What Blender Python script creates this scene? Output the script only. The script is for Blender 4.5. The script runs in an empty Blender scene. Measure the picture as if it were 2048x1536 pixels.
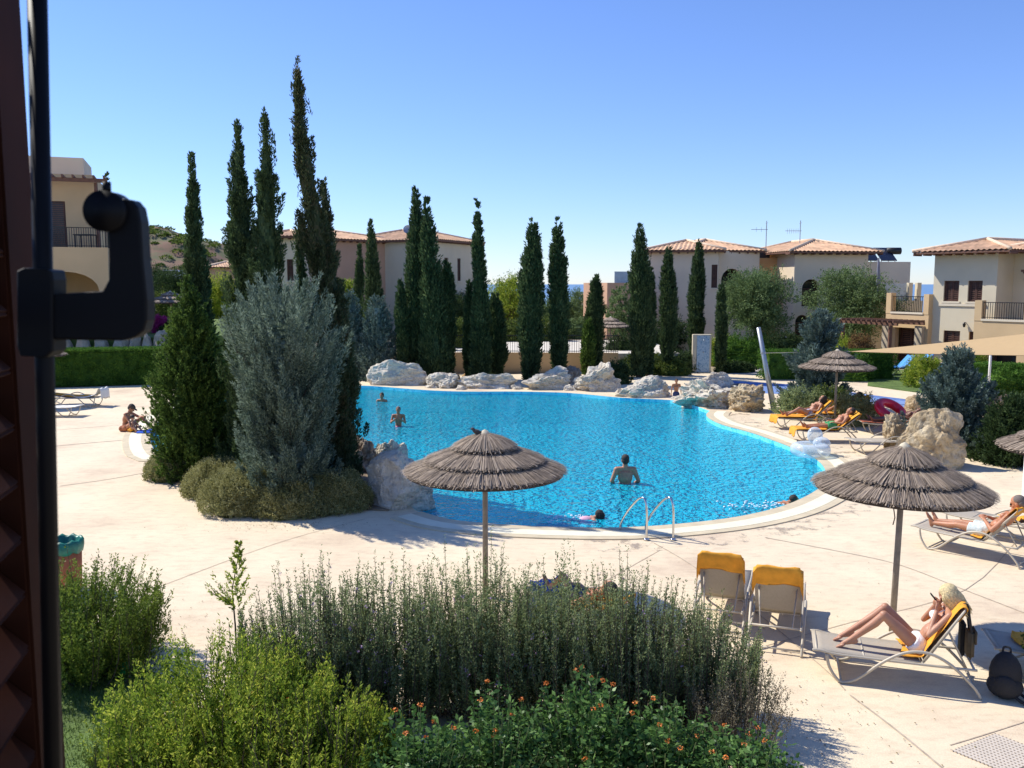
import bpy, bmesh, math, random
import numpy as np
from mathutils import Vector, Matrix, noise
from mathutils.geometry import tessellate_polygon
PI = math.pi
S = bpy.context.scene
COL = S.collection
# ------------------------------------------------------------------ camera, sky, sun, exposure
H = 4.7                                   # eye height above the pool deck (first-floor window)
F = 1773.0                                # focal length in pixels of the 2048 px wide photograph
PIT = math.atan(201 / F)
cam = bpy.data.cameras.new('camera'); camo = bpy.data.objects.new('camera', cam); COL.objects.link(camo)
cam.sensor_width = 36; cam.lens = F / 2048 * 36
cam.clip_start = 0.02; cam.clip_end = 80000
cam.dof.use_dof = True; cam.dof.focus_distance = 16.0; cam.dof.aperture_fstop = cam.lens / 1.6
camo.location = (0, 0, H); camo.rotation_euler = (PI / 2 - PIT, 0, 0)
S.camera = camo
SUN_EL = math.radians(47.0)
SUN_H = Vector((-0.895, 0.446)).normalized()      # horizontal direction towards the sun
w = bpy.data.worlds.new('World'); S.world = w; w.use_nodes = True
nt = w.node_tree; bg = nt.nodes['Background']
sky = nt.nodes.new('ShaderNodeTexSky'); sky.sky_type = 'NISHITA'; sky.sun_disc = False
sky.sun_elevation = SUN_EL; sky.sun_rotation = math.atan2(SUN_H.x, SUN_H.y)
sky.air_density = 1.0; sky.dust_density = 0.0; sky.ozone_density = 3.0; sky.altitude = 0
hs = nt.nodes.new('ShaderNodeMix'); hs.data_type = 'RGBA'; hs.blend_type = 'MULTIPLY'; hs.inputs[0].default_value = 1
hs.inputs[7].default_value = (0.84, 0.97, 1.38, 1)        # a deep, slightly cyan Mediterranean blue
nt.links.new(sky.outputs[0], hs.inputs[6]); nt.links.new(hs.outputs[2], bg.inputs[0]); bg.inputs[1].default_value = 0.08
sl = bpy.data.lights.new('sun', 'SUN'); sl.energy = 3.45; sl.angle = math.radians(0.53); sl.color = (1.0, 0.955, 0.87)
so = bpy.data.objects.new('sun', sl); COL.objects.link(so)
sd = Vector((SUN_H.x * math.cos(SUN_EL), SUN_H.y * math.cos(SUN_EL), math.sin(SUN_EL)))
so.rotation_euler = sd.to_track_quat('Z', 'Y').to_euler(); so.location = (-20, 10, 30)
S.view_settings.view_transform = 'Standard'; S.view_settings.look = 'None'
S.view_settings.exposure = 0.74; S.view_settings.gamma = 1
S.cycles.max_bounces = 8; S.cycles.transparent_max_bounces = 12
S.cycles.caustics_reflective = False; S.cycles.caustics_refractive = False
S.cycles.sample_clamp_indirect = 4.0
# ------------------------------------------------------------------ layout helpers
CP, SP = math.cos(PIT), math.sin(PIT)
def ray(px, py):
    x = (px - 1024) / F; y = (768 - py) / F
    return Vector((x, CP + y * SP, -SP + y * CP))
def P(px, py, z=0.0):                      # the point at height z that the photo shows at a pixel
    d = ray(px, py); return Vector((0, 0, H)) + d * ((z - H) / d.z)
def PD(px, py, Y):                         # the point at distance Y
    d = ray(px, py); return Vector((0, 0, H)) + d * (Y / d.y)
def ZA(py, Y): return PD(1024, py, Y).z
def XA(px, Y, z=0.0):                      # x at distance Y, height z, for a pixel column
    return (px - 1024) / F * (Y * CP + (H - z) * SP)
R = random.Random(7)
RNG = np.random.default_rng(11)
def V(*a): return Vector(a)
# ------------------------------------------------------------------ materials
MATS = {}
def nodes(name):
    m = bpy.data.materials.new(name); m.use_nodes = True
    t = m.node_tree; return m, t, t.nodes['Principled BSDF']
def ramp(t, fac, c):
    r = t.nodes.new('ShaderNodeValToRGB'); e = r.color_ramp.elements
    while len(e) < len(c): e.new(0.5)
    for i, (p, col) in enumerate(c):
        e[i].position = p; e[i].color = (*col, 1)
    t.links.new(fac, r.inputs[0]); return r.outputs[0]
def tex(t, kind, scale, coord='Object', detail=4, sc=None, rough=None):
    tc = t.nodes.new('ShaderNodeTexCoord'); n = t.nodes.new(kind)
    src = tc.outputs[coord]
    if sc:
        mp = t.nodes.new('ShaderNodeMapping'); mp.inputs['Scale'].default_value = sc
        t.links.new(src, mp.inputs[0]); src = mp.outputs[0]
    t.links.new(src, n.inputs['Vector']); n.inputs['Scale'].default_value = scale
    if 'Detail' in n.inputs: n.inputs['Detail'].default_value = detail
    if rough is not None and 'Roughness' in n.inputs: n.inputs['Roughness'].default_value = rough
    return n
def bump(t, b, h, strength, dist=0.02):
    n = t.nodes.new('ShaderNodeBump'); n.inputs['Strength'].default_value = strength
    n.inputs['Distance'].default_value = dist
    t.links.new(h, n.inputs['Height']); t.links.new(n.outputs[0], b.inputs['Normal']); return n
def mat(name, col, rough=0.6, metal=0.0, var=0.12, vs=6.0, bmp=0.0, bs=40.0, coat=0.0, bd=0.02):
    if name in MATS: return MATS[name]
    m, t, b = nodes(name)
    b.inputs['Roughness'].default_value = rough; b.inputs['Metallic'].default_value = metal
    if coat: b.inputs['Coat Weight'].default_value = coat
    n = tex(t, 'ShaderNodeTexNoise', vs, detail=5)
    lo = tuple(c * (1 - var) for c in col); hi = tuple(min(1, c * (1 + var)) for c in col)
    t.links.new(ramp(t, n.outputs['Fac'], [(0.3, lo), (0.7, hi)]), b.inputs['Base Color'])
    if bmp:
        n2 = tex(t, 'ShaderNodeTexNoise', bs, detail=4); bump(t, b, n2.outputs['Fac'], bmp, bd)
    MATS[name] = m; return m
def leafmat(name, cols, rough=0.7, trans=0.35, clump=1.6):
    # cols: dark, mid, light leaf colours; every leaf picks its own, and clumps differ a little
    if name in MATS: return MATS[name]
    m, t, b = nodes(name)
    g = t.nodes.new('ShaderNodeNewGeometry'); n = tex(t, 'ShaderNodeTexNoise', clump, detail=3)
    mx = t.nodes.new('ShaderNodeMath'); mx.operation = 'MULTIPLY_ADD'
    t.links.new(n.outputs['Fac'], mx.inputs[0]); mx.inputs[1].default_value = 1.1
    m2 = t.nodes.new('ShaderNodeMath'); m2.operation = 'MULTIPLY_ADD'
    t.links.new(g.outputs['Random Per Island'], m2.inputs[0]); m2.inputs[1].default_value = 0.7; m2.inputs[2].default_value = -0.4
    t.links.new(m2.outputs[0], mx.inputs[2])
    c = ramp(t, mx.outputs[0], [(0.1, cols[0]), (0.5, cols[1]), (0.95, cols[2])])
    t.links.new(c, b.inputs['Base Color']); b.inputs['Roughness'].default_value = rough
    b.inputs['Specular IOR Level'].default_value = 0.18
    tr = t.nodes.new('ShaderNodeBsdfTranslucent'); t.links.new(c, tr.inputs[0])
    ms = t.nodes.new('ShaderNodeMixShader'); ms.inputs[0].default_value = trans
    t.links.new(b.outputs[0], ms.inputs[1]); t.links.new(tr.outputs[0], ms.inputs[2])
    t.links.new(ms.outputs[0], t.nodes['Material Output'].inputs[0])
    MATS[name] = m; return m
# ------------------------------------------------------------------ mesh builder
class MB:
    def __init__(s): s.v = []; s.f = []
    def add(s, vs, fs):
        o = len(s.v); s.v += [tuple(q) for q in vs]; s.f += [tuple(i + o for i in g) for g in fs]; return s
    def box(s, c, d, rz=0.0, M=None):
        M = M or Matrix.Rotation(rz, 3, 'Z'); c = Vector(c)
        vs = [c + M @ Vector((x * d[0] / 2, y * d[1] / 2, z * d[2] / 2)) for x in (-1, 1) for y in (-1, 1) for z in (-1, 1)]
        return s.add(vs, [(0, 1, 3, 2), (4, 6, 7, 5), (0, 4, 5, 1), (2, 3, 7, 6), (0, 2, 6, 4), (1, 5, 7, 3)])
    def rbox(s, c, d, rz=0.0, r=0.02, M=None):          # bevelled box
        bm = bmesh.new(); bmesh.ops.create_cube(bm, size=1)
        for q in bm.verts: q.co = Vector((q.co.x * d[0], q.co.y * d[1], q.co.z * d[2]))
        bmesh.ops.bevel(bm, geom=list(bm.edges), offset=r, segments=2, affect='EDGES')
        M = M or Matrix.Rotation(rz, 3, 'Z'); c = Vector(c); bm.verts.ensure_lookup_table()
        s.add([c + M @ q.co for q in bm.verts], [[q.index for q in f.verts] for f in bm.faces]); bm.free(); return s
    def beam(s, a, b, w_, h_, up=(0, 0, 1)):
        a = Vector(a); b = Vector(b); x = (b - a); L = x.length; x = x / L
        y = Vector(up).cross(x)
        if y.length < 1e-4: y = Vector((0, 1, 0)).cross(x)
        y.normalize(); z = x.cross(y)
        return s.box((a + b) / 2, (L, w_, h_), M=Matrix((x, y, z)).transposed())
    def tube(s, pts, r, n=8, closed=False, caps=True):
        pts = [Vector(q) for q in pts]; m = len(pts)
        rr = r if isinstance(r, (list, tuple)) else [r] * m
        vs = []; fs = []; prev = None
        for i, q in enumerate(pts):
            a = pts[(i - 1) % m] if (closed or i > 0) else q
            b = pts[(i + 1) % m] if (closed or i < m - 1) else q
            t = (b - a).normalized()
            if prev is None:
                u = t.orthogonal().normalized()
            else:
                u = prev - t * prev.dot(t)
                u = u.normalized() if u.length > 1e-6 else t.orthogonal().normalized()
            prev = u; v = t.cross(u)
            for k in range(n):
                an = 2 * PI * k / n; vs.append(q + (u * math.cos(an) + v * math.sin(an)) * rr[i])
        for i in range(m if closed else m - 1):
            j = (i + 1) % m
            for k in range(n):
                l = (k + 1) % n; fs.append((i * n + k, i * n + l, j * n + l, j * n + k))
        if caps and not closed:
            fs.append(tuple(range(n))[::-1]); fs.append(tuple((m - 1) * n + k for k in range(n)))
        return s.add(vs, fs)
    def lathe(s, prof, n=24, c=(0, 0, 0), M=None):
        c = Vector(c); vs = []; fs = []
        for (r, z) in prof:
            for k in range(n):
                a = 2 * PI * k / n; q = Vector((r * math.cos(a), r * math.sin(a), z))
                vs.append(c + (M @ q if M else q))
        for i in range(len(prof) - 1):
            for k in range(n):
                l = (k + 1) % n; fs.append((i * n + k, i * n + l, (i + 1) * n + l, (i + 1) * n + k))
        if prof[0][0] > 1e-5: fs.append(tuple(range(n))[::-1])
        if prof[-1][0] > 1e-5: fs.append(tuple((len(prof) - 1) * n + k for k in range(n)))
        return s.add(vs, fs)
    def ell(s, c, rad, M=None, nu=14, nv=9):
        c = Vector(c); vs = []; fs = []; M = M or Matrix.Identity(3)
        vs.append(c + M @ Vector((0, 0, -rad[2])))
        for i in range(1, nv):
            ph = -PI / 2 + PI * i / nv
            for k in range(nu):
                a = 2 * PI * k / nu
                vs.append(c + M @ Vector((rad[0] * math.cos(ph) * math.cos(a), rad[1] * math.cos(ph) * math.sin(a), rad[2] * math.sin(ph))))
        vs.append(c + M @ Vector((0, 0, rad[2]))); top = len(vs) - 1
        for k in range(nu):
            l = (k + 1) % nu
            fs.append((0, 1 + l, 1 + k)); fs.append((top, 1 + (nv - 2) * nu + k, 1 + (nv - 2) * nu + l))
            for i in range(nv - 2):
                a = 1 + i * nu; fs.append((a + k, a + l, a + nu + l, a + nu + k))
        return s.add(vs, fs)
    def cone(s, a, b, ra, rb, n=12):                    # tapered limb with round ends
        a = Vector(a); b = Vector(b); x = (b - a); L = x.length
        if L < 1e-5: return s.ell(a, (ra,) * 3)
        x /= L; pts = []; rr = []
        for k in range(4): t = PI / 2 * k / 4; pts.append(a - x * ra * math.cos(t)); rr.append(max(ra * math.sin(t), 1e-4))
        pts += [a, b]; rr += [ra, rb]
        for k in range(1, 5): t = PI / 2 * k / 4; pts.append(b + x * rb * math.sin(t)); rr.append(max(rb * math.cos(t), 1e-4))
        return s.tube(pts, rr, n)
    def prism(s, loops, z0, z1, M=None, o=(0, 0, 0)):   # 2D outline (with holes) given thickness; M maps (x, y, z) to the world
        o = Vector(o); T = (lambda q: o + (M @ q if M else q))
        lp = [[Vector((q[0], q[1], 0)) for q in l] for l in loops]
        tri = tessellate_polygon(lp); flat = [q for l in lp for q in l]; n = len(flat)
        vs = [T(Vector((q.x, q.y, z1))) for q in flat]; fs = []
        for t in tri:
            a, b, c = (flat[i] for i in t)
            if (b - a).cross(c - a).z < 0: t = (t[0], t[2], t[1])
            fs.append(tuple(t))
        if abs(z1 - z0) > 1e-9:
            vs += [T(Vector((q.x, q.y, z0))) for q in flat]
            fs += [(a[0] + n, a[2] + n, a[1] + n) for a in fs[:]]
            k = 0
            for l in lp:
                m = len(l)
                for i in range(m):
                    j = (i + 1) % m; fs.append((k + i, k + n + i, k + n + j, k + j))
                k += m
        return s.add(vs, fs)
def raw(name, vs, fs, m, smooth=False):
    me = bpy.data.meshes.new(name); me.from_pydata(vs, [], fs); me.update()
    if m is not None: me.materials.append(m)
    if smooth: me.polygons.foreach_set('use_smooth', [True] * len(me.polygons))
    return me
def link(name, me, parent=None):
    o = bpy.data.objects.new(name, me); COL.objects.link(o)
    if parent is not None: o.parent = parent
    return o
def fixn(me):
    bm = bmesh.new(); bm.from_mesh(me); bmesh.ops.recalc_face_normals(bm, faces=bm.faces); bm.to_mesh(me); bm.free()
def obj(name, mb, m, parent=None, smooth=False, fix=True):  # mesh given in the parent's own frame
    me = raw(name, mb.v, mb.f, m, smooth)
    if fix: fixn(me)
    return link(name, me, parent)
def wroot(p):
    o = Vector((0, 0, 0))
    while p is not None: o += p.location; p = p.parent
    return o
def wobj(name, mb, m, parent=None, smooth=False, fix=True):  # mesh given in world coordinates
    off = wroot(parent)
    mb.v = [(a - off.x, b - off.y, c - off.z) for a, b, c in mb.v]
    return obj(name, mb, m, parent, smooth, fix)
def tag(o, label, cat, group=None, kind=None):
    if label: o['label'] = label
    if cat: o['category'] = cat
    if group: o['group'] = group
    if kind: o['kind'] = kind
    return o
def struct(name, mb, m, smooth=False, fix=True, parent=None):
    o = wobj(name, mb, m, parent, smooth, fix)
    if parent is None: o['kind'] = 'structure'
    return o
def thing(name, label, cat, loc=(0, 0, 0), rz=0.0, group=None, sc=1.0):
    o = bpy.data.objects.new(name, None); COL.objects.link(o); o.empty_display_size = 0.3
    o.location = loc; o.rotation_euler = (0, 0, rz); o.scale = (sc, sc, sc)
    return tag(o, label, cat, group)
def solo(name, mb, m, loc, label, cat, group=None, smooth=False, rz=0.0):   # a thing that is one mesh, local coordinates
    o = obj(name, mb, m, None, smooth); o.location = loc; o.rotation_euler = (0, 0, rz)
    return tag(o, label, cat, group)
def dup(root, loc, rz, label=None, group=None, name=None):
    r = root.copy(); COL.objects.link(r); r.location = loc; r.rotation_euler = (0, 0, rz)
    if label: r['label'] = label
    if group: r['group'] = group
    def rec(a, b):
        for ch in list(a.children):
            if ch == b: continue
            c = ch.copy(); COL.objects.link(c); c.parent = b; rec(ch, c)
    rec(root, r)
    return r
def smooth_curve(pts, n=6, closed=False):
    pts = [Vector(q) for q in pts]; m = len(pts); out = []
    for i in range(m if closed else m - 1):
        g = lambda k: pts[k % m] if closed else pts[max(0, min(m - 1, k))]
        p0, p1, p2, p3 = g(i - 1), g(i), g(i + 1), g(i + 2)
        for k in range(n):
            t = k / n
            out.append(0.5 * ((2 * p1) + (p2 - p0) * t + (2 * p0 - 5 * p1 + 4 * p2 - p3) * t * t + (3 * p1 - p0 - 3 * p2 + p3) * t ** 3))
    if not closed: out.append(pts[-1])
    return out
# ------------------------------------------------------------------ foliage
def npmesh(name, vs, nper, m):
    n = len(vs) // nper; me = bpy.data.meshes.new(name)
    me.vertices.add(len(vs)); me.vertices.foreach_set('co', np.ascontiguousarray(vs, dtype=np.float32).ravel())
    me.loops.add(len(vs)); me.loops.foreach_set('vertex_index', np.arange(len(vs), dtype=np.int32))
    me.polygons.add(n); me.polygons.foreach_set('loop_start', np.arange(0, len(vs), nper, dtype=np.int32))
    me.update(calc_edges=True); me.materials.append(m); return me
def nrm(a): return a / np.maximum(np.linalg.norm(a, axis=-1, keepdims=True), 1e-9)
def leafquads(p, d, L, W, rng, flat=0.0):
    d = nrm(d); r = rng.normal(size=p.shape); r[:, 2] *= (1 - flat)
    s = nrm(np.cross(d, r)); L = np.asarray(L).reshape(-1, 1) * np.ones((len(p), 1)); W = np.asarray(W).reshape(-1, 1) * np.ones((len(p), 1))
    mid = p + d * L * 0.5
    return np.stack([p, mid + s * W * 0.5, p + d * L, mid - s * W * 0.5], axis=1).reshape(-1, 3)
def fronds(S0, D, Ln, K, lL, lW, rng, up=0.0, side=0.9, t0=0.1, side_r=0.0, taper=0.5, droop=0.0):
    # shoots that start at S0, run along D (bending up), each set with K leaves
    M = len(S0); t = t0 + (1 - t0) * rng.random((M, K, 1)); Ln = np.asarray(Ln).reshape(M, 1, 1)
    U = np.array([0, 0, 1.0]); p = S0[:, None, :] + D[:, None, :] * Ln * t + U * up * Ln * t * t
    tan = D[:, None, :] + U * 2 * up * t
    rad = rng.normal(size=(M, K, 3)); p = p + rad * side_r * (1 - taper * t) * Ln
    d = nrm(tan) + side * nrm(rng.normal(size=(M, K, 3))) + U * droop
    sz = (0.7 + 0.6 * rng.random((M, K, 1))) * (1 - 0.35 * t)
    return leafquads(p.reshape(-1, 3), d.reshape(-1, 3), (lL * sz).reshape(-1), (lW * sz).reshape(-1), rng)
def wob(rng, n=6, amp=1.0):
    ph = rng.random(n) * 6.28; fa = rng.integers(1, 5, n); fz = rng.random(n) * 3.0 + 0.4
    return lambda a, z: amp * sum(np.sin(fa[i] * a + fz[i] * z + ph[i]) for i in range(n)) / n * 1.6
def core(axis, rad, z0, z1, rng, n=16, nz=40, amp=0.25):
    w_ = wob(rng, 6, amp); vs = []; fs = []
    for i in range(nz + 1):
        z = z0 + (z1 - z0) * i / nz; ax = axis(z)
        for k in range(n):
            a = 2 * PI * k / n; r = rad(z) * (1 + float(w_(a, z)) + R.uniform(-.12, .12))
            vs.append((ax[0] + r * math.cos(a), ax[1] + r * math.sin(a), z))
    for i in range(nz):
        for k in range(n):
            l = (k + 1) % n; fs.append((i * n + k, i * n + l, (i + 1) * n + l, (i + 1) * n + k))
    fs.append(tuple(range(n))[::-1]); fs.append(tuple(nz * n + k for k in range(n)))
    return np.array([vs[i] for f in fs[:-2] for i in f], dtype=float).reshape(-1, 3)   # loose faces, so each takes its own leaf colour
def cypress(px, topy, Y, wpx, label, mt='cypress', z0=0.0, prof='col', n=None, lean=(0, 0), bend=0.0, group=None, name='cypress_tree', lf=None, amp=0.22, extra=()):
    h = ZA(topy, Y) - z0; X = XA(px, Y, z0 + h * .72); base = Vector((X, Y, z0)); Rm = wpx / F * Y / 2
    rng = np.random.default_rng(int(px * 7 + topy)); lf = lf or max(0.055, 0.0032 * Y)
    root = thing(name, label, 'tree', base, group=group)
    def rad(z):
        u = np.clip(z / h, 0, 1)
        if prof == 'col': return .9 * Rm * (np.minimum(1, 0.62 + u * 1.6)) * np.minimum(1, ((1 - u) * 2.6 + 0.02)) ** 0.75
        if prof == 'spire': return Rm * np.minimum(1, 0.8 + u) * (1 - u) ** 0.8 + 0.01
        if prof == 'ragged': return Rm * (1.0 - 0.80 * u ** 1.15) * np.minimum(1, (1 - u) * 5 + .04)
        return Rm * np.minimum(1, 0.55 + 2 * u) * np.sqrt(np.maximum(1 - u ** 2.2, 0)) + 0.02
    def axis(z):
        u = z / h; return (lean[0] * u * h + bend * np.sin(u * 5.2) * h * .02, lean[1] * u * h + bend * np.cos(u * 4) * h * .01 - bend * h * .01)
    w1 = wob(rng, 8, amp * 1.25)
    nf = n or int(260 + 1500 * (h * Rm) / (Y * 0.05) ** 1.1)
    zz = rng.random(nf * 3); keep = rng.random(nf * 3) < np.maximum(rad(zz * h) / Rm, 0.12); zz = (zz[keep][:nf]) * h * 0.985
    a = rng.random(len(zz)) * 6.283; r = rad(zz) * (1 + w1(a, zz * 2.2)); ax = axis(zz)
    radial = np.stack([np.cos(a), np.sin(a), 0 * a], 1)
    st = np.stack([ax[0] + radial[:, 0] * r * 0.6, ax[1] + radial[:, 1] * r * 0.6, zz - r * .25], 1)
    D = nrm(radial * (0.42 + 0.2 * rng.random((len(zz), 1))) + np.array([0, 0, 1.0]) + rng.normal(size=(len(zz), 3)) * .12)
    if Y < 26:
        # near trees: upswept tapering sprays, some of them standing clear of the outline
        npz = int(130 + h * Rm * 75); zz = rng.random(npz * 3); keep = rng.random(npz * 3) < np.maximum(rad(zz * h) / Rm, 0.16); zz = zz[keep][:npz] * h * .99; npz = len(zz); K = 150
        a = rng.random(npz) * 6.283; r = rad(zz) * (1 + w1(a, zz * 2.2)) * (.70 + .42 * rng.random(npz)); radial = np.stack([np.cos(a), np.sin(a), 0 * a], 1); ax = axis(zz)
        Lb = (.30 + .75 * rng.random(npz)) * (.55 + .9 * Rm); D = nrm(radial * (.10 + .32 * rng.random((npz, 1))) + np.array([0, 0, 1.0]) + rng.normal(size=(npz, 3)) * .06)
        tip = np.stack([ax[0] + radial[:, 0] * r, ax[1] + radial[:, 1] * r, zz + .03], 1); st = tip - D * Lb[:, None]; st[:, 2] = np.maximum(st[:, 2], .03)
        tt = rng.random((npz, K, 1)) ** .8; c = st[:, None] + D[:, None] * Lb[:, None, None] * tt; wd = (.05 + .05 * rng.random((npz, 1, 1))) * np.sin(np.clip(tt * 1.05, 0, 1) * 3.0) ** .8 * (.4 + .6 * rng.random((npz, K, 1))); off = nrm(rng.normal(size=(npz, K, 3)))
        sz = (lf * 1.15 * (.6 + .8 * rng.random((npz, K, 1)))).reshape(-1); vs = leafquads((c + off * wd).reshape(-1, 3), (D[:, None] + off * .7 + 0 * c).reshape(-1, 3), sz, sz * .32, rng)
    else: vs = fronds(st, D, 0.14 * Rm + r * 0.75, 14, lf * 2.1, lf * 0.62, rng, up=0.25, side=0.55, side_r=0.12)
    vs = np.concatenate([vs, core(axis, lambda z: float(rad(z)) * (0.58 if Y < 26 else 0.7), 0.12, h * 0.93, rng, *((34, 110) if Y < 26 else (16, 40)))])
    link('foliage', npmesh('foliage', vs, 4, MATS[mt]), root)
    tr = MB().tube([(axis(q * h)[0], axis(q * h)[1], q * h - .05) for q in (0, .15, .5, .9)], [0.16 * Rm + .05, 0.12 * Rm + .04, .04, .01], 8)
    obj('trunk', tr, MATS['bark'], root, True)
    return root
# ------------------------------------------------------------------ the palette
leafmat('cypress', [(.030, .055, .024), (.062, .105, .040), (.13, .18, .07)])
leafmat('cypress_warm', [(.030, .048, .020), (.066, .090, .038), (.15, .13, .07)])
leafmat('thuja', [(.026, .052, .012), (.08, .145, .03), (.20, .30, .06)])
leafmat('juniper', [(.055, .085, .06), (.155, .215, .155), (.34, .42, .32)], rough=.75, trans=.3)
leafmat('spruce', [(.06, .095, .075), (.13, .185, .15), (.25, .32, .27)], rough=.6, trans=.2)
leafmat('sage', [(.11, .14, .05), (.27, .33, .14), (.45, .50, .24)], rough=.8, clump=3, trans=.45)
leafmat('bright_leaf', [(.05, .09, .012), (.25, .36, .035), (.62, .62, .10)], rough=.6, trans=.45, clump=2.2)
leafmat('olive_leaf', [(.03, .055, .012), (.10, .15, .03), (.26, .30, .06)], rough=.5, clump=3)
leafmat('lantana_leaf', [(.03, .075, .02), (.085, .18, .045), (.20, .34, .09)], rough=.4, clump=3)
leafmat('ground_shrub', [(.15, .15, .045), (.32, .31, .12), (.50, .48, .24)], clump=4)
leafmat('mid_leaf', [(.05, .085, .012), (.15, .22, .03), (.34, .42, .07)], rough=.5, trans=.35, clump=3)
leafmat('hedge_leaf', [(.03, .08, .012), (.08, .18, .025), (.19, .34, .05)], clump=3)
leafmat('tree_leaf', [(.06, .10, .03), (.15, .22, .08), (.27, .36, .15)])
leafmat('dark_shrub', [(.018, .038, .014), (.045, .08, .026), (.10, .15, .05)])
leafmat('dry_leaf', [(.12, .10, .06), (.25, .21, .13), (.40, .36, .24)], clump=3)
leafmat('russet_leaf', [(.10, .05, .02), (.22, .12, .05), (.30, .22, .08)])
leafmat('magenta_leaf', [(.30, .02, .14), (.5, .04, .25), (.6, .1, .35)])
leafmat('grass', [(.05, .085, .015), (.10, .16, .03), (.19, .25, .06)], clump=1.2)
mat('bark', (.09, .065, .045), .9, var=.3, bmp=.6, bs=25)
mat('twig', (.12, .085, .055), .9, var=.25)
mat('flower_orange', (.72, .21, .03), .6, var=.35, vs=30)
mat('flower_mauve', (.42, .26, .42), .6, var=.2)
mat('plaster_cream', (.66, .575, .41), .9, var=.05, vs=.9, bmp=.15, bs=60)
mat('plaster_pale', (.74, .61, .44), .9, var=.05, vs=.8, bmp=.15, bs=60)
mat('plaster_sand', (.62, .44, .24), .9, var=.06, vs=.8, bmp=.15, bs=60)
mat('plaster_rose', (.55, .33, .21), .9, var=.06, vs=.7, bmp=.15, bs=60)
mat('plaster_orange', (.60, .34, .15), .9, var=.07, vs=.8, bmp=.15, bs=60)
mat('trim', (.72, .62, .46), .85, var=.04)
mat('dark_wood', (.085, .035, .022), .6, var=.3, vs=5, bmp=.2)
mat('pergola_wood', (.16, .075, .045), .7, var=.3, vs=8)
mat('glass', (.02, .022, .025), .08, var=.1)
mat('interior', (.03, .022, .018), .9)
mat('iron', (.02, .02, .022), .5, .3)
mat('stone', (.42, .35, .25), .9, var=.3, vs=3, bmp=.6, bs=12)
mat('stone_orange', (.60, .40, .20), .9, var=.25, vs=5, bmp=.6, bs=18, bd=.05)
mat('tile_roof', (.60, .37, .22), .85, var=.30, vs=1.6, bmp=.3, bs=14)
mat('ridge_tile', (.68, .52, .36), .85, var=.15)
mat('frame_metal', (.50, .44, .34), .5, .1, var=.05)
mat('sling', (.42, .365, .285), .8, var=.06, vs=40)
mat('towel', (.80, .36, .035), .95, var=.14, vs=9, bmp=.5, bs=160, bd=.01)
mat('towel_blue', (.04, .13, .62), .95, var=.12, vs=9, bmp=.5, bs=160)
mat('towel_sky', (.10, .34, .72), .95, var=.12, vs=9)
mat('towel_rust', (.36, .10, .05), .95, var=.12, vs=9)
mat('white_cloth', (.80, .78, .72), .9, var=.04)
mat('skin', (.47, .23, .135), .5, var=.08, vs=7)
mat('skin_tan', (.46, .20, .10), .5, var=.08, vs=7)
mat('skin_dark', (.20, .085, .045), .5, var=.08, vs=7)
mat('hair_dark', (.035, .024, .018), .7, var=.3, vs=60, bmp=.5, bs=200)
mat('hair_blonde', (.74, .58, .30), .5, var=.3, vs=45, bmp=.6, bs=160)
mat('hair_grey', (.16, .13, .11), .8, var=.2, vs=60)
mat('black_plastic', (.005, .005, .006), .5, var=.1)
mat('black_cloth', (.018, .018, .02), .85, var=.2, bmp=.4, bs=60)
mat('chrome', (.62, .63, .64), .16, 1.0, var=.03)
mat('steel_pole', (.40, .41, .42), .4, .6, var=.05)
mat('pole_wood', (.30, .245, .18), .75, var=.2, vs=12, bmp=.3, bs=60)
mat('cap', (.62, .54, .38), .85, var=.1, vs=12)
mat('water_toy_red', (.80, .02, .05), .28, var=.04)
mat('rubber_black', (.015, .016, .02), .35)
mat('sail', (.50, .34, .16), .85, var=.04)
mat('panel', (.015, .02, .04), .2)
mat('green_plastic', (.01, .16, .12), .45, var=.3, vs=14)
mat('ball_green', (.02, .45, .12), .35)
mat('rust_box', (.30, .10, .045), .75, var=.2)
mat('soil', (.22, .16, .10), .95, var=.3, vs=2, bmp=.6, bs=12)
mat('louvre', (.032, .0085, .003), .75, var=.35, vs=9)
mat('white_paint', (.80, .79, .75), .6, var=.03)
for k_ in ('skin', 'skin_tan', 'skin_dark'):
    b_ = MATS[k_].node_tree.nodes['Principled BSDF']; b_.inputs['Subsurface Weight'].default_value = .25; b_.inputs['Subsurface Radius'].default_value = (.02, .008, .004)
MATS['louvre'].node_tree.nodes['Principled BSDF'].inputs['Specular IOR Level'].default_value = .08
MATS['black_plastic'].node_tree.nodes['Principled BSDF'].inputs['Specular IOR Level'].default_value = .15
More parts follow.
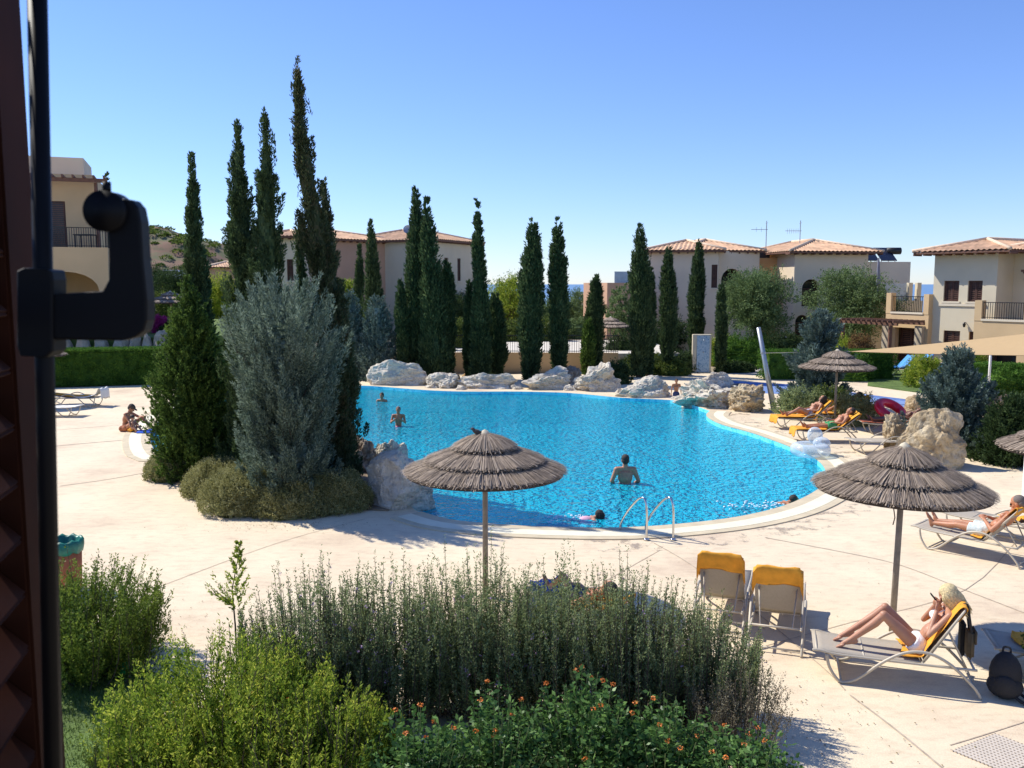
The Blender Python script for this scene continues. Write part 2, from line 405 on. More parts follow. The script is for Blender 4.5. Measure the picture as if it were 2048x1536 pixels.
def deckmat():
    m, t, b = nodes('deck'); b.inputs['Roughness'].default_value = .85
    n1 = tex(t, 'ShaderNodeTexNoise', .45, detail=7, rough=.62); n2 = tex(t, 'ShaderNodeTexNoise', 3.2, detail=6, rough=.7, sc=(1, 2.2, 1)); n3 = tex(t, 'ShaderNodeTexNoise', 55, detail=3)
    c1 = ramp(t, n1.outputs['Fac'], [(.28, (.60, .46, .32)), (.44, (.735, .60, .415)), (.68, (.80, .685, .475))])
    c2 = ramp(t, n2.outputs['Fac'], [(.28, (.78, .73, .70)), (.5, (1, .99, .98)), (.8, (1.06, 1.06, 1.04))])
    c3 = ramp(t, n3.outputs['Fac'], [(.3, (.86, .86, .86)), (.7, (1.08, 1.08, 1.08))])
    mx = t.nodes.new('ShaderNodeMix'); mx.data_type = 'RGBA'; mx.blend_type = 'MULTIPLY'; mx.inputs[0].default_value = .8
    t.links.new(c1, mx.inputs[6]); t.links.new(c2, mx.inputs[7])
    my = t.nodes.new('ShaderNodeMix'); my.data_type = 'RGBA'; my.blend_type = 'MULTIPLY'; my.inputs[0].default_value = .6
    t.links.new(mx.outputs[2], my.inputs[6]); t.links.new(c3, my.inputs[7])
    t.links.new(my.outputs[2], b.inputs['Base Color']); bump(t, b, n3.outputs['Fac'], .35, .01); return m
MATS['deck'] = deckmat()
mat('coping_cream', (.82, .75, .54), .8, var=.07, vs=2.5, bmp=.2, bs=50)
mat('coping_tan', (.60, .50, .33), .85, var=.12, vs=3, bmp=.2, bs=50)
mat('joint', (.47, .38, .28), .95, var=.25, vs=8)
mat('paving', (.66, .60, .50), .9, var=.08, vs=1)
mat('earth', (.30, .24, .15), .95, var=.35, vs=.35, bmp=.5, bs=3)
mat('lawn', (.11, .17, .035), .95, var=.35, vs=2.0, bmp=.8, bs=40, bd=.05)
def watermat():
    m, t, b = nodes('pool_water'); o = t.nodes['Material Output']
    n1 = tex(t, 'ShaderNodeTexNoise', 2.2, detail=2, sc=(1, 1.3, 1)); n2 = tex(t, 'ShaderNodeTexNoise', 7.5, detail=2, rough=.55)
    a = t.nodes.new('ShaderNodeMath'); a.operation = 'MULTIPLY_ADD'; t.links.new(n2.outputs['Fac'], a.inputs[0]); a.inputs[1].default_value = .9; t.links.new(n1.outputs['Fac'], a.inputs[2])
    bp = t.nodes.new('ShaderNodeBump'); bp.inputs['Strength'].default_value = .45; bp.inputs['Distance'].default_value = .10; t.links.new(a.outputs[0], bp.inputs['Height'])
    tr = t.nodes.new('ShaderNodeBsdfTransparent'); tr.inputs[0].default_value = (.30, .90, 1, 1)
    df = t.nodes.new('ShaderNodeBsdfDiffuse'); df.inputs[0].default_value = (.015, .67, .92, 1)
    bd = t.nodes.new('ShaderNodeBump'); bd.inputs['Strength'].default_value = 1.0; bd.inputs['Distance'].default_value = .38; t.links.new(a.outputs[0], bd.inputs['Height'])
    t.links.new(bd.outputs[0], df.inputs['Normal'])
    m1 = t.nodes.new('ShaderNodeMixShader'); m1.inputs[0].default_value = .66; t.links.new(tr.outputs[0], m1.inputs[1]); t.links.new(df.outputs[0], m1.inputs[2])
    gl = t.nodes.new('ShaderNodeBsdfGlossy'); gl.inputs['Roughness'].default_value = .06; t.links.new(bp.outputs[0], gl.inputs['Normal'])
    fr = t.nodes.new('ShaderNodeFresnel'); fr.inputs[0].default_value = 1.33; t.links.new(bp.outputs[0], fr.inputs['Normal'])
    m2 = t.nodes.new('ShaderNodeMixShader'); t.links.new(fr.outputs[0], m2.inputs[0]); t.links.new(m1.outputs[0], m2.inputs[1]); t.links.new(gl.outputs[0], m2.inputs[2])
    t.links.new(m2.outputs[0], o.inputs[0]); MATS['pool_water'] = m
watermat()
def tile_sparkle_mat():  # blue mosaic tiles, with the water's bright sparkle painted into their contrast
    m, t, b = nodes('pool_tile_sparkle'); b.inputs['Roughness'].default_value = .4
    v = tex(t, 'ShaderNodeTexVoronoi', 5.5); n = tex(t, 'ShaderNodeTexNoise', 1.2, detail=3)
    t.links.new(ramp(t, v.outputs['Color'], [(.15, (.01, .32, .56)), (.55, (.04, .58, .80)), (.9, (.22, .86, .95))]), b.inputs['Base Color']); MATS['pool_tile_sparkle'] = m
tile_sparkle_mat()
def seamat():
    m, t, b = nodes('sea'); b.inputs['Base Color'].default_value = (.10, .20, .34, 1); b.inputs['Roughness'].default_value = .3
    n = tex(t, 'ShaderNodeTexNoise', .05, detail=5); bump(t, b, n.outputs['Fac'], .4, 2); MATS['sea'] = m
seamat()
def rockmat(name, c0, c1, c2):
    m, t, b = nodes(name); b.inputs['Roughness'].default_value = .9
    n1 = tex(t, 'ShaderNodeTexNoise', 1.8, detail=8, rough=.65); n2 = tex(t, 'ShaderNodeTexNoise', 9, detail=8, rough=.7)
    c = ramp(t, n1.outputs['Fac'], [(.33, c0), (.5, c1), (.68, c2)])
    k = ramp(t, n2.outputs['Fac'], [(.34, (.62, .58, .54)), (.5, (1, 1, 1))])
    mx = t.nodes.new('ShaderNodeMix'); mx.data_type = 'RGBA'; mx.blend_type = 'MULTIPLY'; mx.inputs[0].default_value = .85
    t.links.new(c, mx.inputs[6]); t.links.new(k, mx.inputs[7]); t.links.new(mx.outputs[2], b.inputs['Base Color'])
    bump(t, b, n2.outputs['Fac'], .9, .12); MATS[name] = m
rockmat('rock_white', (.56, .50, .40), (.74, .66, .52), (.86, .79, .65))
rockmat('rock_gold', (.38, .27, .15), (.60, .46, .27), (.72, .62, .44))
rockmat('rock_brown', (.20, .14, .09), (.42, .35, .27), (.62, .56, .48))
def thatchmat():
    m, t, b = nodes('thatch'); b.inputs['Roughness'].default_value = .85
    g = t.nodes.new('ShaderNodeNewGeometry'); n = tex(t, 'ShaderNodeTexNoise', 5, detail=3)
    mm = t.nodes.new('ShaderNodeMath'); mm.operation = 'MULTIPLY_ADD'; t.links.new(n.outputs['Fac'], mm.inputs[0]); mm.inputs[1].default_value = .35
    m3 = t.nodes.new('ShaderNodeMath'); m3.operation = 'MULTIPLY'; t.links.new(g.outputs['Random Per Island'], m3.inputs[0]); m3.inputs[1].default_value = .75; t.links.new(m3.outputs[0], mm.inputs[2])
    t.links.new(ramp(t, mm.outputs[0], [(.1, (.12, .088, .06)), (.5, (.27, .205, .148)), (.9, (.46, .36, .26))]), b.inputs['Base Color']); MATS['thatch'] = m
thatchmat()
# ------------------------------------------------------------------ ground, deck, pool, sea
def px2(pts, z=0.0): return [P(a, b, z).xy for a, b in pts]
WZ = -0.13
near = [(835, 1022), (900, 1040), (1000, 1050), (1110, 1055), (1250, 1056), (1380, 1047), (1490, 1032), (1575, 1010), (1632, 982), (1654, 958), (1640, 925), (1595, 900), (1510, 868), (1440, 848), (1413, 832), (1420, 822)]
far = [(1380, 808), (1340, 800), (1240, 795), (1140, 786), (1035, 783), (930, 783), (850, 780), (745, 772), (690, 772), (560, 778), (430, 796), (340, 826), (305, 862), (303, 890), (318, 912)]
back = [(400, 915), (500, 922), (610, 915), (690, 912), (745, 940), (785, 985)]
nc = smooth_curve([P(a, b).to_3d() for a, b in near], 5); fc = smooth_curve([P(a, b) for a, b in far], 4); bc = smooth_curve([P(a, b) for a, b in back], 3)
pool = [q.xy for q in nc + fc + bc]
def area(l): return sum(l[i].x * l[(i + 1) % len(l)].y - l[(i + 1) % len(l)].x * l[i].y for i in range(len(l))) / 2
if area(pool) < 0: pool.reverse()
kid = px2([(1395, 757), (1500, 764), (1600, 770), (1735, 789), (1835, 801), (1835, 817), (1735, 806), (1600, 790), (1500, 785), (1395, 775)])
if area(kid) < 0: kid.reverse()
big = [V(-220, -12), V(220, -12), V(220, 118), V(-220, 118)]
g = MB().prism([big, pool[::-1], kid[::-1]], 0, 0, o=(0, 0, -.03)); struct('ground', g, MATS['earth'], fix=False)
deck = [V(-30, 5.2), V(14.5, 3.0), V(30, 3.0)] + px2([(2300, 890), (2048, 792), (1870, 770), (1735, 752), (1560, 748), (1400, 742), (1240, 742)]) + [V(-2, 45.4), V(-10, 45.0), V(-13, 41.5)] + px2([(345, 768), (60, 778)]) + [V(-40, 36)]
struct('pool_deck', MB().prism([deck, pool[::-1], kid[::-1]], 0, 0, o=(0, 0, -.004)), MATS['deck'], fix=False)
def wallstrip(l, z0, z1):
    m = MB(); n = len(l); vs = [(q.x, q.y, z0) for q in l] + [(q.x, q.y, z1) for q in l]
    return m.add(vs, [(i, (i + 1) % n, n + (i + 1) % n, n + i) for i in range(n)])
def merge(*ms):
    o = MB()
    for m in ms: o.add(m.v, m.f)
    return o
struct('pool_basin', merge(MB().prism([pool], 0, 0, o=(0, 0, -1.35)), wallstrip(pool, -1.35, 0)), MATS['pool_tile_sparkle'], fix=False)
struct('pool_water', MB().prism([pool], 0, 0, o=(0, 0, WZ)), MATS['pool_water'], fix=False)
mat('kid_tile', (.20, .30, .55), .5, var=.15, vs=3)
struct('paddling_pool_floor', merge(MB().prism([kid], 0, 0, o=(0, 0, -.09)), wallstrip(kid, -.09, 0)), MATS['kid_tile'], fix=False)
# shallow entry steps under the water at the far left side
def band(line, a, b, z0, z1, closed=False):      # strip offset a..b to the left of a 2D line
    n = len(line); out = []
    for i in range(n):
        p = line[max(i - 1, 0)] if not closed else line[i - 1]; q = line[min(i + 1, n - 1)] if not closed else line[(i + 1) % n]
        d = (q - p).normalized(); nn = V(-d.y, d.x); out.append((line[i] + nn * a, line[i] + nn * b))
    m = MB(); vs = []; fs = []
    for (u, v_) in out: vs += [(u.x, u.y, z1), (v_.x, v_.y, z1), (u.x, u.y, z0), (v_.x, v_.y, z0)]
    for i in range(n if closed else n - 1):
        k = i * 4; l = ((i + 1) % n) * 4
        fs += [(k, l, l + 1, k + 1), (k + 2, k, k + 1, k + 3)][:1] + [(k + 1, l + 1, l + 3, k + 3), (k, k + 2, l + 2, l)]
    return m.add(vs, fs)
nl = [q.xy for q in nc]; fl = [q.xy for q in fc]
sgn = -1
shelf = [q for q in fl if -14 < q.x < -1.5 and q.y > 33]
for k, z in enumerate((-.20, -.42, -.66)):
    struct('pool_step', band(shelf, .02, 1.3 + 1.2 * k, -1.3, z), mat('step_beige', (.52, .50, .36), .8, var=.1))
ring_near = nl[1:]; ring_left = fl[-22:] + [q.xy for q in bc[:5]]
for rg in (ring_near, ring_left):
    for a, b, mm, z in ((0.0, .26, 'coping_tan', .018), (.262, .60, 'coping_cream', .021), (.602, .78, 'coping_tan', .017)):
        struct('pool_coping', band(rg, -a, -b, -.01, z), MATS[mm])
def splashed():
    m, t, b = nodes('wet_deck'); b.inputs['Base Color'].default_value = (.34, .27, .20, 1); b.inputs['Roughness'].default_value = .35
    tr = t.nodes.new('ShaderNodeBsdfTransparent'); n = tex(t, 'ShaderNodeTexNoise', 2.6, detail=6, rough=.7); c = ramp(t, n.outputs['Fac'], [(.53, (0, 0, 0)), (.62, (.5, .5, .5))])
    ms = t.nodes.new('ShaderNodeMixShader'); t.links.new(c, ms.inputs[0]); t.links.new(tr.outputs[0], ms.inputs[1]); t.links.new(b.outputs[0], ms.inputs[2]); t.links.new(ms.outputs[0], t.nodes['Material Output'].inputs[0]); return m
wl_ = [q for q in nl[1:] if q.x > 1.2]
struct('wet_patches', band(wl_, -.80, -1.5, .0005, .0035), splashed())
def strip(pts, w_, z=.006):
    l = [P(a, b).xy for a, b in pts]; l = [q.xy for q in smooth_curve([q.to_3d() for q in l], 4)] if len(l) > 2 else l
    return band(l, -w_ / 2, w_ / 2, 0, z)
jn = MB()
for pl, w_ in (([(1308, 1086), (1380, 1128), (1500, 1215), (1640, 1330), (1690, 1380)], .018), ([(1700, 1390), (1780, 1450), (1860, 1515), (1960, 1600)], .025),
               ([(1530, 1075), (1690, 1105), (1800, 1130), (1930, 1180), (2060, 1230)], .02), ([(1500, 1300), (1700, 1245), (1930, 1180), (2030, 1085)], .012),
               ([(280, 1188), (480, 1112), (600, 1072), (730, 1038)], .014), ([(120, 972), (220, 958), (330, 938)], .03), ([(100, 893), (200, 884), (300, 876)], .04),
               ([(1900, 1490), (1960, 1472), (2060, 1440)], .012), ([(1320, 1100), (1180, 1180), (1000, 1290)], .012), ([(110, 860), (240, 850)], .03)):
    l_ = strip(pl, w_); jn.add([(x, y, .0025) for x, y, z in l_.v], [f for i_, f in enumerate(l_.f) if i_ % 3 == 0])
struct('deck_joint', jn, MATS['joint'])
gr = MB(); c0 = P(1905, 1502); c1 = P(1990, 1468); c2 = P(2100, 1510); ux = (c1 - c0); uy = (c2 - c1)
for i in range(15):
    for k in range(15):
        q = c0 + ux * (i / 14) + uy * (k / 14); gr.lathe([(0, .009), (.011, .008)], 6, q)
dg = thing('drain_grate', 'perforated square drain cover set flush in the pale deck beside the sunbather', 'drain cover', c1)
pl = MB().prism([[c0.xy, c1.xy, c2.xy, (c0 + c2 - c1).xy][::-1]], 0, .005); wobj('plate', pl, mat('grate', (.60, .52, .42), .8, var=.05), dg)
wobj('hole', gr, mat('grate_hole', (.34, .27, .20), .9), dg).__setitem__('kind', 'stuff')
# the sea beyond the edge of the land, and the land's far slope
struct('sea', MB().add([(-40000, 118, -34), (40000, 118, -34), (40000, 40000, -34), (-40000, 40000, -34)], [(0, 1, 2, 3)]), MATS['sea'], fix=False)
struct('coast_slope', MB().add([(-220, 118, -.03), (220, 118, -.03), (220, 150, -40), (-220, 150, -40)], [(0, 3, 2, 1)]), MATS['earth'], fix=False)
def terrain(name, x0, x1, y0, y1, fn, m, n=50):
    vs = []; fs = []
    for j in range(n + 1):
        for i in range(n + 1):
            x = x0 + (x1 - x0) * i / n; y = y0 + (y1 - y0) * j / n; vs.append((x, y, fn(x, y)))
    for j in range(n):
        for i in range(n):
            a = j * (n + 1) + i; fs.append((a, a + 1, a + n + 2, a + n + 1))
    return struct(name, MB().add(vs, fs), m, True, fix=False)
def hillf(x, y):
    e = max(0, 1 - ((x + 72) / 46) ** 2) * max(0, 1 - ((y - 150) / 42) ** 2)
    return -3 + 17.0 * e ** .6 + 1.6 * noise.noise(Vector((x * .09, y * .09, 3))) + .7 * noise.noise(Vector((x * .3, y * .3, 1)))
def hm():
    m, t, b = nodes('hill'); b.inputs['Roughness'].default_value = .95
    n = tex(t, 'ShaderNodeTexNoise', .12, detail=8, rough=.7)
    t.links.new(ramp(t, n.outputs['Fac'], [(.36, (.07, .09, .035)), (.48, (.20, .11, .07)), (.58, (.12, .13, .055)), (.7, (.28, .17, .11))]), b.inputs['Base Color']); return m
terrain('hill', -122, -22, 108, 192, hillf, hm(), 70)
# raised ground to the left behind the hedge, and the road terrace behind the parapet wall
struct('garden_terrace', MB().prism([[V(-60, 44.6), V(-16.2, 44.6), V(-15.0, 47), V(-15.0, 108), V(-60, 108)]], -.02, 2.0), MATS['lawn'])
struct('road_terrace', MB().prism([[V(-14.9, 46.9), V(9.0, 47.4), V(9.0, 58.5), V(-14.9, 58.5)]], -.02, .98), MATS['paving'])
struct('upper_lawn', MB().prism([[V(-14.9, 58.52), V(5.8, 58.52), V(5.8, 112), V(-14.9, 112)]], -.02, 1.0), MATS['earth'])
struct('lawn', MB().prism([[V(-11, 3), V(-1.8, 3), P(300, 1420).xy, P(330, 1352).xy, P(250, 1330).xy, P(60, 1300).xy]], -.01, .012), MATS['lawn'])
struct('lawn', MB().prism([px2([(1735, 772), (1870, 790), (1900, 745), (1740, 738)])], -.01, .03), MATS['lawn'])
struct('footpath', MB().prism([px2([(1460, 748), (1570, 750), (1590, 716), (1500, 712)])], -.01, .02), mat('path_grey', (.42, .39, .34), .9))
struct('planting_bed', MB().prism([[q.xy for q in smooth_curve([P(a, b) for a, b in [(322, 915), (325, 955), (400, 985), (450, 1010), (560, 1018), (700, 1018), (790, 1020), (790, 985), (740, 935), (690, 905), (600, 905), (450, 905)]], 4, True)]], -1.3, .035), MATS['soil'])
# ------------------------------------------------------------------ thatched parasols
def straw_tier(r0, z0, r1, z1, n, rng, jag=.045, sag=.02):
    a = rng.random(n) * 6.283; k = rng.random(n) ; vs = []
    a = np.linspace(0, 6.283, n, endpoint=False) + rng.normal(size=n) * .01
    rr0 = r0 + (r1 - r0) * np.where(rng.random(n) < .5, 0, rng.random(n) * .7); rr1 = r1 + rng.normal(size=n) * jag * .5
    f = lambda r: z0 + (z1 - z0) * (r - r0) / (r1 - r0) + sag * 4 * ((r - r0) / (r1 - r0)) * (1 - (r - r0) / (r1 - r0))
    dz = rng.random(n) * .022; da = rng.normal(size=n) * .012
    W = 6.283 * r1 / n * 1.35; out = []
    for rr, hw, dd in ((rr0, W * rr0 / r1 * .5 + .001, 0), ((rr0 + rr1) / 2, W * .45, .5), (rr1, W * .5, 1.0)):
        an = a + da * dd; c, s = np.cos(an), np.sin(an)
        zz = f(rr) + dz - (.012 * dd)
        out.append((np.stack([c * rr - s * hw, s * rr + c * hw, zz], 1), np.stack([c * rr + s * hw, s * rr - c * hw, zz], 1)))
    q = []
    for i in (0, 1):
        q.append(np.stack([out[i][0], out[i][1], out[i + 1][1], out[i + 1][0]], 1).reshape(-1, 3))
    # keep each straw one island: share the middle vertices
    A, B, C = out; n_ = n
    vs = np.stack([A[0], A[1], B[1], B[0], C[1], C[0]], 1).reshape(-1, 3)
    idx = np.arange(n_) * 6
    fs = np.concatenate([np.stack([idx, idx + 1, idx + 2, idx + 3], 1), np.stack([idx + 3, idx + 2, idx + 4, idx + 5], 1)])
    return vs, fs
def parasol(loc, label, hgt=2.53, rad=1.2, n=1100, group='thatched parasols round the pool', lean=(0, 0), seed=1):
    rng = np.random.default_rng(seed)
    root = thing('thatched_parasol', label, 'parasol', loc, group=group)
    root.rotation_euler = (lean[0], lean[1], 0)
    d = hgt - 2.53; k = rad / 1.2
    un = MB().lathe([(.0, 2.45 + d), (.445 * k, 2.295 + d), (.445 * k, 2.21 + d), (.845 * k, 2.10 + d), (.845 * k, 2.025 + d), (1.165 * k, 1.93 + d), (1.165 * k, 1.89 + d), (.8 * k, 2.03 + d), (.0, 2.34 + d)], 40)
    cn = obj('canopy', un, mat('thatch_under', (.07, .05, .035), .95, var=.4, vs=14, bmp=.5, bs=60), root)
    tiers = ((.07, 2.49, .48, 2.335), (.34, 2.275, .88, 2.14), (.72, 2.10, 1.2, 1.975))
    for i, (r0, z0, r1, z1) in enumerate(tiers):
        allv = []; allf = []; o = 0
        for l in range(3):
            vs, fs = straw_tier(r0 * k, z0 + d - .016 * l, r1 * k, z1 + d - .016 * l, int(n * r1 / 1.2), rng)
            allv.append(vs); allf.append(fs + o); o += len(vs)
        vs = np.concatenate(allv); fs = np.concatenate(allf)
        me = raw('thatch_tier', vs.tolist(), fs.tolist(), MATS['thatch']); link('thatch_tier', me, cn)
    for q in range(8):
        a = q * PI / 4
        obj('rib', MB().beam((.03 * math.cos(a), .03 * math.sin(a), 2.33 + d), (1.12 * k * math.cos(a), 1.12 * k * math.sin(a), 1.91 + d), .03, .03), MATS['pole_wood'], cn)
    obj('cap', MB().lathe([(.105, 2.455 + d), (.10, 2.475 + d), (.045, 2.535 + d), (.0, 2.56 + d)], 16), MATS['cap'], root, True)
    obj('pole', MB().lathe([(.043, -.02), (.040, 1.2), (.038, 2.4 + d), (0, 2.4 + d)], 14), MATS['pole_wood'], root, True)
    obj('collar', MB().rbox((0, 0, 1.86 + d), (.15, .12, .07), r=.012), MATS['pergola_wood'], root)
    return root
pc = P(971, 1193); parasol(pc, 'thatched three-tier parasol in front of the pool with a small bird perched at its tip', seed=3)
pr = P(1784, 1262); pp = parasol(pr, 'thatched three-tier parasol beside the blonde sunbather with its whole pole showing', hgt=2.58, rad=1.13, seed=4)
pp.rotation_euler = (0, math.radians(1.0), 0)
obj('strap', MB().tube([(-.10, -.06, 1.9), (-.13, -.08, 1.75), (-.10, -.08, 1.6), (-.12, -.08, 1.5)], .008, 5), MATS['dark_wood'], pp)
parasol(P(1669, 851), 'thatched parasol standing among the yellow-towelled loungers in front of the blue spruce', n=360, seed=5)
parasol(PD(1220, 740, 52.5).xy.to_3d() + V(0, 0, .0), 'small distant thatched parasol behind the parapet wall, in front of the far cypresses', n=200, hgt=2.75, seed=6)
parasol(V(9.85, 15.3, 0), 'thatched parasol cut by the right edge of the frame behind the right-hand boulder', hgt=2.42, n=420, seed=7)
parasol(V(-18.6, 34.3, 0), 'thatched parasol mostly hidden behind the black window rod on the far left, above its shadow', n=260, seed=8)
parasol(V(-18.1, 47.2, 2.0), 'thatched parasol on the raised garden terrace just left of the first cypress', n=200, hgt=2.3, seed=9)
# small bird at the tip of the centre parasol
bp_ = pc + V(-.12, -.02, 2.475)
bd = MB(); bd.ell((0, 0, .05), (.065, .035, .036), Matrix.Rotation(.3, 3, 'Y')); bd.cone((-.02, 0, .06), (-.055, 0, .088), .028, .022, 8); bd.ell((-.06, 0, .092), (.027, .024, .024)); bd.cone((.05, 0, .045), (.14, 0, .02), .02, .006, 6); bd.cone((-.08, 0, .092), (-.105, 0, .088), .008, .002, 5); bd.tube([(0, .01, .02), (0, .012, -.03)], .004, 4); bd.tube([(0, -.01, .02), (0, -.012, -.03)], .004, 4)
solo('bird', bd, mat('feathers', (.07, .06, .055), .8, var=.3, vs=30), bp_, 'small dark bird perched beside the tip of the centre thatched parasol', 'bird', smooth=True)

# ------------------------------------------------------------------ sun loungers (foot at x=0, head at x=1.95)
BK = {}
def lounger(loc, rz, label, back=50, group='metal sun loungers with beige sling beds', arms=True, det=True, mt='sling'):
    t = thing('sun_lounger', label, 'sun lounger', loc, rz, group)
    W = .31; ba = math.radians(back); hx = 1.18; n = 8 if det else 6
    bx, bz = hx + math.cos(ba) * .78, .335 + math.sin(ba) * .78
    fr = MB(); fm = MATS['frame_metal']
    for s in (-1, 1):
        fr.tube(smooth_curve([(-.03, s * W, .36), (.06, s * W, .365), (.3, s * W, .335), (hx, s * W, .325), (1.75, s * W, .325)], 4), .016, n)
    for x in (.02, .55, hx, 1.72): fr.tube([(x, -W, .33 if x > .1 else .362), (x, W, .33 if x > .1 else .362)], .014, n)
    obj('bed_frame', fr, fm, t, True)
    for s in (-1, 1):
        lg = MB().tube(smooth_curve([(.13, s * W, .33), (.17, s * (W + .01), .17), (.27, s * (W + .02), .03), (.36, s * (W + .02), .018), (.50, s * (W + .025), .09), (.78, s * (W + .035), .34), (1.02, s * (W + .035), .47), (1.25, s * (W + .035), .475), (1.48, s * (W + .03), .36), (1.72, s * (W + .02), .13), (1.80, s * (W + .015), .0)], 5), .018, n)
        if arms: obj('arm_leg', lg, fm, t, True)
        else: obj('arm_leg', MB().tube(smooth_curve([(.10, s * W, .33), (.12, s * W, .1), (.10, s * W, 0)], 4), .016, n).tube(smooth_curve([(1.62, s * W, .33), (1.70, s * W, .1), (1.74, s * W, 0)], 4), .016, n), fm, t, True)
    obj('stretcher', MB().tube([(.30, -W - .02, .03), (.30, W + .02, .03)], .013, n), fm, t, True); obj('stretcher', MB().tube([(1.76, -W - .02, .06), (1.76, W + .02, .06)], .013, n), fm, t, True)
    # sling bed with a slight sag
    def sheet(p0, p1, sag, w_=.295, th=.008, nx=10, roll=0):
        m = MB(); vs = []; fs = []; p0 = Vector(p0); p1 = Vector(p1)
        for i in range(nx + 1):
            u = i / nx; q = p0.lerp(p1, u) + V(0, 0, -sag * 4 * u * (1 - u))
            for k in (-1, -.5, 0, .5, 1): vs.append((q.x, k * w_, q.z - (1 - k * k) * sag * .5))
        for i in range(nx):
            for k in range(4): a = i * 5 + k; fs.append((a, a + 1, a + 6, a + 5))
        m.add(vs, fs); N = len(vs); m.add([(x, y, z - th) for x, y, z in vs], [f[::-1] for f in fs])
        for i in range(nx):
            for e in (0, 4): a = i * 5 + e; m.f.append((a, a + 5, a + 5 + N, a + N))
        for e in (0, nx * 5):
            for k in range(4): m.f.append((e + k, e + k + 1, e + k + 1 + N, e + k + N))
        return m
    obj('seat_sling', sheet((-.02, 0, .375), (hx - .02, 0, .345), .018), MATS[mt], t, True)
    br = obj('backrest', sheet((hx + .02, 0, .35), (bx, 0, bz + .01), .02), MATS[mt], t, True)
    bf = MB(); ex = V(math.cos(ba), 0, math.sin(ba))
    q0 = V(hx, 0, .335); q1 = V(bx, 0, bz)
    bf.tube([q0 + V(0, -.275, 0), q1 + V(0, -.275, 0), q1 + ex * .03 + V(0, -.25, 0), q1 + ex * .03 + V(0, .25, 0), q1 + V(0, .275, 0), q0 + V(0, .275, 0)], .014, n)
    obj('back_frame', bf, fm, br, True)
    if back > 12:
        m_ = q0.lerp(q1, .62)
        obj('prop', MB().tube([m_ + V(0, -.24, 0), V(m_.x + .22, -.2, .3), V(m_.x + .22, .2, .3), m_ + V(0, .24, 0)], .011, n), fm, br, True)
    BK[t.name] = (bx, bz, hx); return t
def cloth(name, lt, prof, w0, w1, m, label, cat='towel', group=None, fold=.018, th=.012, seed=0, y0=0.0, dropl=None, dropr=None):
    # a cloth that follows a side profile (x, z) of the lounger lt, with folds; its own thing
    rng = random.Random(seed); pts = smooth_curve([(a, 0, b) for a, b in prof], 4); nx = len(pts) - 1; ny = 12; vs = []; fs = []
    ph = [rng.random() * 6 for _ in range(4)]
    for i, q in enumerate(pts):
        u = i / nx; w_ = w0 + (w1 - w0) * u
        for k in range(ny + 1):
            v = k / ny * 2 - 1
            dz = fold * (math.sin(v * 7 + ph[0] + u * 5) * .5 + math.sin(u * 16 + ph[1] + v * 3) * .35 + math.sin(v * 15 + u * 9 + ph[2]) * .2) + fold
            x = q.x + .03 * math.sin(v * 3 + ph[3]) * (1 if i in (0, nx) else .4); y = y0 + v * w_ / 2 * (1 + .05 * math.sin(u * 9 + ph[1])); z = q.z + dz
            e = abs(y) - .30
            if e > 0 and (dropl or dropr): z -= e * 2.6 * (1 + .5 * (y > 0)); y = math.copysign(.31 + e * .12, y)
            vs.append((x, y, z))
    n1 = ny + 1
    for i in range(nx):
        for k in range(ny): a = i * n1 + k; fs.append((a, a + 1, a + n1 + 1, a + n1))
    N = len(vs); m2 = MB().add(vs, fs); nrm_ = V(0, 0, -th)
    m2.add([(x - th * .5, y, z - th) for x, y, z in vs], [f[::-1] for f in fs])
    for i in range(nx):
        for e in (0, ny): a = i * n1 + e; m2.f.append((a, a + n1, a + n1 + N, a + N))
    for e in (0, nx * n1):
        for k in range(ny): m2.f.append((e + k, e + k + 1, e + k + 1 + N, e + k + N))
    o = obj(name, m2, m, None, True); o.location = lt.location; o.rotation_euler = lt.rotation_euler
    return tag(o, label, cat, group)
def bp(t, u, off=0.0):                                  # a point at fraction u up the backrest
    bx, bz, hx = BK[t.name]; d = Vector((bx - hx, bz - .335)); n_ = Vector((-d.y, d.x)).normalized()
    q = Vector((hx, .335)) + d * u + n_ * off; return (q.x, q.y)
def place(foot, head):                                   # location and heading of a lounger from two ground pixels on its axis
    a = P(*foot); b = P(*head); d = b - a; return a, math.atan2(d.y, d.x)
TG = 'orange pool towels on the sun loungers'
# blonde sunbather's lounger
wl = lounger(P(1638, 1352) + V(.0, .22, 0), -.285, 'beige sling lounger with curved arms under the blonde sunbather', back=58)
cloth('pool_towel', wl, [(.98, .375), (1.10, .37), (1.2, .375), bp(wl, .2, .03), bp(wl, .6, .03), bp(wl, .97, .035), bp(wl, 1.06, .0), bp(wl, 1.02, -.035), bp(wl, .8, -.045)], .5, .56, MATS['towel'], 'orange towel under the blonde sunbather, hung over the top of her backrest', group=TG, seed=4)
l2 = lounger(P(2003, 1348) + V(-.05, .2, 0), -.25, 'beige sling lounger in the parasol shade at the right edge, behind the black backpack', back=40)
cloth('pool_towel', l2, [(.28, .375), (.6, .37), (.9, .37)], .5, .5, MATS['towel'], 'orange towel lying on the shaded lounger behind the black backpack', group=TG, seed=8)
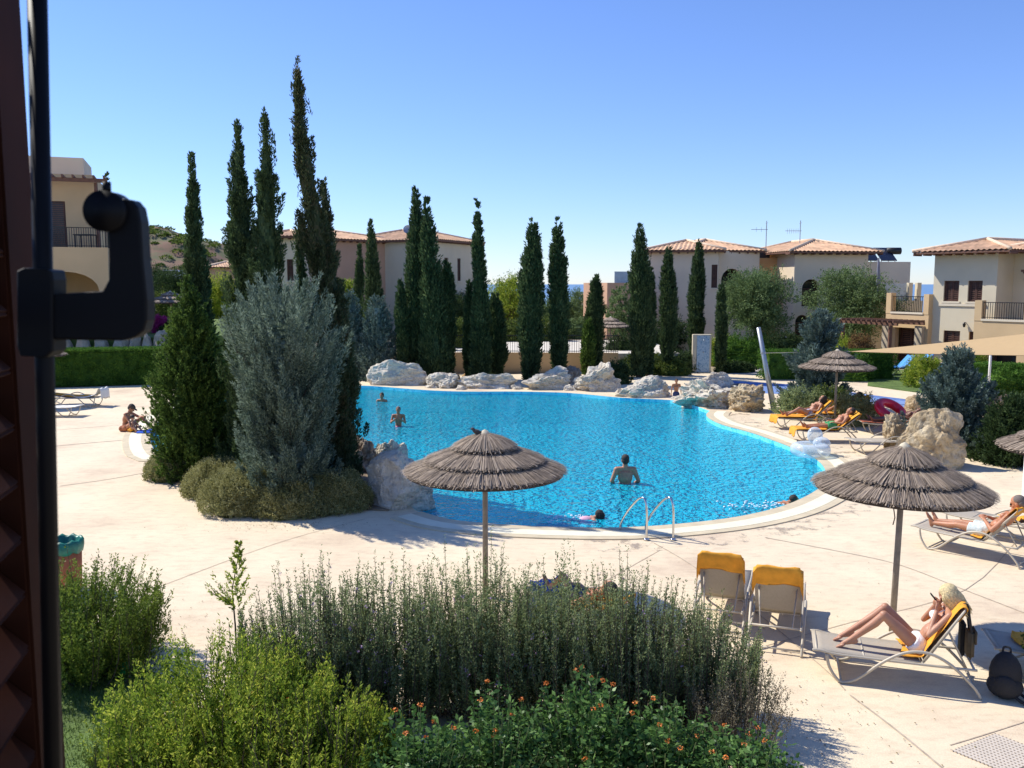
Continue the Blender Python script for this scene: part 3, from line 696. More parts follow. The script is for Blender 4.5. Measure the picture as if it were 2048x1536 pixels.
# two loungers seen from behind
ra = math.radians(113)
def back_lounger(px, py, label, tl, s, hd=65):
    bp0 = P(px, py); hdg = math.atan2(-.94, -.335)         # head towards the camera
    h = V(math.cos(hdg), math.sin(hdg), 0); t = lounger(bp0 - h * 1.80, hdg, label, back=62)
    cloth('pool_towel', t, [bp(t, .55, .03), bp(t, .9, .03), bp(t, 1.03, .025), bp(t, 1.06, -.015), bp(t, .98, -.05), bp(t, .72, -.06)], .70, .82, MATS['towel'], tl, group=TG, seed=s, fold=.014, dropl=1)
    return t
back_lounger(1549, 1308, 'lounger seen from behind, nearer the blonde sunbather, its raised back hung with an orange towel', 'orange towel folded over the raised lounger back nearer the blonde sunbather', 3)
back_lounger(1434, 1272, 'lounger seen from behind, next to the sage bushes, its back hung with an orange towel', 'orange towel folded over the raised lounger back next to the sage bush', 5)
# the man's lounger at the right edge and the empty one beyond it
ml = lounger(V(7.45, 15.8, 0), -.84, 'beige sling lounger at the right edge under the man in pale shorts', back=50)
cloth('pool_towel', ml, [(1.0, .375), (1.15, .37), bp(ml, .1, .03), bp(ml, .5, .035), bp(ml, .97, .035), bp(ml, 1.05, .0), bp(ml, .95, -.05)], .52, .6, MATS['towel'], 'orange towel behind the back of the man in pale shorts', group=TG, seed=6)
m2_ = lounger(V(8.4, 16.8, 0), -.80, 'empty beige lounger just beyond the man in pale shorts', back=14)
cloth('pool_towel', m2_, [(.95, .37), (1.2, .37), bp(m2_, .3, .02)], .5, .5, MATS['towel'], 'crumpled orange towel on the empty lounger beyond the man in pale shorts', group=TG, seed=7, fold=.04)
# the group by the pool under the far parasol
def far_l(foot, ang, label, back, tl=None, s=0, **k):
    t = lounger(P(*foot), ang, label, back=back, det=False, **k)
    if tl: cloth('pool_towel', t, [(-.10, .16), (-.06, .38), (.06, .39), (.5, .37), (1.1, .365), bp(t, .1, .03), bp(t, .5, .03), bp(t, .98, .03), bp(t, 1.07, -.01), bp(t, .8, -.06)], .6, .62, MATS['towel'] , tl, group=TG, seed=s, fold=.025)
    return t
f1 = far_l((1552, 856), .13, 'lounger with a yellow towel, leftmost of the group behind the far parasol pole', 42, 'yellow-orange towel along the leftmost lounger of the group by the far parasol', 1)
f2 = far_l((1590, 882), -.02, 'lounger nearest the pool in the group at the far parasol, covered by a yellow towel', 38, 'yellow-orange towel hanging over the foot of the lounger nearest the pool by the far parasol', 2)
f3 = far_l((1630, 849), .18, 'lounger farthest back in the group behind the far parasol pole', 45, 'bright yellow-orange towel on the farthest lounger behind the parasol pole', 3)
f4 = lounger(P(1700, 905), .10, 'empty grey-beige flat lounger beside the clear inflatable', back=6, det=False)
f5 = lounger(P(1722, 866), -.08, 'lounger with a rust-coloured towel beside the red swim ring', back=18, det=False)
cloth('pool_towel', f5, [(-.02, .38), (.5, .37), (1.15, .37), bp(f5, .3, .03), bp(f5, .98, .03)], .58, .6, MATS['towel_rust'], 'rust-red towel on the lounger beside the red swim ring', group=TG, seed=12)
# left of the trees, by the hedge
h1 = lounger(P(312, 766), PI + .12, 'empty grey lounger with a raised back against the clipped hedge', back=55, det=False)
h2 = lounger(P(372, 763), PI + .1, 'lounger with an orange towel over its back beside the clipped hedge and the first cypress', back=55, det=False)
cloth('pool_towel', h2, [bp(h2, .4, .03), bp(h2, .97, .03), bp(h2, 1.06, 0), bp(h2, .8, -.05)], .6, .6, MATS['towel'], 'orange towel over the lounger back next to the first cypress', group=TG, seed=13)
h3 = lounger(P(205, 812), PI - .03, 'lounger spread with a white sheet and orange towel at the left, beside the oval shadow', back=10, det=False, mt='white_cloth')
cloth('pool_towel', h3, [(.25, .40), (.7, .40), (1.15, .40), bp(h3, .9, .02)], .5, .5, MATS['towel'], 'orange towel laid along the white-sheeted lounger at the left', group=TG, seed=14)
cloth('white_sheet', h3, [(-.12, .28), (-.10, .62), (.0, .66), (.15, .45), (.5, .36), (.9, .385)], .66, .62, MATS['white_cloth'], 'white sheet gathered up over the foot of the left-hand lounger', 'sheet', seed=15, fold=.03)
h4 = lounger(P(160, 832), PI - .02, 'low white sun mattress frame in front of the white-sheeted lounger', back=4, det=False, mt='white_cloth')
h5 = lounger(P(95, 800), PI, 'lounger with an orange towel half hidden by the window rod', back=60, det=False)
cloth('pool_towel', h5, [bp(h5, .2, .03), bp(h5, .97, .03), bp(h5, 1.06, 0), bp(h5, .7, -.05)], .6, .6, MATS['towel'], 'orange towel on the lounger half hidden by the window rod', group=TG, seed=16)
# the one hidden behind the sage bush
cb = lounger(P(1092, 1218), -1.12, 'lounger glimpsed behind the sage bush with a yellow towel', back=30)
cloth('pool_towel', cb, [(.9, .37), (1.15, .37), bp(cb, .3, .03), bp(cb, .97, .04), bp(cb, 1.06, .0), bp(cb, .8, -.05)], .55, .6, MATS['towel'], 'yellow-orange towel glimpsed through the top of the sage bush', group=TG, seed=17)
cloth('pool_towel', cb, [(-.1, .3), (.0, .4), (.2, .46), (.4, .37)], .5, .5, MATS['towel_blue'], 'blue towel glimpsed through the top of the sage bush', group='blue towels', seed=18, fold=.04)
# terrace loungers by the right house, with sky-blue towels
tl_ = [V(XA(1762, 45.5), 45.5, 0), V(XA(1800, 46.3), 46.3, 0), V(XA(1850, 45.8), 45.8, 0)]
for q, lb in zip(tl_, ('leftmost', 'middle', 'right-hand')):
    t = lounger(q, .25, '%s lounger with a sky-blue towel outside the house on the right' % lb, back=45, det=False)
    cloth('pool_towel', t, [(.1, .39), (.6, .38), (1.1, .375), bp(t, .2, .03), bp(t, .97, .03), bp(t, 1.06, 0), bp(t, .7, -.06)], .66, .66, MATS['towel_sky'], 'sky-blue towel on the %s lounger outside the house on the right' % lb, group='sky-blue towels outside the house', seed=20, fold=.05)

# ------------------------------------------------------------------ pool things
lad = thing('pool_handrail', 'pair of curved chrome handrails at the near edge of the pool', 'handrail', P(1320, 1078))
for px in (1293, 1346):
    a = P(px, 1080); pth = smooth_curve([a, a + V(0, 0, .45), a + V(-.02, .03, .70), a + V(-.07, .10, .77), a + V(-.15, .22, .70), a + V(-.30, .45, .42), a + V(-.40, .60, .15), a + V(-.41, .62, -.02), a + V(-.41, .63, -.5)], 5)
    wobj('rail', MB().tube(pth, .021, 10), MATS['chrome'], lad, True)
    wobj('foot_plate', MB().lathe([(.055, .0), (.055, .028), (.02, .036)], 14, a), MATS['chrome'], lad, True)
def torus(m, c, R0, r, M=None, n=28, k=12, a0=0, a1=2 * PI):
    pts = [Vector(c) + ((M @ V(R0 * math.cos(2 * PI * i / n), R0 * math.sin(2 * PI * i / n), 0)) if M else V(R0 * math.cos(2 * PI * i / n), R0 * math.sin(2 * PI * i / n), 0)) for i in range(n)]
    return m.tube(pts, r, k, closed=True)
def clear():
    m, t, b = nodes('clear_vinyl'); b.inputs['Base Color'].default_value = (.80, .86, .90, 1); b.inputs['Roughness'].default_value = .12
    tr = t.nodes.new('ShaderNodeBsdfTransparent'); tr.inputs[0].default_value = (.88, .92, .95, 1)
    ms = t.nodes.new('ShaderNodeMixShader'); ly = t.nodes.new('ShaderNodeLayerWeight'); ly.inputs[0].default_value = .5
    mm = t.nodes.new('ShaderNodeMath'); mm.operation = 'MULTIPLY_ADD'; t.links.new(ly.outputs['Facing'], mm.inputs[0]); mm.inputs[1].default_value = .55; mm.inputs[2].default_value = .22
    t.links.new(mm.outputs[0], ms.inputs[0]); t.links.new(tr.outputs[0], ms.inputs[1]); t.links.new(b.outputs[0], ms.inputs[2])
    t.links.new(ms.outputs[0], t.nodes['Material Output'].inputs[0]); MATS['clear_vinyl'] = m
clear()
ci = P(1620, 912); it = thing('inflatable_chair', 'clear silvery inflatable pool chair standing on the pool edge', 'inflatable', ci)
m = MB(); torus(m, (0, 0, .18), .36, .18); obj('ring_tube', m, MATS['clear_vinyl'], it, True)
obj('backrest', MB().ell((.22, .30, .52), (.22, .15, .24), Matrix.Rotation(-.25, 3, 'X')), MATS['clear_vinyl'], it, True)
obj('headrest', MB().ell((.34, .10, .34), (.24, .22, .17)), MATS['clear_vinyl'], it, True)
rl = P(1786, 858) + V(-.02, .2, .58); m = MB(); M_ = Matrix.Rotation(.55, 3, 'X') @ Matrix.Rotation(.25, 3, 'Y'); torus(m, (0, 0, 0), .40, .15, M_)
solo('swim_ring', m, MATS['water_toy_red'], rl, 'bright red inflatable ring leaning by the boulder above the rust towel', 'swim ring', smooth=True)
m = MB(); torus(m, (0, 0, .13), .34, .13); solo('swim_ring', m, MATS['rubber_black'], P(1482, 780), 'black rubber ring lying beside the rocks at the paddling pool', 'swim ring', smooth=True)
# backpack on the deck
bk = thing('backpack', 'black backpack slumped on the deck at the right edge', 'backpack', P(2008, 1392), -.5)
m = MB().ell((0, 0, .26), (.17, .13, .27)); m.ell((0, -.03, .14), (.19, .15, .15)); obj('body', m, MATS['black_cloth'], bk, True)
obj('pocket', MB().ell((.0, -.12, .17), (.12, .06, .12)), MATS['black_cloth'], bk, True)
obj('strap', MB().tube(smooth_curve([(.08, .05, .1), (.22, -.03, .03), (.27, -.14, .02), (.18, -.16, .03), (.1, -.1, .06)], 5), .018, 6), MATS['black_cloth'], bk, True)
obj('handle', MB().tube(smooth_curve([(-.04, .02, .5), (-.03, .02, .57), (.03, .02, .57), (.04, .02, .5)], 4), .012, 6), MATS['black_cloth'], bk, True)
# bag hanging from the sunbather's backrest
bx, bz, hx = BK[wl.name]; hb = thing('shoulder_bag', "dark olive bag hanging from the top of the blonde sunbather's lounger", 'bag', wl.location, wl.rotation_euler.z)
olive = mat('bag_olive', (.10, .075, .04), .85, var=.2, bmp=.4)
obj('pouch', MB().rbox((bx + .10, -.12, bz - .42), (.07, .24, .34), r=.03), olive, hb, True)
obj('flap', MB().rbox((bx + .145, -.12, bz - .33), (.02, .22, .16), r=.008), olive, hb, True)
for s in (-.2, -.04): obj('strap', MB().tube(smooth_curve([(bx + .1, s, bz - .28), (bx + .07, s, bz - .1), (bx + .04, s * .9, bz + .045), (bx - .03, s * .9, bz + .03)], 4), .012, 6), MATS['black_cloth'], hb, True)
m = MB().rbox((bx + .06, .1, bz - .45), (.05, .2, .42), r=.02); tag(obj('garment', m, MATS['black_cloth'], None, True), "dark garment hanging behind the blonde sunbather's backrest beside the olive bag", 'garment')
o = S.objects['garment']; o.location = wl.location; o.rotation_euler = wl.rotation_euler
# bin with green liner, football
bn = thing('litter_bin', 'rust-brown litter bin with a green bag lining behind the left bush', 'bin', P(133, 1180), sc=.93)
obj('drum', MB().lathe([(.24, 0), (.27, .8), (.25, .8), (.22, .1)], 24), MATS['rust_box'], bn, True)
v = MB(); v.lathe([(.285, .66), (.30, .74), (.30, .84), (.27, .875), (.24, .84), (.22, .6)], 30)
v.v = [(x * (1 + .04 * math.sin(13 * math.atan2(y, x))), y * (1 + .04 * math.sin(13 * math.atan2(y, x))), z + .022 * math.sin(9 * math.atan2(y, x) + z * 30)) for x, y, z in v.v]
obj('bag_liner', v, MATS['green_plastic'], bn, True)
solo('ball', MB().ell((0, 0, .10), (.10, .10, .10)), MATS['ball_green'], P(248, 1350), 'bright green ball on the grass in the shade of the left bush', 'ball', smooth=True)
# leaning sail post, sail and rope, second sail post
post0 = P(1549, 824); post1 = PD(1517, 655, post0.y)
sp = thing('sail_post', 'leaning grey steel post holding the shade sail rope by the rocks', 'post', post0)
wobj('shaft', MB().tube([post0, post1], [.11, .075], 14), MATS['steel_pole'], sp, True)
wobj('base_plate', MB().lathe([(.17, 0), (.17, .03), (.12, .04)], 14, post0), MATS['steel_pole'], sp)
sapex = PD(1700, 703, 36.0)
wobj('rope', MB().tube([post0.lerp(post1, .70), sapex], .012, 6), mat('rope', (.6, .55, .4), .9), sp)
wobj('bracket', MB().rbox(post0.lerp(post1, .70), (.16, .16, .08), r=.01), MATS['steel_pole'], sp)
sa = [sapex, PD(2160, 655, 34), PD(2200, 712, 27)]; m = MB(); N = 16; vs = []; fs = []
for i in range(N + 1):
    for j in range(i + 1):
        u = i / N; v_ = j / i if i else 0; q = sa[0].lerp(sa[1].lerp(sa[2], v_), u); q = q + V(0, 0, -.55 * u * (1 - u) * (.25 + v_ * (1 - v_) * 2)); vs.append(tuple(q))
ix = lambda i, j: i * (i + 1) // 2 + j
for i in range(N):
    for j in range(i + 1):
        fs.append((ix(i, j), ix(i + 1, j), ix(i + 1, j + 1)))
        if j < i: fs.append((ix(i, j), ix(i + 1, j + 1), ix(i, j + 1)))
m.add(vs, fs); k = len(vs); m.add([(a, b, c - .012) for a, b, c in vs], [f[::-1] for f in fs])
o = wobj('shade_sail', m, MATS['sail'], None, True, False); tag(o, 'sand-coloured triangular shade sail stretched in front of the house on the right', 'shade sail')
q = V(XA(1976, 36.5), 36.5, 0); sp2 = thing('sail_post', 'thin white upright post under the shade sail at the right', 'post', q)
obj('shaft', MB().lathe([(.05, 0), (.05, 2.05), (0, 2.08)], 10), MATS['white_paint'], sp2, True); obj('base_plate', MB().lathe([(.12, 0), (.12, .03), (.06, .05)], 10), MATS['white_paint'], sp2)
# shower wall with blue mosaic
sw = thing('shower_wall', 'free-standing cream slab faced with blue mosaic beyond the rocks', 'shower', V(XA(1402, 47), 47, 0), -.1)
def mosaic():
    m, t, b = nodes('mosaic'); b.inputs['Roughness'].default_value = .25
    v = tex(t, 'ShaderNodeTexVoronoi', 14); t.links.new(ramp(t, v.outputs['Color'], [(.1, (.05, .14, .26)), (.6, (.14, .28, .42)), (.95, (.38, .52, .60))]), b.inputs['Base Color']); return m
obj('slab', MB().rbox((0, 0, 1.0), (.98, .42, 2.04), r=.02), MATS['plaster_cream'], sw); obj('mosaic_panel', MB().rbox((.06, -.225, 1.0), (.66, .03, 1.92), r=.004), mosaic(), sw)
obj('shower_head', MB().tube(smooth_curve([(.06, -.24, 1.75), (.06, -.36, 1.8), (.06, -.42, 1.74)], 4), .018, 8).lathe([(.05, 0), (.06, -.02), (0, -.02)], 10, (.06, -.42, 1.74)), MATS['chrome'], sw, True)
obj('tap', MB().tube([(.06, -.24, 1.1), (.06, -.30, 1.1)], .03, 8), MATS['chrome'], sw, True)
# white round pillar at the right edge
wp = V(XA(2066, 19.3), 19.3, 0); solo('white_pillar', MB().lathe([(.22, 0), (.22, .9), (.25, .92), (.25, .98), (.1, 1.05), (0, 1.06)], 20), MATS['white_paint'], wp, 'white rounded pillar cut by the right edge of the frame', 'pillar', smooth=False)

# ------------------------------------------------------------------ rocks
def rock(loc, size, seed, m, label, rz=0.0, cuts=13, rough=.16, sub=5, group='boulders round the pool', flat=.0, tilt=0.0):
    rng = random.Random(seed); bm = bmesh.new(); bmesh.ops.create_icosphere(bm, subdivisions=sub, radius=1)
    pl = []
    for _ in range(cuts):
        n_ = Vector((rng.gauss(0, 1), rng.gauss(0, 1), rng.gauss(.2, .7))).normalized(); pl.append((n_, rng.uniform(.48, .80)))
    off = Vector((seed * 3.1, seed * 1.7, 0))
    for v in bm.verts:
        q = v.co.copy()
        for n_, d_ in pl:
            e = q.dot(n_) - d_
            if e > 0: q -= n_ * e * .95
        nn = noise.fractal(q * 2.2 + off, 0.7, 2.1, 6) * rough + noise.turbulence(q * 3.2 + off, 4, False) * rough * .55 - rough * .3
        # pitted, weathered limestone: sharp grooves
        c = noise.cell(q * 3 + off) * .0
        r_ = abs(noise.noise(q * 5.5 + off)) ; nn -= max(0, .08 - r_) * rough * 5
        q += v.normal * nn; q.z = max(q.z, -.62); v.co = Vector((q.x * size[0] / 2, q.y * size[1] / 2, (q.z + .55) * size[2] / 1.45))
    me = bpy.data.meshes.new('boulder'); bm.to_mesh(me); bm.free(); me.materials.append(MATS[m])
    o = link('boulder', me); o.location = loc; o.rotation_euler = (0, tilt, rz); return tag(o, label, 'boulder', group)
def prock(x0, x1, ytop, ybase, depth, seed, m, label, rz=0., z0=-.15, **k):
    b = P((x0 + x1) / 2, ybase, z0); zc = b.y + depth * .35; w_ = (x1 - x0) / F * (zc * CP + H * SP); h = ZA(ytop, zc + depth * .1) - z0
    return rock(V(b.x * zc / b.y, zc, z0 - .08), (w_ * 1.2, depth, h * 1.22 + .08), seed, m, label, rz, **k)
prock(745, 862, 728, 778, 2.2, 1, 'rock_white', 'big smooth white boulder at the far-left corner of the pool', rough=.10)
prock(848, 930, 753, 783, 1.5, 2, 'rock_white', 'low pitted white rock, second from the left along the far pool edge')
prock(922, 1042, 751, 785, 1.7, 3, 'rock_white', 'long low white rock in front of the tall slim cypress at the far pool edge')
prock(1030, 1150, 742, 787, 1.8, 4, 'rock_white', 'pointed pale rock in the middle of the far pool edge')
prock(1105, 1175, 733, 768, 1.4, 5, 'rock_brown', 'brownish rock tucked behind the far edge rocks beside the wedge-shaped boulder', z0=0.)
prock(1140, 1248, 730, 791, 2.0, 6, 'rock_white', 'tall wedge-shaped white boulder at the far pool edge')
prock(1236, 1352, 758, 803, 1.9, 7, 'rock_white', 'slanting white boulder next to the child at the far pool edge', rough=.12)
prock(1352, 1480, 762, 824, 2.4, 8, 'rock_white', 'large rough white rock at the corner where the pool bends right', rough=.22)
prock(1395, 1470, 742, 775, 1.5, 9, 'rock_white', 'white rock behind the large rough rock beside the black swim ring', z0=0.)
prock(1452, 1542, 776, 824, 1.6, 10, 'rock_gold', 'golden-brown rock at the foot of the leaning post', rough=.2, z0=0.)
prock(1778, 1940, 826, 940, 1.9, 11, 'rock_gold', 'tall craggy golden boulder behind the right-hand parasol', z0=0., rough=.10, cuts=18)
prock(1752, 1832, 842, 905, 1.1, 12, 'rock_gold', 'smaller golden rock leaning on the left of the tall craggy boulder', z0=0.)
prock(1800, 1862, 800, 838, 1.2, 13, 'rock_gold', 'pale golden rock behind the red swim ring', z0=0.)
prock(1975, 2060, 795, 835, 1.6, 14, 'rock_brown', 'grey-brown rock at the right edge behind the shrubby conifer', z0=0.)
prock(1690, 1760, 808, 840, 1.0, 19, 'rock_gold', 'low sunlit rock between the parasol group and the red ring', z0=0.)
prock(728, 890, 925, 1040, 1.9, 15, 'rock_white', 'large grey-white boulder at the near corner of the planting bed in the pool', z0=-.2, rough=.09)
prock(745, 820, 888, 960, 1.2, 16, 'rock_white', 'upper pale boulder behind the large one at the end of the planting bed', z0=-.1)
prock(690, 760, 888, 950, .9, 17, 'rock_brown', 'brown overhanging rock between the blue juniper and the pale boulder', z0=-.05, rough=.25)
prock(755, 812, 970, 1040, .7, 18, 'rock_white', 'small pale rock at the foot of the large boulder at the planting bed', z0=-.2)
for i, (x0, x1, yt, yb) in enumerate(((850, 880, 768, 783), (905, 940, 770, 786), (1020, 1050, 768, 786), (1128, 1160, 772, 789), (1228, 1252, 775, 797), (1335, 1362, 790, 806))):
    prock(x0, x1, yt, yb, .8, 70 + i, 'rock_white', 'small %s wedged at the waterline, %s' % (('pale stone', 'right of the big smooth boulder') if i == 0 else ('white stone', ['', 'before the long low rock', 'between the long low and the pointed rock', 'between the pointed and the wedge-shaped rock', 'between the wedge-shaped and the slanting boulder', 'beside the standing child'][i])), rough=.12, sub=4)
for i, (x0, x1, yt, yb) in enumerate(((688, 742, 725, 750), (738, 800, 735, 757), (880, 925, 738, 760), (925, 990, 738, 757))):
    prock(x0, x1, yt, yb, .9, 30 + i, 'stone_orange', ['squared orange stone block, leftmost behind the far pool edge', 'orange stone block behind the big smooth white boulder', 'short orange stone block between the paired cypresses and the slim one', 'orange stone block behind the long low white rock'][i], group='orange stone blocks behind the pool', z0=0., cuts=18, rough=.07)
# retaining wall boulders on the left
rw = [(78, 118), (112, 152), (150, 190), (186, 226), (222, 262), (258, 288), (284, 312), (308, 345), (340, 372)]
nm = ['leftmost', 'second', 'third', 'fourth', 'middle', 'sixth', 'seventh', 'eighth', 'rightmost']
for i, (x0, x1) in enumerate(rw):
    w_ = (x1 - x0) / F * 44.5
    rock(V(XA((x0 + x1) / 2, 44.3), 44.3, .55), (w_ * 1.15, 1.1, 2.0), 50 + i, 'stone', '%s big squared stone of the retaining wall behind the clipped hedge, counted from the left' % nm[i], cuts=20, rough=.07, sub=4, group='retaining wall stones')
# ------------------------------------------------------------------ people
def remesh(name, mb, m, parent, vox, sm=3, scale=1.0):
    me = raw('tmp', mb.v, mb.f, m); o = bpy.data.objects.new('tmp', me); COL.objects.link(o)
    r = o.modifiers.new('r', 'REMESH'); r.mode = 'VOXEL'; r.voxel_size = vox; r.use_smooth_shade = True
    s_ = o.modifiers.new('s', 'SMOOTH'); s_.factor = .5; s_.iterations = sm
    dg_ = bpy.context.evaluated_depsgraph_get(); dg_.update()
    me2 = bpy.data.meshes.new_from_object(o.evaluated_get(dg_)); bpy.data.objects.remove(o); bpy.data.meshes.remove(me)
    me2.name = name; me2.materials.clear(); me2.materials.append(m)
    me2.polygons.foreach_set('use_smooth', [True] * len(me2.polygons))
    return link(name, me2, parent)
def basis(f, up=V(0, 0, 1)):
    f = Vector(f).normalized(); s_ = Vector(up).cross(f)
    s_ = s_.normalized() if s_.length > 1e-3 else V(0, 1, 0)
    return Matrix((f, s_, f.cross(s_))).transposed()           # columns: forward, left, up
def head(mb, c, f, up=V(0, 0, 1), k=1.0):
    B = basis(f, up); T = lambda x, y, z: Vector(c) + B @ V(x, y, z) * k
    mb.ell(T(-.005, 0, .025), (.098 * k, .076 * k, .098 * k), B); mb.ell(T(.018, 0, -.045), (.074 * k, .06 * k, .078 * k), B)
    mb.ell(T(.068, 0, -.088), (.026 * k, .03 * k, .022 * k), B)                 # chin
    mb.cone(T(.088, 0, .015), T(.113, 0, -.024), .009 * k, .016 * k, 8)              # nose
    mb.cone(T(.082, -.022, -.058), T(.082, .022, -.058), .010 * k, .010 * k, 8)      # lips
    mb.cone(T(.080, -.045, .032), T(.080, .045, .032), .014 * k, .014 * k, 8)         # brow
    for s in (-1, 1):
        mb.ell(T(-.005, s * .078, -.012), (.02 * k, .009 * k, .032 * k), B)
        mb.ell(T(.055, s * .038, -.025), (.03 * k, .022 * k, .025 * k), B)
def eyes(c, f, up, k, m, parent):
    B = basis(f, up); e = MB()
    for s in (-1, 1): e.ell(Vector(c) + B @ V(.086, s * .031, .004) * k, (.008 * k, .013 * k, .008 * k), B, 8, 6)
    return obj('eyes', e, m, parent, True)
def hand(mb, wr, d, palm, k=1.0, curl=.5, thumb=1):
    # d: direction of the hand from the wrist, palm: the way the palm faces
    d = Vector(d).normalized(); p = (Vector(palm) - d * Vector(palm).dot(d)).normalized(); s_ = d.cross(p); wr = Vector(wr)
    B = Matrix((d, s_, p)).transposed()
    mb.ell(wr + d * .05 * k, (.055 * k, .041 * k, .017 * k), B)
    for i, (o, L) in enumerate(((-.030, .068), (-.010, .078), (.011, .072), (.030, .056))):
        a = wr + (d * .088 + s_ * o) * k; c1_ = curl * (0.8 + .12 * i)
        d1 = d * math.cos(c1_ * .6) + p * math.sin(c1_ * .6); d2 = d * math.cos(c1_ * 1.6) + p * math.sin(c1_ * 1.6)
        b = a + d1 * L * .5 * k; mb.cone(a - d * .02 * k, b, .0095 * k, .0088 * k, 8); mb.cone(b, b + d2 * L * .5 * k, .0088 * k, .0075 * k, 8)
    a = wr + (d * .03 - s_ * .033 * thumb) * k; b = a + (d * .6 - s_ * .75 * thumb + p * .25).normalized() * .036 * k
    mb.cone(a, b, .0125 * k, .0105 * k, 8); mb.cone(b, b + (d * .85 - s_ * .3 * thumb + p * .4).normalized() * .032 * k, .0105 * k, .0085 * k, 8)
def foot(mb, an, toe, k=1.0, up=V(0, 0, 1), fat=1.0):
    an = Vector(an); toe = Vector(toe); d = (toe - an).normalized(); B = basis(d, up)
    heel = an - B @ V(.035, 0, .035) * k
    mb.cone(heel, an + B @ V(.06, 0, -.03) * k, .033 * k, .034 * k, 10); mb.cone(an, an + B @ V(.12, 0, -.045) * k, .034 * k, .028 * k, 10)
    for i, (y, L, r) in enumerate(((.028, .195, .014), (.010, .19, .0115), (-.006, .182, .0105), (-.02, .172, .01), (-.032, .158, .0095))):
        mb.cone(an + B @ V(.11, y * .8, -.05) * k, an + B @ V(L, y, -.062) * k, r * 1.25 * k, r * k, 8)
def body(name, J, m, parent, k=1.0, fem=False, bulk=1.0, vox=.012, curl=.6, legs=True, arms=True):
    # J: joints in the parent's frame; the whole figure is merged into one continuous surface
    j = {a: Vector(b) for a, b in J.items() if isinstance(b, (tuple, Vector))}; mb = MB(); q = bulk * k
    side = (j['shL'] - j['shR']).normalized(); sp = (j['neck'] - j['pel']).normalized(); fw = side.cross(sp).normalized()
    if J.get('flip'): fw = -fw
    B = Matrix((fw, side, sp)).transposed(); pel, che, nek = j['pel'], j['che'], j['neck']
    wai = (pel + che) / 2 + fw * .0
    mb.ell(pel, (.105 * q, (.155 if fem else .15) * q, .11 * q), B); mb.ell(wai, (.085 * q, (.112 if fem else .13) * q, .14 * k), B)
    mb.ell(che, (.105 * q, (.128 if fem else .155) * q, .16 * k), B); mb.ell(che + sp * .09 * k, (.085 * q, (.135 if fem else .17) * q, .09 * k), B)
    for s, sh in ((1, j['shL']), (-1, j['shR'])):
        mb.cone(nek - sp * .03 * k, sh, .045 * q, (.046 if fem else .058) * q)
        if fem: mb.ell(che + fw * .085 * k + side * s * .07 * k + sp * .015 * k, (.05 * k, .058 * k, .055 * k), B)
        else: mb.ell(che + fw * .07 * k + side * s * .075 * k + sp * .05 * k, (.05 * k, .075 * k, .055 * k), B)
        mb.ell(pel - fw * .05 * k + side * s * .075 * k - sp * .03 * k, (.085 * q, .085 * q, .09 * q), B)
    mb.cone(nek - sp * .04 * k, j['head'] - (j['head'] - nek) * .25, (.05 if fem else .06) * k, (.048 if fem else .057) * k)
    head(mb, j['head'], J['face'], J.get('hup', V(0, 0, 1)), k * 1.06)
    if arms:
        for s in 'LR':
            sh, el, ha = j['sh' + s], j['el' + s], j['ha' + s]
            mb.cone(sh, el, (.045 if fem else .055) * q, (.034 if fem else .041) * q); mb.cone(el, el.lerp(ha, .35), .035 * q, (.034 if fem else .04) * q); mb.cone(el.lerp(ha, .3), ha, (.034 if fem else .04) * q, .024 * k)
            hd = J.get('hd' + s, (ha - el)); hand(mb, ha, hd, J.get('pm' + s, fw), k, curl, 1 if s == 'L' else -1)
    if legs:
        for s in 'LR':
            hi, kn, an, to = j['hi' + s], j['kn' + s], j['an' + s], j['to' + s]
            mb.cone(hi, hi.lerp(kn, .5), .088 * q, .076 * q, 14); mb.cone(hi.lerp(kn, .45), kn, .078 * q, .054 * q, 14); mb.ell(kn, (.054 * q,) * 3)
            bk_ = (an - kn).normalized(); kk = (hi - kn).normalized(); nn = (kk - bk_ * kk.dot(bk_)); nn = nn.normalized() if nn.length > .05 else -fw
            cf = kn.lerp(an, .3) + nn * .014 * k
            mb.cone(kn, cf, .05 * q, .056 * q, 14); mb.cone(cf, an, .056 * q, .034 * k, 14); foot(mb, an, to, k, J.get('fup', V(0, 0, 1)))
    return remesh(name, mb, m, parent, vox), (B, fw, side, sp)
def hair(c, f, up, k, m, parent, long=0.0, short=True):
    B = basis(f, up); h = MB(); T = lambda x, y, z: Vector(c) + B @ V(x, y, z) * k
    h.ell(T(-.022, 0, .045), (.098 * k, .087 * k, .088 * k), B, 18, 12); h.ell(T(-.045, 0, -.005), (.07 * k, .082 * k, .085 * k), B, 18, 12)
    if long:
        rng = random.Random(5)
        for i in range(120):
            a = PI * (.28 + 1.44 * i / 119); r0 = .085 * k
            p = [T(-.01 + math.cos(a) * .06, math.sin(a) * .07, .08), T(math.cos(a) * .105, math.sin(a) * .092, .02), T(math.cos(a) * .105 - .01, math.sin(a) * .10, -.07), T(math.cos(a) * .095 - .015 + rng.gauss(0, .008), math.sin(a) * .10 + rng.gauss(0, .008), -.07 - long * rng.uniform(.5, 1))]
            p = [x + V(rng.gauss(0, .005), rng.gauss(0, .005), 0) for x in p]; h.tube(smooth_curve(p, 4), [.007 * k, .008 * k, .009 * k, .010 * k, .010 * k, .010 * k, .010 * k, .009 * k, .009 * k, .008 * k, .007 * k, .005 * k, .002 * k][:13], 5)
    return obj('hair', h, m, parent, True)
dk = mat('eye_dark', (.02, .015, .012), .3); skin = MATS['skin']; tan = MATS['skin_tan']
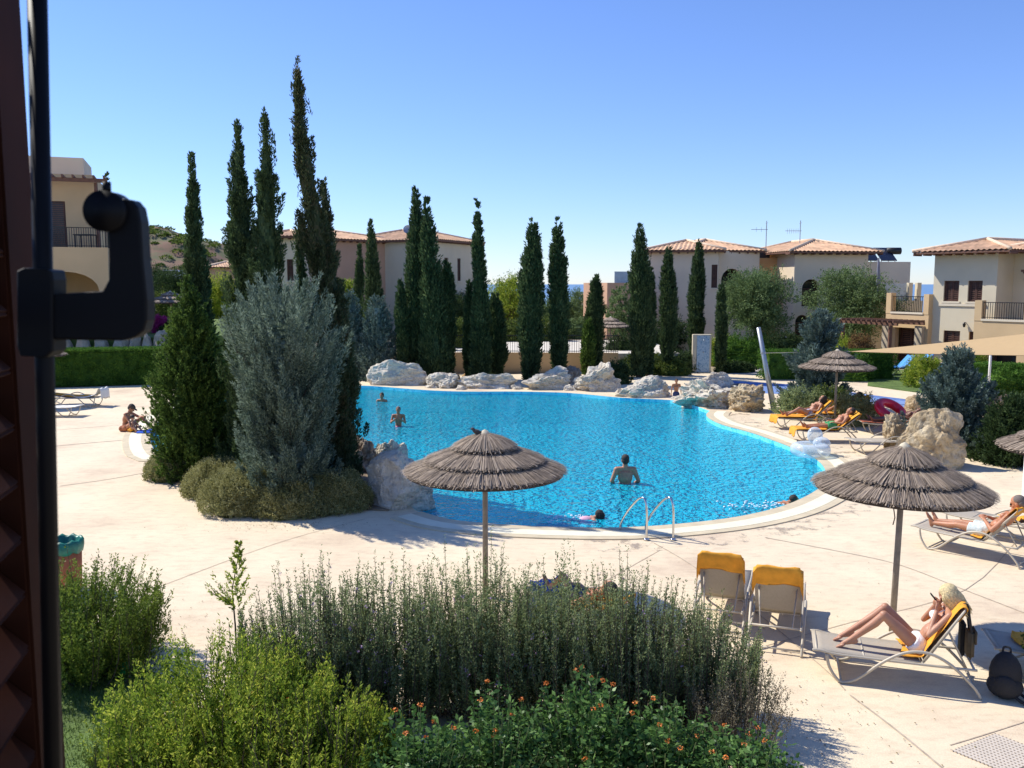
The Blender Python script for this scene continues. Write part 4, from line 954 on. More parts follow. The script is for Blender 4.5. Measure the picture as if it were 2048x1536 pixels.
# --- the blonde sunbather
def lying(J): return J
wp_ = thing('person', 'blonde woman in a patterned bikini reclining with knees raised and hands to her face', 'person', wl.location, wl.rotation_euler.z)
J = dict(pel=(1.16, 0, .485), che=(1.40, 0, .745), neck=(1.485, 0, .93), head=(1.47, 0, 1.07), face=V(-.80, 0.05, -.55), hup=V(-.4, 0, .9),
         shL=(1.46, -.165, .885), shR=(1.46, .165, .885), elL=(1.24, -.235, .66), haL=(1.335, -.085, .90), elR=(1.25, .22, .68), haR=(1.335, .07, .91),
         hiL=(1.12, -.09, .47), hiR=(1.12, .09, .47), knL=(.765, -.10, .80), knR=(.80, .09, .83), anL=(.42, -.10, .465), anR=(.40, .10, .475), toL=(.2, -.1, .40), toR=(.18, .1, .41), pmL=V(0, .6, .8), pmR=V(0, -.6, .8))
J['hdL'] = V(.25, .3, .9); J['hdR'] = V(.25, -.3, .9)
bo, (B, fw, side, sp) = body('body', J, skin, wp_, .98, True, .95, .0065, .9)
eyes(J['head'], J['face'], J['hup'], 1.04, dk, bo)
hair(J['head'], J['face'], V(-.35, 0, .94), 1.07, MATS['hair_blonde'], wp_, .20)
def bik():
    m, t, b = nodes('bikini'); b.inputs['Roughness'].default_value = .8
    v = tex(t, 'ShaderNodeTexVoronoi', 38); t.links.new(ramp(t, v.outputs['Distance'], [(.30, (.16, .12, .30)), (.42, (.82, .80, .80))]), b.inputs['Base Color']); return m
bk_m = bik(); q = MB(); che = V(*J['che']); k = .98
for s in (1, -1): q.ell(che + fw * .093 * k + side * s * .07 * k + sp * .010 * k, (.051 * k, .058 * k, .054 * k), B)
tp = [che + fw * (.112 * math.cos(a)) + side * (.138 * math.sin(a)) - sp * .02 for a in [2 * PI * i / 24 for i in range(24)]]
q.tube(tp, .009, 6, True)
for s in (1, -1): q.tube(smooth_curve([che + fw * .125 + side * s * .07 + sp * .05, che + fw * .085 + side * s * .065 + sp * .14, V(*J['neck']) + side * s * .045 + V(.02, 0, -.0), V(*J['neck']) + V(.06, 0, 0)], 5), .006, 5)
obj('bikini_top', q, bk_m, wp_, True)
BIK_ = dict(J)
q = MB(); q.rbox((1.315, -.005, 1.03), (.014, .075, .13), r=.005, M=basis(V(-.6, 0, -.5), V(0, 0, 1)))
ph = obj('phone', q, MATS['black_plastic']); ph.location = wl.location; ph.rotation_euler = wl.rotation_euler; tag(ph, "phone held up to the blonde sunbather's face", 'phone')
# --- the man in pale shorts
def shorts(J, m, parent, k=1.0, frac=.55, vox=.012, name='swim_shorts', grow=1.13, fem=False):
    j = {a: Vector(b) for a, b in J.items() if isinstance(b, (tuple, Vector))}; mb = MB()
    side = (j['shL'] - j['shR']).normalized(); sp = (j['neck'] - j['pel']).normalized(); fw = side.cross(sp).normalized()
    if J.get('flip'): fw = -fw
    B = Matrix((fw, side, sp)).transposed(); q = k * grow
    mb.ell(j['pel'] + sp * .0, (.112 * q, .155 * q, .10 * q), B)
    for s, t in (('L', 1), ('R', -1)):
        a, b = j['hi' + s], j['kn' + s]; e = a.lerp(b, frac); mb.tube([a - (b - a) * .08, a, a.lerp(b, frac * .5), e], [.08 * q, .096 * q, .092 * q, .09 * q], 14)
        mb.ell(j['pel'] - fw * .05 * k + side * t * .075 * k - sp * .03 * k, (.09 * q,) * 3, B)
    return remesh(name, mb, m, parent, vox, 2)
shorts(BIK_, bk_m, wp_, .98, .10, .009, 'bikini_bottom', 1.09, True)
mp_ = thing('person', 'man in pale swim shorts and sunglasses reclining at the right edge', 'person', ml.location, ml.rotation_euler.z)
J = dict(pel=(1.16, 0, .485), che=(1.43, 0, .70), neck=(1.57, 0, .86), head=(1.60, 0, 1.02), face=V(-.93, -.05, -.34), hup=V(-.2, 0, .97),
         shL=(1.53, -.20, .81), shR=(1.53, .20, .81), elL=(1.33, -.31, .56), haL=(1.13, -.11, .67), elR=(1.33, .29, .56), haR=(1.12, .08, .68),
         hiL=(1.12, -.10, .46), hiR=(1.12, .10, .46), knL=(.69, -.11, .485), knR=(.70, .10, .49), anL=(.27, -.09, .43), anR=(.27, .08, .44), toL=(.22, -.12, .66), toR=(.21, .12, .66), fup=V(1, 0, .2), pmL=V(0, .3, -.9), pmR=V(0, -.3, -.9))
bo, _ = body('body', J, tan, mp_, 1.04, False, 1.0, .009, .7)
hair(V(*J['head']) + V(.01, 0, .004), J['face'], J['hup'], 1.06, MATS['hair_grey'], mp_)
shorts(J, mat('shorts_pale', (.62, .68, .64), .85, var=.25, vs=18), mp_, 1.04)
q = MB(); Bh = basis(J['face'], J['hup'])
for s in (-1, 1): q.ell(V(*J['head']) + Bh @ V(.098, s * .034, .006) * 1.04, (.008, .026, .018), Bh, 10, 6)
q.beam(V(*J['head']) + Bh @ V(.10, -.06, .012), V(*J['head']) + Bh @ V(.10, .06, .012), .006, .006); obj('sunglasses', q, MATS['black_plastic'], mp_)
# --- people in the water (feet on the pool floor)
def stand(loc, rz, label, pose, m=skin, k=1.0, bulk=1.0, hm_='hair_dark', vox=.014, cl=None, fem=False, rise=0.0):
    # origin at the floor; facing +x
    t = thing('person', label, 'person', loc, rz)
    b = dict(pel=(0, 0, .93), che=(-.01, 0, 1.22), neck=(0, 0, 1.46), head=(.02, 0, 1.62), face=V(1, 0, -.1), shL=(0, .2, 1.41), shR=(0, -.2, 1.41),
             hiL=(0, .09, .90), hiR=(0, -.09, .90), knL=(.03, .10, .49), knR=(.03, -.1, .49), anL=(0, .11, .08), anR=(0, -.11, .08), toL=(.2, .13, .04), toR=(.2, -.13, .04))
    if fem: b.update(shL=(0, .17, 1.40), shR=(0, -.17, 1.40))
    if pose == 'relaxed': b.update(elL=(-.02, .31, 1.14), elR=(-.02, -.31, 1.14), haL=(.20, .20, 1.00), haR=(.20, -.20, 1.00))
    if pose == 'clasp': b.update(elL=(.10, .27, 1.15), elR=(.10, -.27, 1.15), haL=(.22, .05, 1.34), haR=(.22, -.05, 1.34), hdL=V(.2, -.1, 1), hdR=V(.2, .1, 1), pmL=V(0, -1, 0), pmR=V(0, 1, 0))
    if pose == 'down': b.update(elL=(-.02, .27, 1.13), elR=(-.02, -.27, 1.13), haL=(.03, .28, .88), haR=(.03, -.28, .88))
    if pose == 'reach': b.update(elL=(.12, .30, 1.2), elR=(.10, -.28, 1.16), haL=(.36, .25, 1.28), haR=(.32, -.25, 1.2))
    f = {a: (tuple(x * k for x in v) if isinstance(v, tuple) else v) for a, v in b.items()}
    bo, _ = body('body', f, m, t, k, fem, bulk, vox)
    if hm_: hair(V(*f['head']), f['face'], V(0, 0, 1), k * 1.06, MATS[hm_], t, long=.14 if fem else 0)
    if vox < .015: eyes(f['head'], f['face'], V(0, 0, 1), k * 1.06, dk, bo)
    if cl: shorts(f, cl, t, k, vox=vox)
    return t
def inwater(px, pyw, hk):                                    # pyw: where the waterline meets the person; hk: head top above the water
    q = P(px, pyw, WZ); return V(q.x, q.y, WZ + hk)
q = inwater(1250, 966, .0); K = 1.06
stand(V(q.x, q.y, WZ + .69 - 1.74 * K), PI * .52, 'broad man standing chest-deep in the pool with his back to the camera', 'relaxed', skin, K, 1.12, 'hair_dark', .011, mat('shorts_navy', (.03, .05, .14), .8))
q = inwater(797, 852, 0); stand(V(q.x, q.y, WZ + .66 - 1.74 * .9), -PI * .5, 'swimmer standing chest-deep with hands clasped at the chin, left part of the pool', 'clasp', tan, .9, .95, 'hair_grey', .013, MATS['water_toy_red'])
q = inwater(764, 803, 0); stand(V(q.x, q.y, WZ + .36 - 1.74 * .95), -PI * .6, 'distant swimmer up to the shoulders near the far-left boulder', 'reach', tan, .95, 1, 'hair_dark', .02)
q = P(1353, 797, 0); stand(V(q.x, q.y + .1, -.45), -PI * .5, 'small child standing between the slanting boulder and the rough rock', 'down', tan, .72, .92, 'hair_dark', .016, mat('shorts_navy', (.03, .05, .14), .8))
# girl and others swimming: bodies stretched just under the surface
def swimmer(px, py, ang, label, k, m, hm_, top=None, up=.1, fem=True):
    q = P(px, py, WZ); t = thing('person', label, 'person', V(q.x, q.y, WZ), ang)
    J = dict(pel=(-.62, 0, -.13), che=(-.32, 0, -.06), neck=(-.10, 0, .0), head=(.06, 0, .07), face=V(1, 0, .1), shL=(-.13, .17, -.02), shR=(-.13, -.17, -.02),
             elL=(.02, .38, -.12), elR=(.05, -.36, -.12), haL=(.25, .30, -.08), haR=(.28, -.26, -.08), hiL=(-.68, .08, -.14), hiR=(-.68, -.08, -.14), knL=(-1.05, .14, -.22), knR=(-1.08, -.12, -.20),
             anL=(-1.42, .2, -.16), anR=(-1.45, -.15, -.20), toL=(-1.6, .22, -.2), toR=(-1.63, -.17, -.24), fup=V(0, 0, 1))
    f = {a: (tuple(x * k for x in v) if isinstance(v, tuple) else v) for a, v in J.items()}
    f['flip'] = (V(*J['shL']) - V(*J['shR'])).cross(V(*J['neck']) - V(*J['pel'])).z > 0
    bo, (B, fw, side, sp) = body('body', f, m, t, k, False, .92, .014, .3)
    hair(V(*f['head']), f['face'], V(-.2, 0, 1), k * 1.08, MATS[hm_], t, long=.12 if fem else 0)
    if top:
        mb = MB(); mb.ell(V(*f['che']) + V(.02, 0, .01), (.19 * k, .155 * k, .105 * k)); obj('swim_top', mb, top, t, True)
    return t
def splash(px, py, ang, n, label, L=.8):
    q = P(px, py, WZ); rng = random.Random(n); m_ = MB()
    for i in range(n):
        x = -rng.random() * L; y = rng.gauss(0, .12 + .12 * abs(x)); m_.ell((x, y, .005), (rng.uniform(.01, .05), rng.uniform(.01, .03), rng.uniform(.008, .02)), None, 7, 5)
    o = solo('splash', m_, mat('foam', (.75, .85, .88), .4), V(q.x, q.y, WZ), label, 'splash', rz=ang, smooth=True); o['kind'] = 'stuff'
swimmer(1196, 1036, .12, 'girl in a pink top swimming to the right beside the chrome handrails', .85, skin, 'hair_dark', mat('pink_fabric', (.75, .42, .52), .7)); splash(1168, 1034, .12, 46, 'white splashes behind the girl in the pink top')
swimmer(1584, 1006, .1, 'dark-haired swimmer by the right-hand curve of the pool', .9, tan, 'hair_dark', None, fem=False); splash(1566, 1007, .1, 60, 'trail of splashes behind the swimmer at the right-hand curve of the pool', 1.4)
swimmer(702, 838, .3, 'swimmer in the shade beside the dark cypress at the left of the pool', .9, tan, 'hair_dark', None, fem=False)
# --- seated adult and child at the left pool edge
sq = P(250, 862); ad = thing('person', 'adult in a cap sitting with knees drawn up by the left pool edge', 'person', sq, -.05)
J = dict(pel=(0, 0, .10), che=(.06, 0, .40), neck=(.16, 0, .60), head=(.25, 0, .74), face=V(.75, 0, -.6), hup=V(.4, 0, .9), shL=(.13, .19, .56), shR=(.13, -.19, .56), elL=(.36, .26, .42), elR=(.30, -.28, .34),
         haL=(.56, .1, .46), haR=(.50, -.20, .22), hiL=(.06, .1, .10), hiR=(.06, -.1, .10), knL=(.50, .16, .42), knR=(.40, -.30, .30), anL=(.86, .14, .08), anR=(.55, -.36, .06), toL=(1.05, .14, .03), toR=(.72, -.44, .03))
body('body', J, tan, ad, 1.0, False, 1.0, .014); hair(V(*J['head']), J['face'], J['hup'], 1.06, MATS['hair_dark'], ad)
shorts(J, mat('shorts_rust', (.35, .12, .05), .85), ad, 1.0, .35, .016)
q = MB(); Bc = basis(J['face'], J['hup']); q.ell(V(*J['head']) + Bc @ V(-.01, 0, .05), (.12, .098, .085), Bc); q.ell(V(*J['head']) + Bc @ V(.12, 0, .05), (.07, .07, .012), Bc)
obj('cap', q, mat('cap_brown', (.10, .06, .04), .9), ad, True)
ch = thing('person', 'small child in orange shorts leaning against the seated adult in the cap', 'person', sq + V(.30, -.22, 0), -.4)
J = dict(pel=(0, 0, .09), che=(.02, 0, .25), neck=(.05, 0, .37), head=(.08, 0, .47), face=V(.8, 0, -.4), hup=V(0, 0, 1), shL=(.04, .11, .345), shR=(.04, -.11, .345), elL=(.15, .14, .24), elR=(.13, -.16, .22),
         haL=(.26, .04, .2), haR=(.24, -.1, .14), hiL=(.03, .06, .08), hiR=(.03, -.06, .08), knL=(.22, .08, .20), knR=(.22, -.09, .19), anL=(.40, .07, .05), anR=(.38, -.1, .05), toL=(.5, .07, .02), toR=(.48, -.11, .02))
body('body', J, skin, ch, .62, False, 1.0, .011); hair(V(*J['head']), J['face'], J['hup'], .72, MATS['hair_dark'], ch); shorts(J, MATS['towel'], ch, .62, .5, .012)
m = MB().rbox((0, 0, .04), (.75, .42, .07), r=.03); m.ell((.1, .05, .09), (.2, .12, .05)); solo('float_board', m, MATS['towel_blue'], P(300, 866), 'blue and white float lying on the deck by the seated adult and child', 'float', rz=.05, smooth=True)
# --- sunbathers of the far group
def lyer(lt, label, m, cl, hm_='hair_dark', prone=False, k=1.0, back=42, clab='swim_shorts', fem=False, knee=0.0):
    t = thing('person', label, 'person', lt.location, lt.rotation_euler.z); a = math.radians(back); c, s = math.cos(a), math.sin(a); hx = 1.18
    u = lambda d, y, o=.12: (hx + c * d - s * o, y, .37 + s * d + c * o)
    J = dict(pel=(hx - .06, 0, .50), che=u(.30, 0, .13), neck=u(.52, 0, .13), head=u(.68, 0, .15), face=V(-s * .9 - .3, 0, c), hup=V(c, 0, s), shL=u(.47, -.18), shR=u(.47, .18), elL=u(.22, -.30, .10), elR=u(.22, .30, .10),
             haL=(hx - .08, -.20, .60), haR=(hx - .08, .20, .60), hiL=(hx - .1, -.09, .48), hiR=(hx - .1, .09, .48), knL=(.72, -.12, .48 + knee), knR=(.72, .12, .48 + knee * .3), anL=(.32, -.12, .45), anR=(.30, .14, .45), toL=(.24, -.14, .64), toR=(.22, .16, .64), fup=V(1, 0, .2), pmL=V(0, 0, -1), pmR=V(0, 0, -1))
    body('body', J, m, t, k, fem, 1.0, .018)
    if hm_: hair(V(*J['head']), J['face'], J['hup'], k * 1.06, MATS[hm_], t, long=.12 if fem else 0)
    shorts(J, cl, t, k, .15 if fem else .5, .018, clab)
    return t
sw_ = mat('shorts_navy', (.03, .05, .14), .8); fl_ = mat('floral', (.30, .30, .40), .8, var=.7, vs=22)
lyer(f1, 'sunbather stretched out on the leftmost yellow-towelled lounger by the far parasol', skin, fl_, fem=True, knee=.18)
lyer(f2, 'sunbather in green trunks lying on the yellow-towelled lounger nearest the pool', tan, mat('shorts_green', (.05, .30, .10), .8), back=38)
lyer(f3, 'tanned sunbather sitting back on the farthest lounger behind the parasol pole', tan, sw_, back=45, knee=.2)
lyer(f5, 'dark-tanned sunbather lying on the rust towel beside the red swim ring', MATS['skin_dark'], sw_, back=18)
lyer(cb, 'sunbather glimpsed behind the top of the sage bush', tan, sw_, back=30, knee=.25)
# ------------------------------------------------------------------ buildings
def frame(p0, p1):
    p0 = Vector((p0[0], p0[1], 0)); p1 = Vector((p1[0], p1[1], 0)); d = (p1 - p0); L = d.length; d.normalize(); n = Vector((d.y, -d.x, 0))
    return p0, d, n, L
def oploop(o):
    k, a, b, z0, z1 = o[:5]
    if k == 'rect': return [(a, z0), (b, z0), (b, z1), (a, z1)]
    r = (b - a) / 2; rise = min(r, o[5] if len(o) > 5 else r); zs = z1 - rise; c = (a + b) / 2
    return [(a, z0), (b, z0)] + [(c + r * math.cos(t), zs + rise * math.sin(t)) for t in [PI * i / 10 for i in range(11)]]
def wall(mb, p0, p1, z0, z1, th, ops=(), u0=0.0, u1=None):
    p, d, n, L = frame(p0, p1); u1 = L if u1 is None else u1
    M = Matrix((d, V(0, 0, 1), n)).transposed(); lp = [[(u0, z0), (u1, z0), (u1, z1), (u0, z1)]]
    for o in ops:
        l = oploop(o); 
        lp.append(l[::-1])
    mb.prism([[Vector((a, b)) for a, b in l] for l in lp], -th, 0, M, p)
def block(par, p0, p1, depth, z0, z1, m, ops=(), lops=(), rops=(), th=.3, roofslab=True, name='wall'):
    p, d, n, L = frame(p0, p1); b = -n * depth; mb = MB(); p1_ = p + d * L
    wall(mb, p, p1_, z0, z1, th, ops)
    wall(mb, p1_ - n * th, p1_ + b, z0, z1, th, rops); wall(mb, p + b, p - n * th, z0, z1, th, lops)
    wall(mb, p1_ + b - d * th, p + b + d * th, z0, z1, th)
    if roofslab:
        c = p + d * L / 2 + b / 2; mb.box((c.x, c.y, z1 - .35), (L - 2 * th, depth - 2 * th, .2), M=Matrix((d, -n, V(0, 0, 1))).transposed())
    return wobj(name, mb, MATS[m], par, fix=True)
def boxf(mb, p, d, n, u0, u1, w0, w1, z0, z1):
    # box in wall coordinates: along u, outwards w (negative is inside the wall)
    c = p + d * (u0 + u1) / 2 + n * (w0 + w1) / 2; mb.box((c.x, c.y, (z0 + z1) / 2), (abs(u1 - u0), abs(w1 - w0), abs(z1 - z0)), M=Matrix((d, n, V(0, 0, 1))).transposed())
def opening(par, p0, p1, o, kind='shutter', sill=True, rec=.14, name='window', wood='dark_wood'):
    p, d, n, L = frame(p0, p1); k, a, b, z0, z1 = o[:5]; M = Matrix((d, V(0, 0, 1), n)).transposed()
    fr = MB(); t = .06
    if k == 'rect':
        for (x0, x1, y0, y1) in ((a, a + t, z0, z1), (b - t, b, z0, z1), (a + t, b - t, z1 - t, z1), (a + t, b - t, z0, z0 + t)): boxf(fr, p, d, n, x0, x1, -rec, -rec + .07, y0, y1)
    else:
        lo = oploop(o); c = (a + b) / 2; zc = (z0 + z1) / 2; li = [(c + (x - c) * .9, zc + (y - zc) * .94) for x, y in lo]
        fr.prism([[Vector(q) for q in lo], [Vector(q) for q in li][::-1]], -rec, -rec + .07, M, p)
    w_ = wobj(name, fr, MATS[wood], par)
    ins = MB().prism([[Vector(q) for q in oploop(o)]], -rec - .05, -rec - .02, M, p) if k == 'arch' else None
    if ins is None: ins = MB(); boxf(ins, p, d, n, a + .002, b - .002, -rec - .04, -rec - .01, z0, z1)
    wobj('pane', ins, MATS['glass'], w_)
    if kind == 'shutter':
        sh = MB(); c = (a + b) / 2; zt = z1 - t if k == 'rect' else z1 - (b - a) / 2 * (1 if len(o) < 6 else 0) - (o[5] if len(o) > 5 else 0)
        zt = max(zt, z0 + (z1 - z0) * .6)
        for (x0, x1) in ((a + t + .01, c - .01), (c + .01, b - t - .01)):
            boxf(sh, p, d, n, x0, x0 + .05, -rec + .002, -rec + .05, z0 + t, zt); boxf(sh, p, d, n, x1 - .05, x1, -rec + .002, -rec + .05, z0 + t, zt)
            ns = max(4, int((zt - z0) / .11))
            for i in range(ns): zz = z0 + t + (zt - z0 - t) * (i + .5) / ns; boxf(sh, p, d, n, x0 + .05, x1 - .05, -rec + .004, -rec + .035, zz - .035, zz + .03)
        wobj('shutter', sh, MATS[wood], w_)
    if sill:
        si = MB(); boxf(si, p, d, n, a - .1, b + .1, 0.003, .07, z0 - .10, z0); wobj('sill', si, MATS['trim'], w_)
    return w_
def hiproof(par, p0, p1, depth, z, over=.55, pitch=.30, hips=(1, 1), name='roof'):
    p, d, n, L = frame(p0, p1); o = p - d * over + n * over; W = L + 2 * over; D = depth + 2 * over; iv = -n
    mb = MB(); step = .15
    def side(org, dx, dy, Ls, Ot):
        vs = []; fs = []; N = max(2, int(Ls / step)); N += N % 2
        for i in range(N + 1):
            s_ = Ls * i / N; r = max(.001, min(s_, Ls - s_, Ot / 2)); c = .065 if i % 2 else 0
            e = org + dx * s_; q = e + dy * r; vs += [(e.x, e.y, z + c), (q.x, q.y, z + r * pitch + c * .9)]
        for i in range(N): a = i * 2; fs.append((a, a + 2, a + 3, a + 1))
        mb.add(vs, fs)
    side(o, d, iv, W, D); side(o + d * W, iv, -d, D, W); side(o + d * W + iv * D, -d, -iv, W, D); side(o + iv * D, -iv, d, D, W)
    rf = wobj(name, mb, MATS['tile_roof'], par, fix=False)
    m_ = min(W, D) / 2; cs = [o, o + d * W, o + d * W + iv * D, o + iv * D]
    if W >= D: r0 = o + d * m_ + iv * m_; r1 = o + d * (W - m_) + iv * m_; pr_ = [(cs[0], r0), (cs[3], r0), (cs[1], r1), (cs[2], r1)]
    else: r0 = o + d * m_ + iv * m_; r1 = o + d * m_ + iv * (D - m_); pr_ = [(cs[0], r0), (cs[1], r0), (cs[2], r1), (cs[3], r1)]
    rd = MB(); hz = z + m_ * pitch + .06; up = lambda q, h: V(q.x, q.y, h)
    for a, b in pr_: rd.tube([up(a, z + .05), up(b, hz)], .10, 7)
    rd.tube([up(r0, hz), up(r1, hz)], .11, 7); wobj('ridge_tiles', rd, MATS['ridge_tile'], rf, True)
    ev = MB(); c = o + d * W / 2 + iv * D / 2; ev.box((c.x, c.y, z - .07), (W - .08, D - .08, .12), M=Matrix((d, iv, V(0, 0, 1))).transposed())
    k = int(W / .6)
    for i in range(k + 1): boxf(ev, o, d, n, .06 + (W - .12) * i / k - .04, .06 + (W - .12) * i / k + .04, -over + .05, -.06, z - .22, z - .131)
    wobj('eave', ev, MATS['pergola_wood'], rf)
    return rf
def railing(par, p0, p1, z0, h=.95, gap=.13, ends=True, name='railing'):
    p, d, n, L = frame(p0, p1); mb = MB(); q = lambda u, z: V(p.x + d.x * u, p.y + d.y * u, z)
    mb.beam(q(0, z0 + h), q(L, z0 + h), .05, .04); mb.beam(q(0, z0 + .08), q(L, z0 + .08), .04, .03); N = int(L / gap)
    for i in range(N + 1): mb.beam(q(L * i / N, z0), q(L * i / N, z0 + h), .022, .022, up=(1, 0, 0))
    return wobj(name, mb, MATS['iron'], par)
def lamp(par, p, d, n, u, z):
    m = MB(); c = p + d * u; q = c + n * .16; m.beam(V(c.x, c.y, z + .12) + n * .0, V(q.x, q.y, z + .14), .03, .03); m.lathe([(.05, -.12), (.09, .06), (.03, .12), (0, .14)], 8, (q.x, q.y, z)); wobj('wall_lamp', m, MATS['iron'], par)
def antenna(par, x, y, z, h, side=1, n=6):
    m = MB().tube([(x, y, z), (x, y, z + h)], .03, 6); L = 1.0
    m.tube([(x - side * L * 1.1, y, z + h * .72), (x + .1, y, z + h * .72)], .018, 5)
    for i in range(n): xx = x - side * L * 1.1 * i / n; m.tube([(xx, y, z + h * .72 - .16 - .01 * i), (xx, y, z + h * .72 + .16)], .012, 4)
    m.tube([(x, y - .3, z + h * .93), (x, y + .3, z + h * .93)], .015, 5); wobj('antenna', m, MATS['steel_pole'], par)
XY = lambda px, Y, z=3.0: V(XA(px, Y, z), Y, 0)
# --- centre-left house: cream wings and a rose-coloured middle
b1 = thing('house', 'long two-storey house with rose-painted middle and cream ends behind the tall cypresses', 'house', XY(760, 70) + V(0, 0, 1.0))
zb = .95; ze = 8.0
A = [XY(548, 63.5), XY(606, 63.0), XY(636, 64.6), XY(790, 70.5), XY(872, 71.2), XY(958, 75.5)]
w1 = ('rect', 1.2, 1.8, 3.9, 5.6); w2 = ('rect', 4.2, 5.0, 5.0, 7.0)
fL = block(b1, XY(520, 63.8), A[1], 9, zb, ze, 'plaster_pale', [('rect', 2.2, 2.7, 4.9, 6.4)]); opening(b1, XY(520, 63.8), A[1], ('rect', 2.2, 2.7, 4.9, 6.4))
ops = [('rect', 1.2, 2.0, 4.8, 6.7), ('rect', 6.35, 7.1, 4.8, 6.7)]; M0, M1 = XY(598, 64.8), XY(796, 71.4)
block(b1, M0, M1, 8, zb, ze, 'plaster_rose', ops)
for o in ops: opening(b1, M0, M1, o)
ops = [('rect', .9, 1.6, 4.8, 6.7)]; N0, N1 = XY(786, 70.9), XY(878, 70.2); block(b1, N0, N1, 8, zb, ze - .02, 'plaster_rose', ops); opening(b1, N0, N1, ops[0])
ops = [('rect', 1.35, 1.95, 4.9, 6.7), ('rect', 3.4, 3.95, 4.9, 6.7), ('rect', .35, 1.5, .95, 3.0)]; R0, R1 = XY(872, 68.5), XY(955, 74.6); block(b1, R0, R1, 8.5, zb, ze + .02, 'plaster_cream', ops)
for o in ops: opening(b1, R0, R1, o, sill=o[3] > 2)
p, d, n, L = frame(R0, R1); lamp(b1, p, d, n, .25, 3.1)
hiproof(b1, XY(520, 63.8), A[1], 9, ze, .5, .22); hiproof(b1, M0, M1, 8, ze + .01, .45, .2); hiproof(b1, N0, N1, 8, ze + .02, .45, .2); hiproof(b1, R0, R1, 8.5, ze + .03, .5, .25)
m = MB(); q = XY(818, 71); m.lathe([(0, 0), (.25, .02), (.36, .12), (.37, .14), (.2, .06), (0, .04)], 14, (q.x, q.y, ze + .9), Matrix.Rotation(1.2, 3, 'X')).tube([(q.x, q.y + .2, ze + .2), (q.x, q.y + .1, ze + .9)], .03, 6); wobj('satellite_dish', m, MATS['steel_pole'], b1)
# --- the twin-roofed house on the centre right
b2 = thing('house', 'two-storey house with two tiled hip roofs, arched balconies and roof aerials in the centre right', 'house', XY(1500, 62))
E = 7.0
p0, p1 = XY(1296, 63.2), XY(1434, 61.9); ops = [('rect', 4.35, 4.75, 4.4, 6.0)]; block(b2, p0, p1, 9, 0, E, 'plaster_pale', ops); opening(b2, p0, p1, ops[0])
hiproof(b2, p0, p1, 9, E, .5, .26)
p0, p1 = XY(1432, 62.9), XY(1516, 63.9); ops = [('arch', .35, 2.05, 3.05, 5.75)]; block(b2, p0, p1, 8, 0, E - .02, 'plaster_pale', ops); opening(b2, p0, p1, ops[0], sill=False, rec=1.1)
hiproof(b2, p0 - V(2.5, 0, 0), p1, 7.6, E + .02, .35, .26); railing(b2, XY(1443, 62.95), XY(1488, 63.4), 3.05, .9)
q = XY(1528, 65); antenna(b2, q.x, q.y, E, 2.2, 1, 3)
p0, p1 = XY(1516, 65.2), XY(1586, 65.6); ops = [('rect', 1.25, 1.75, 4.3, 5.3)]; block(b2, p0, p1, 6, 0, 6.55, 'plaster_orange', ops); opening(b2, p0, p1, ops[0]); p, d, n, L = frame(p0, p1); lamp(b2, p, d, n, .55, 5.4)
m = MB(); boxf(m, p, d, n, 0, L, 1.0, 1.2, 2.9, 3.6); wobj('parapet', m, MATS['plaster_rose'], b2)
p0, p1 = XY(1586, 62.6), XY(1732, 63.4); ops = [('arch', .62, 1.95, 3.1, 5.0, .62), ('rect', 3.3, 4.0, 4.3, 5.4), ('arch', .2, 1.2, 0, 2.5, .5)]; block(b2, p0, p1, 9, 0, E - .1, 'plaster_pale', ops)
for i, o in enumerate(ops): opening(b2, p0, p1, o, sill=i == 1, rec=.5 if i == 0 else .14)
hiproof(b2, p0, p1, 9, E - .08, .75, .26); q = XY(1595, 66); antenna(b2, q.x, q.y, E - .4, 2.7, 1, 7)
p0, p1 = XY(1732, 64), XY(1817, 64.4); ops = [('rect', .1, .75, 3.2, 5.3)]; block(b2, p0, p1, 7, 0, 6.25, 'plaster_pale', ops); opening(b2, p0, p1, ops[0])
for k, u in enumerate((.3, 1.7)):
    p, d, n, L = frame(p0, p1); q = p + d * u - n * 1.5; pn = MB(); Mx = Matrix((d, -n, V(0, 0, 1))).transposed() @ Matrix.Rotation(.65, 3, 'X'); pn.box((q.x + .6, q.y + .5, 6.85), (1.2, 1.6, .06), M=Mx); f_ = wobj('solar_panel', pn, MATS['panel'], b2)
    st = MB(); 
    for a in (.1, 1.1): st.beam((q.x + a, q.y + 1.05, 6.2), (q.x + a, q.y + 1.05, 7.25), .05, .05); st.beam((q.x + a, q.y - .1, 6.2), (q.x + a, q.y - .1, 6.4), .05, .05)
    wobj('bracket', st, MATS['steel_pole'], f_)
q = XY(1782, 66.5); wobj('water_tank', MB().tube([(q.x - .5, q.y, 7.1), (q.x + .5, q.y, 7.1)], .26, 12), MATS['iron'], b2, True)
q = XY(1524, 66); wobj('air_unit', MB().rbox((q.x, q.y, 6.8), (.8, .5, .6), r=.03), MATS['iron'], b2)
p0, p1 = XY(1214, 59.5), XY(1296, 60.2); ops = [('rect', 1.6, 2.1, 1.6, 2.9)]; block(b2, p0, p1, 5, 0, 4.75, 'plaster_rose', ops); opening(b2, p0, p1, ops[0])
m = MB(); p, d, n, L = frame(p0, p1); boxf(m, p, d, n, .55, L, -.15, -.12, 4.752, 5.5); g_ = wobj('glass_balustrade', m, mat('pale_glass', (.42, .50, .56), .15), b2)
p0, p1 = XY(1240, 57), XY(1660, 58); m = MB(); wall(m, p0, XY(1470, 57.4), 0, 1.2, .3); wobj('garden_wall', m, MATS['plaster_pale'], b2)
